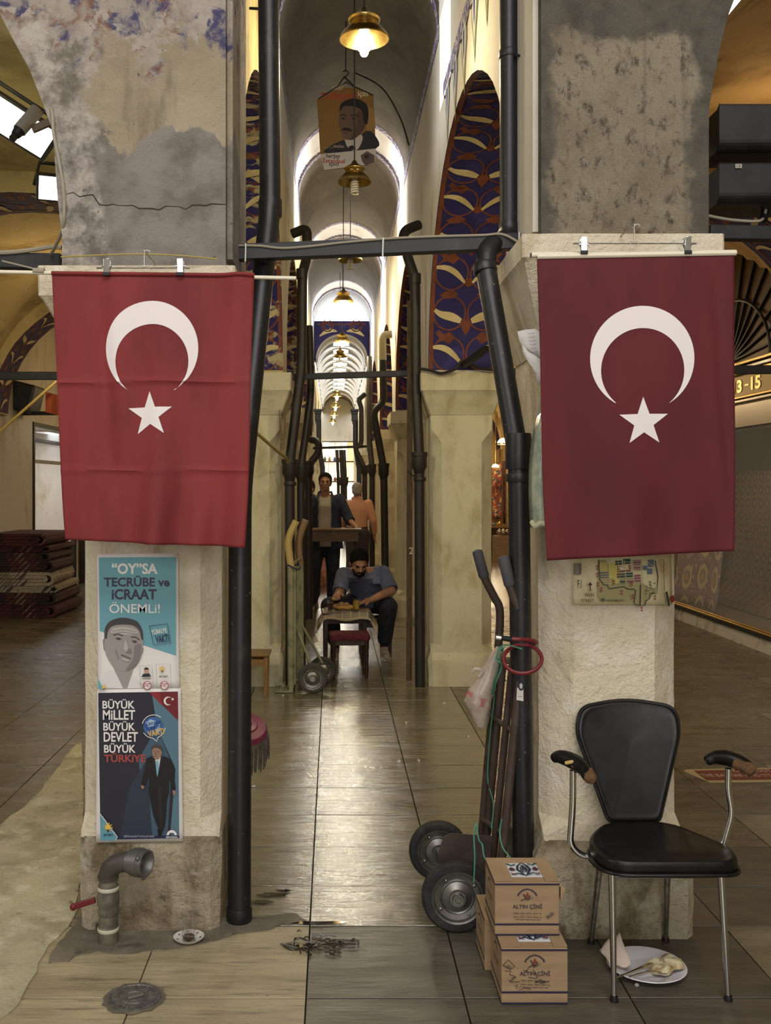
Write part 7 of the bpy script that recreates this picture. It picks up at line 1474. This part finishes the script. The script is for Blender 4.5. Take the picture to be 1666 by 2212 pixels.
add_mesh('trousers', blob([('c', [hip+Vector((-.09, .02, .0)), kL, kL.lerp(aL, .80)], [.115, .084, .068]), ('c', [hip+Vector((.09, .02, .0)), kR, kR.lerp(aR, .82)], [.115, .086, .070]), ('e', hip, (.18, .15, .10))], .010, 5), m_denim, t)
for kk_, a in ((kL, aL), (kR, aR)):
    k = MB(); k.tube([a+Vector((0, 0, -.01)), a+(kk_-a)*.28], [.040, .044], 14); k.build('sock', M('red_sock', S(120, 40, 40), .9) if a is aR else m_dtop, t)
shoe(t, aR+Vector((.0, .06, -.11)), aR+Vector((.015, -.20, -.11)), m_shoe_w, aR); shoe(t, aL+Vector((.0, .06, -.10)), aL+Vector((-.02, -.20, -.10)), m_shoe_w, aL)
hair_cap(t, hc, Rh, m_hair, 1.0, -.060, -.02, 1.04); face_parts(t, hc, Rh, 1., True)
f = lambda x, y, z: hc+Rh @ Vector((x, y, z))
add_mesh('beard', blob([('c', [f(-.058, -.030, -.05), f(-.040, -.062, -.085), f(0, -.072, -.105), f(.040, -.062, -.085), f(.058, -.030, -.05)], [.009, .013, .018, .013, .009]), ('c', [f(-.030, -.090, -.052), f(0, -.100, -.046), f(.030, -.090, -.052)], [.007, .009, .007])], .006, 3), m_hair, t)
k = MB(); c = wL+Vector((-.03, -.10, -.03)); k.ball(c, (.035, .02, .018), 10, 7); tag(k.build('bread_morsel', bpy.data.materials['fried_flatbread']), 'morsel of bread held in the eating man\'s hand', 'bread')
# ---- standing figures
def standing(label, X, Y, H, yaw, arms, legs, skin=m_skin):
    """returns thing, frame function and the key joints; local frame faces -y"""
    t = thing('person', label, 'person', (X, Y, 0)); R = Rz(yaw); s = H/1.76
    f = lambda x, y, z: Vector((X, Y, 0))+R @ Vector((x*s, y*s, z*s)); J = dict(hip=f(0, 0, .95), ch=f(0, 0, 1.32), nk=f(0, .01, 1.47), sL=f(-.185, .0, 1.415), sR=f(.185, .0, 1.415), hd=f(0, -.012, 1.635))
    for k_, v in arms.items(): J[k_] = f(*v)
    for k_, v in legs.items(): J[k_] = f(*v)
    body = head_shapes(J['hd'], R, s)+[('c', [J['nk'], J['hd']+R @ Vector((0, .015, -.05))], [.060*s, .056*s]), ('l', [(f(0, 0, .86), .14*s, .10*s), (f(0, 0, 1.0), .15*s, .105*s), (f(0, 0, 1.15), .145*s, .10*s), (f(0, 0, 1.32), .17*s, .115*s), (f(0, .01, 1.44), .13*s, .08*s)]),
        ('c', [J['nk']+Vector((0, 0, -.05)), J['sL'], J['eL'], J['wL']], [.06*s, .056*s, .044*s, .027*s]), ('c', [J['nk']+Vector((0, 0, -.05)), J['sR'], J['eR'], J['wR']], [.06*s, .056*s, .044*s, .027*s]), ('c', [f(-.09, 0, .92), J['kL'], J['aL']], [.085*s, .058*s, .038*s]), ('c', [f(.09, 0, .92), J['kR'], J['aR']], [.085*s, .058*s, .038*s])]
    return t, f, J, R, s, body
# man carrying a low table
A = dict(eL=(-.30, -.06, 1.16), wL=(-.385, -.26, 1.06), eR=(.31, -.06, 1.15), wR=(.405, -.26, 1.045)); Lg = dict(kL=(-.14, -.06, .50), aL=(-.17, -.04, .085), kR=(.10, -.02, .50), aR=(.10, .12, .10))
t, f, J, R, s, body = standing('smiling man in an open dark blue jacket carrying a low table', -.105, 13.15, 1.775, .0, A, Lg)
body += hand(J['wL'], J['wL']+Vector((.02, -.10, -.06)), (1, 0, .2), 1., .7)+hand(J['wR'], J['wR']+Vector((-.02, -.10, -.06)), (-1, 0, .2), 1., .7)
add_mesh('body', blob(body, .009, 3), m_skin, t)
add_mesh('tee_shirt', blob([('l', [(f(0, 0, .80), .172*s, .130*s), (f(0, 0, 1.0), .168*s, .126*s), (f(0, 0, 1.18), .162*s, .120*s), (f(0, 0, 1.33), .185*s, .132*s), (f(0, .01, 1.45), .135*s, .088*s)])], .010, 4, cut=lambda p: (p-f(0, -.05, 1.50)).length < .075), m_tee, t, solid=.003)
add_mesh('jacket', blob([('l', [(f(0, .01, .74), .235*s, .150*s), (f(0, .01, 1.0), .215*s, .148*s), (f(0, .01, 1.18), .205*s, .142*s), (f(0, .01, 1.33), .215*s, .150*s), (f(0, .02, 1.46), .155*s, .100*s)]), ('c', [J['sL'], J['eL'], J['eL'].lerp(J['wL'], .15)], [.072*s, .064*s, .060*s]), ('c', [J['sR'], J['eR'], J['eR'].lerp(J['wR'], .15)], [.072*s, .064*s, .060*s])], .011, 5,
    cut=lambda p: (abs(p.x-J['ch'].x+.004) < .088+.05*max(0, (p.z-1.40)/.1)-.012*max(0, (1.2-p.z)) and p.y < J['ch'].y-.02) or p.z < .78 or p.z > 1.50 or (p-J['eL'].lerp(J['wL'], .42)).length < .07 or (p-J['eR'].lerp(J['wR'], .42)).length < .07), m_jacket, t, solid=.006)
for q in (-1, 1): k = MB(); k.tube(smooth_path([f(q*.07, .05, 1.505), f(q*.082, -.03, 1.50), f(q*.098, -.115, 1.43), f(q*.092, -.152, 1.34)], 4), [.016]*12+[.006], 8); k.build('collar', m_jacket, t)
add_mesh('trousers', blob([('c', [f(-.09, 0, .92), J['kL'], J['kL'].lerp(J['aL'], .92)], [.118*s, .088*s, .082*s]), ('c', [f(.09, 0, .92), J['kR'], J['kR'].lerp(J['aR'], .92)], [.118*s, .088*s, .082*s]), ('e', f(0, .01, .92), (.165*s, .13*s, .10*s))], .011, 4), m_denim, t)
for q in 'LR': cuff(t, J['e'+q].lerp(J['w'+q], .16), J['w'+q]-J['e'+q], .056, m_jacket)
shoe(t, J['aL']+Vector((0, .07, -.085)), J['aL']+Vector((-.02, -.20, -.085)), m_shoe_d, J['aL']); shoe(t, J['aR']+Vector((0, .07, -.10)), J['aR']+Vector((.02, -.20, -.10)), m_shoe_d, J['aR'])
hair_cap(t, J['hd'], R, m_hair, s, -.050, -.01, .96); face_parts(t, J['hd'], R, s, True)
k = MB(); k.tube([J['wR']+Vector((.028*math.cos(a), .028*math.sin(a), .01)) for a in [2*PI*i/14 for i in range(15)]], .006, 6); k.build('bracelet', m_black, t)
tb = thing('carried_table', 'low wooden table carried level by the smiling man', 'table', (-.11, 12.75, .92))
k = MB(); k.span((-.545, 12.55, 1.035), (.365, 12.95, 1.06)); k.build('table_top', M('brown_table_wood', S(128, 96, 58), .5, 0, S(100, 72, 40), 10, stretch=(1, 6, 6)), tb, bevel=.005)
k = MB(); k.span((-.50, 12.585, .90), (.32, 12.605, 1.035)); k.span((-.50, 12.895, .90), (.32, 12.915, 1.035)); k.span((-.50, 12.605, .90), (-.48, 12.895, 1.035)); k.span((.30, 12.605, .90), (.32, 12.895, 1.035)); k.build('apron', M('brown_table_wood_dark', S(112, 84, 52), .5, 0, S(86, 62, 36), 10, stretch=(1, 6, 6)), tb)
for sx in (-.47, .29):
    for sy in (12.62, 12.88): k = MB(); k.lathe([(.0, .80), (.018, .80), (.022, .84), (.016, .86), (.024, .885), (.024, .95)], (sx, sy, 0), 12); k.build('leg', m_dwood, tb)
# young man behind him
t, f, J, R, s, body = standing('young man in a dark brown top peering from behind the jacket', -.335, 13.72, 1.68, .15, dict(eL=(-.27, -.02, 1.14), wL=(-.28, -.14, .92), eR=(.27, -.02, 1.14), wR=(.27, -.14, .92)), dict(kL=(-.09, -.03, .50), aL=(-.09, .0, .085), kR=(.09, -.03, .50), aR=(.09, .0, .085)))
body += hand(J['wL'], J['wL']+Vector((0, -.04, -.1)), (1, 0, 0))+hand(J['wR'], J['wR']+Vector((0, -.04, -.1)), (-1, 0, 0)); add_mesh('body', blob(body, .010, 3), m_skin, t)
add_mesh('top', blob([('l', [(f(0, 0, .82), .18*s, .135*s), (f(0, 0, 1.15), .172*s, .125*s), (f(0, 0, 1.33), .20*s, .135*s), (f(0, .01, 1.46), .14*s, .09*s)]), ('c', [J['sL'], J['eL'], J['eL'].lerp(J['wL'], .8)], [.075*s, .062*s, .045*s]), ('c', [J['sR'], J['eR'], J['eR'].lerp(J['wR'], .8)], [.075*s, .062*s, .045*s])], .012, 4), m_dtop, t)
add_mesh('trousers', blob([('c', [f(-.09, 0, .90), J['kL'], J['kL'].lerp(J['aL'], .92)], [.112*s, .084*s, .074*s]), ('c', [f(.09, 0, .90), J['kR'], J['kR'].lerp(J['aR'], .92)], [.112*s, .084*s, .074*s]), ('e', f(0, .01, .90), (.16*s, .12*s, .10*s))], .012, 4), m_denim, t)
for q in 'LR': shoe(t, J['a'+q]+Vector((0, .07, -.085)), J['a'+q]+Vector((0, -.19, -.085)), m_shoe_d, J['a'+q])
hair_cap(t, J['hd'], R, m_hair, s, -.066, -.01, 1.08); face_parts(t, J['hd'], R, s)
# old man walking away
t, f, J, R, s, body = standing('grey-haired man in a peach striped shirt walking away', .372, 15.45, 1.65, PI-.12, dict(eL=(-.27, .03, 1.14), wL=(-.28, -.08, .90), eR=(.27, .03, 1.14), wR=(.26, -.10, .92)), dict(kL=(-.10, -.10, .50), aL=(-.10, .04, .09), kR=(.10, -.02, .50), aR=(.10, .16, .11)))
body += hand(J['wL'], J['wL']+Vector((0, .04, -.1)), (1, 0, 0))+hand(J['wR'], J['wR']+Vector((0, .04, -.1)), (-1, 0, 0)); add_mesh('body', blob(body, .010, 3), m_skin, t)
add_mesh('shirt', blob([('l', [(f(0, 0, .98), .17*s, .135*s), (f(0, 0, 1.15), .178*s, .135*s), (f(0, 0, 1.33), .202*s, .14*s), (f(0, .01, 1.46), .14*s, .09*s)]), ('c', [J['sL'], J['eL'], J['eL'].lerp(J['wL'], .85)], [.076*s, .064*s, .046*s]), ('c', [J['sR'], J['eR'], J['eR'].lerp(J['wR'], .85)], [.076*s, .064*s, .046*s]), ('c', [f(-.05, .02, 1.49), f(.05, .02, 1.49)], [.05*s, .05*s])], .012, 4), m_stripe, t)
add_mesh('trousers', blob([('c', [f(-.09, 0, .92), J['kL'], J['kL'].lerp(J['aL'], .92)], [.115*s, .088*s, .080*s]), ('c', [f(.09, 0, .92), J['kR'], J['kR'].lerp(J['aR'], .92)], [.115*s, .088*s, .080*s]), ('e', f(0, .01, .95), (.165*s, .13*s, .10*s))], .012, 4), m_trous, t)
k = MB(); k.tube([f(.172*math.cos(a), .136*math.sin(a), 1.02) for a in [2*PI*i/20 for i in range(21)]], .012, 6); k.build('belt', m_black, t)
for q in 'LR': shoe(t, J['a'+q]+R @ Vector((0, .07, -J['a'+q].z)), J['a'+q]+R @ Vector((0, -.19, -J['a'+q].z)), m_shoe_d, J['a'+q])
hair_cap(t, J['hd'], R, m_ghair, s, -.045, -.045, .98); face_parts(t, J['hd'], R, s)
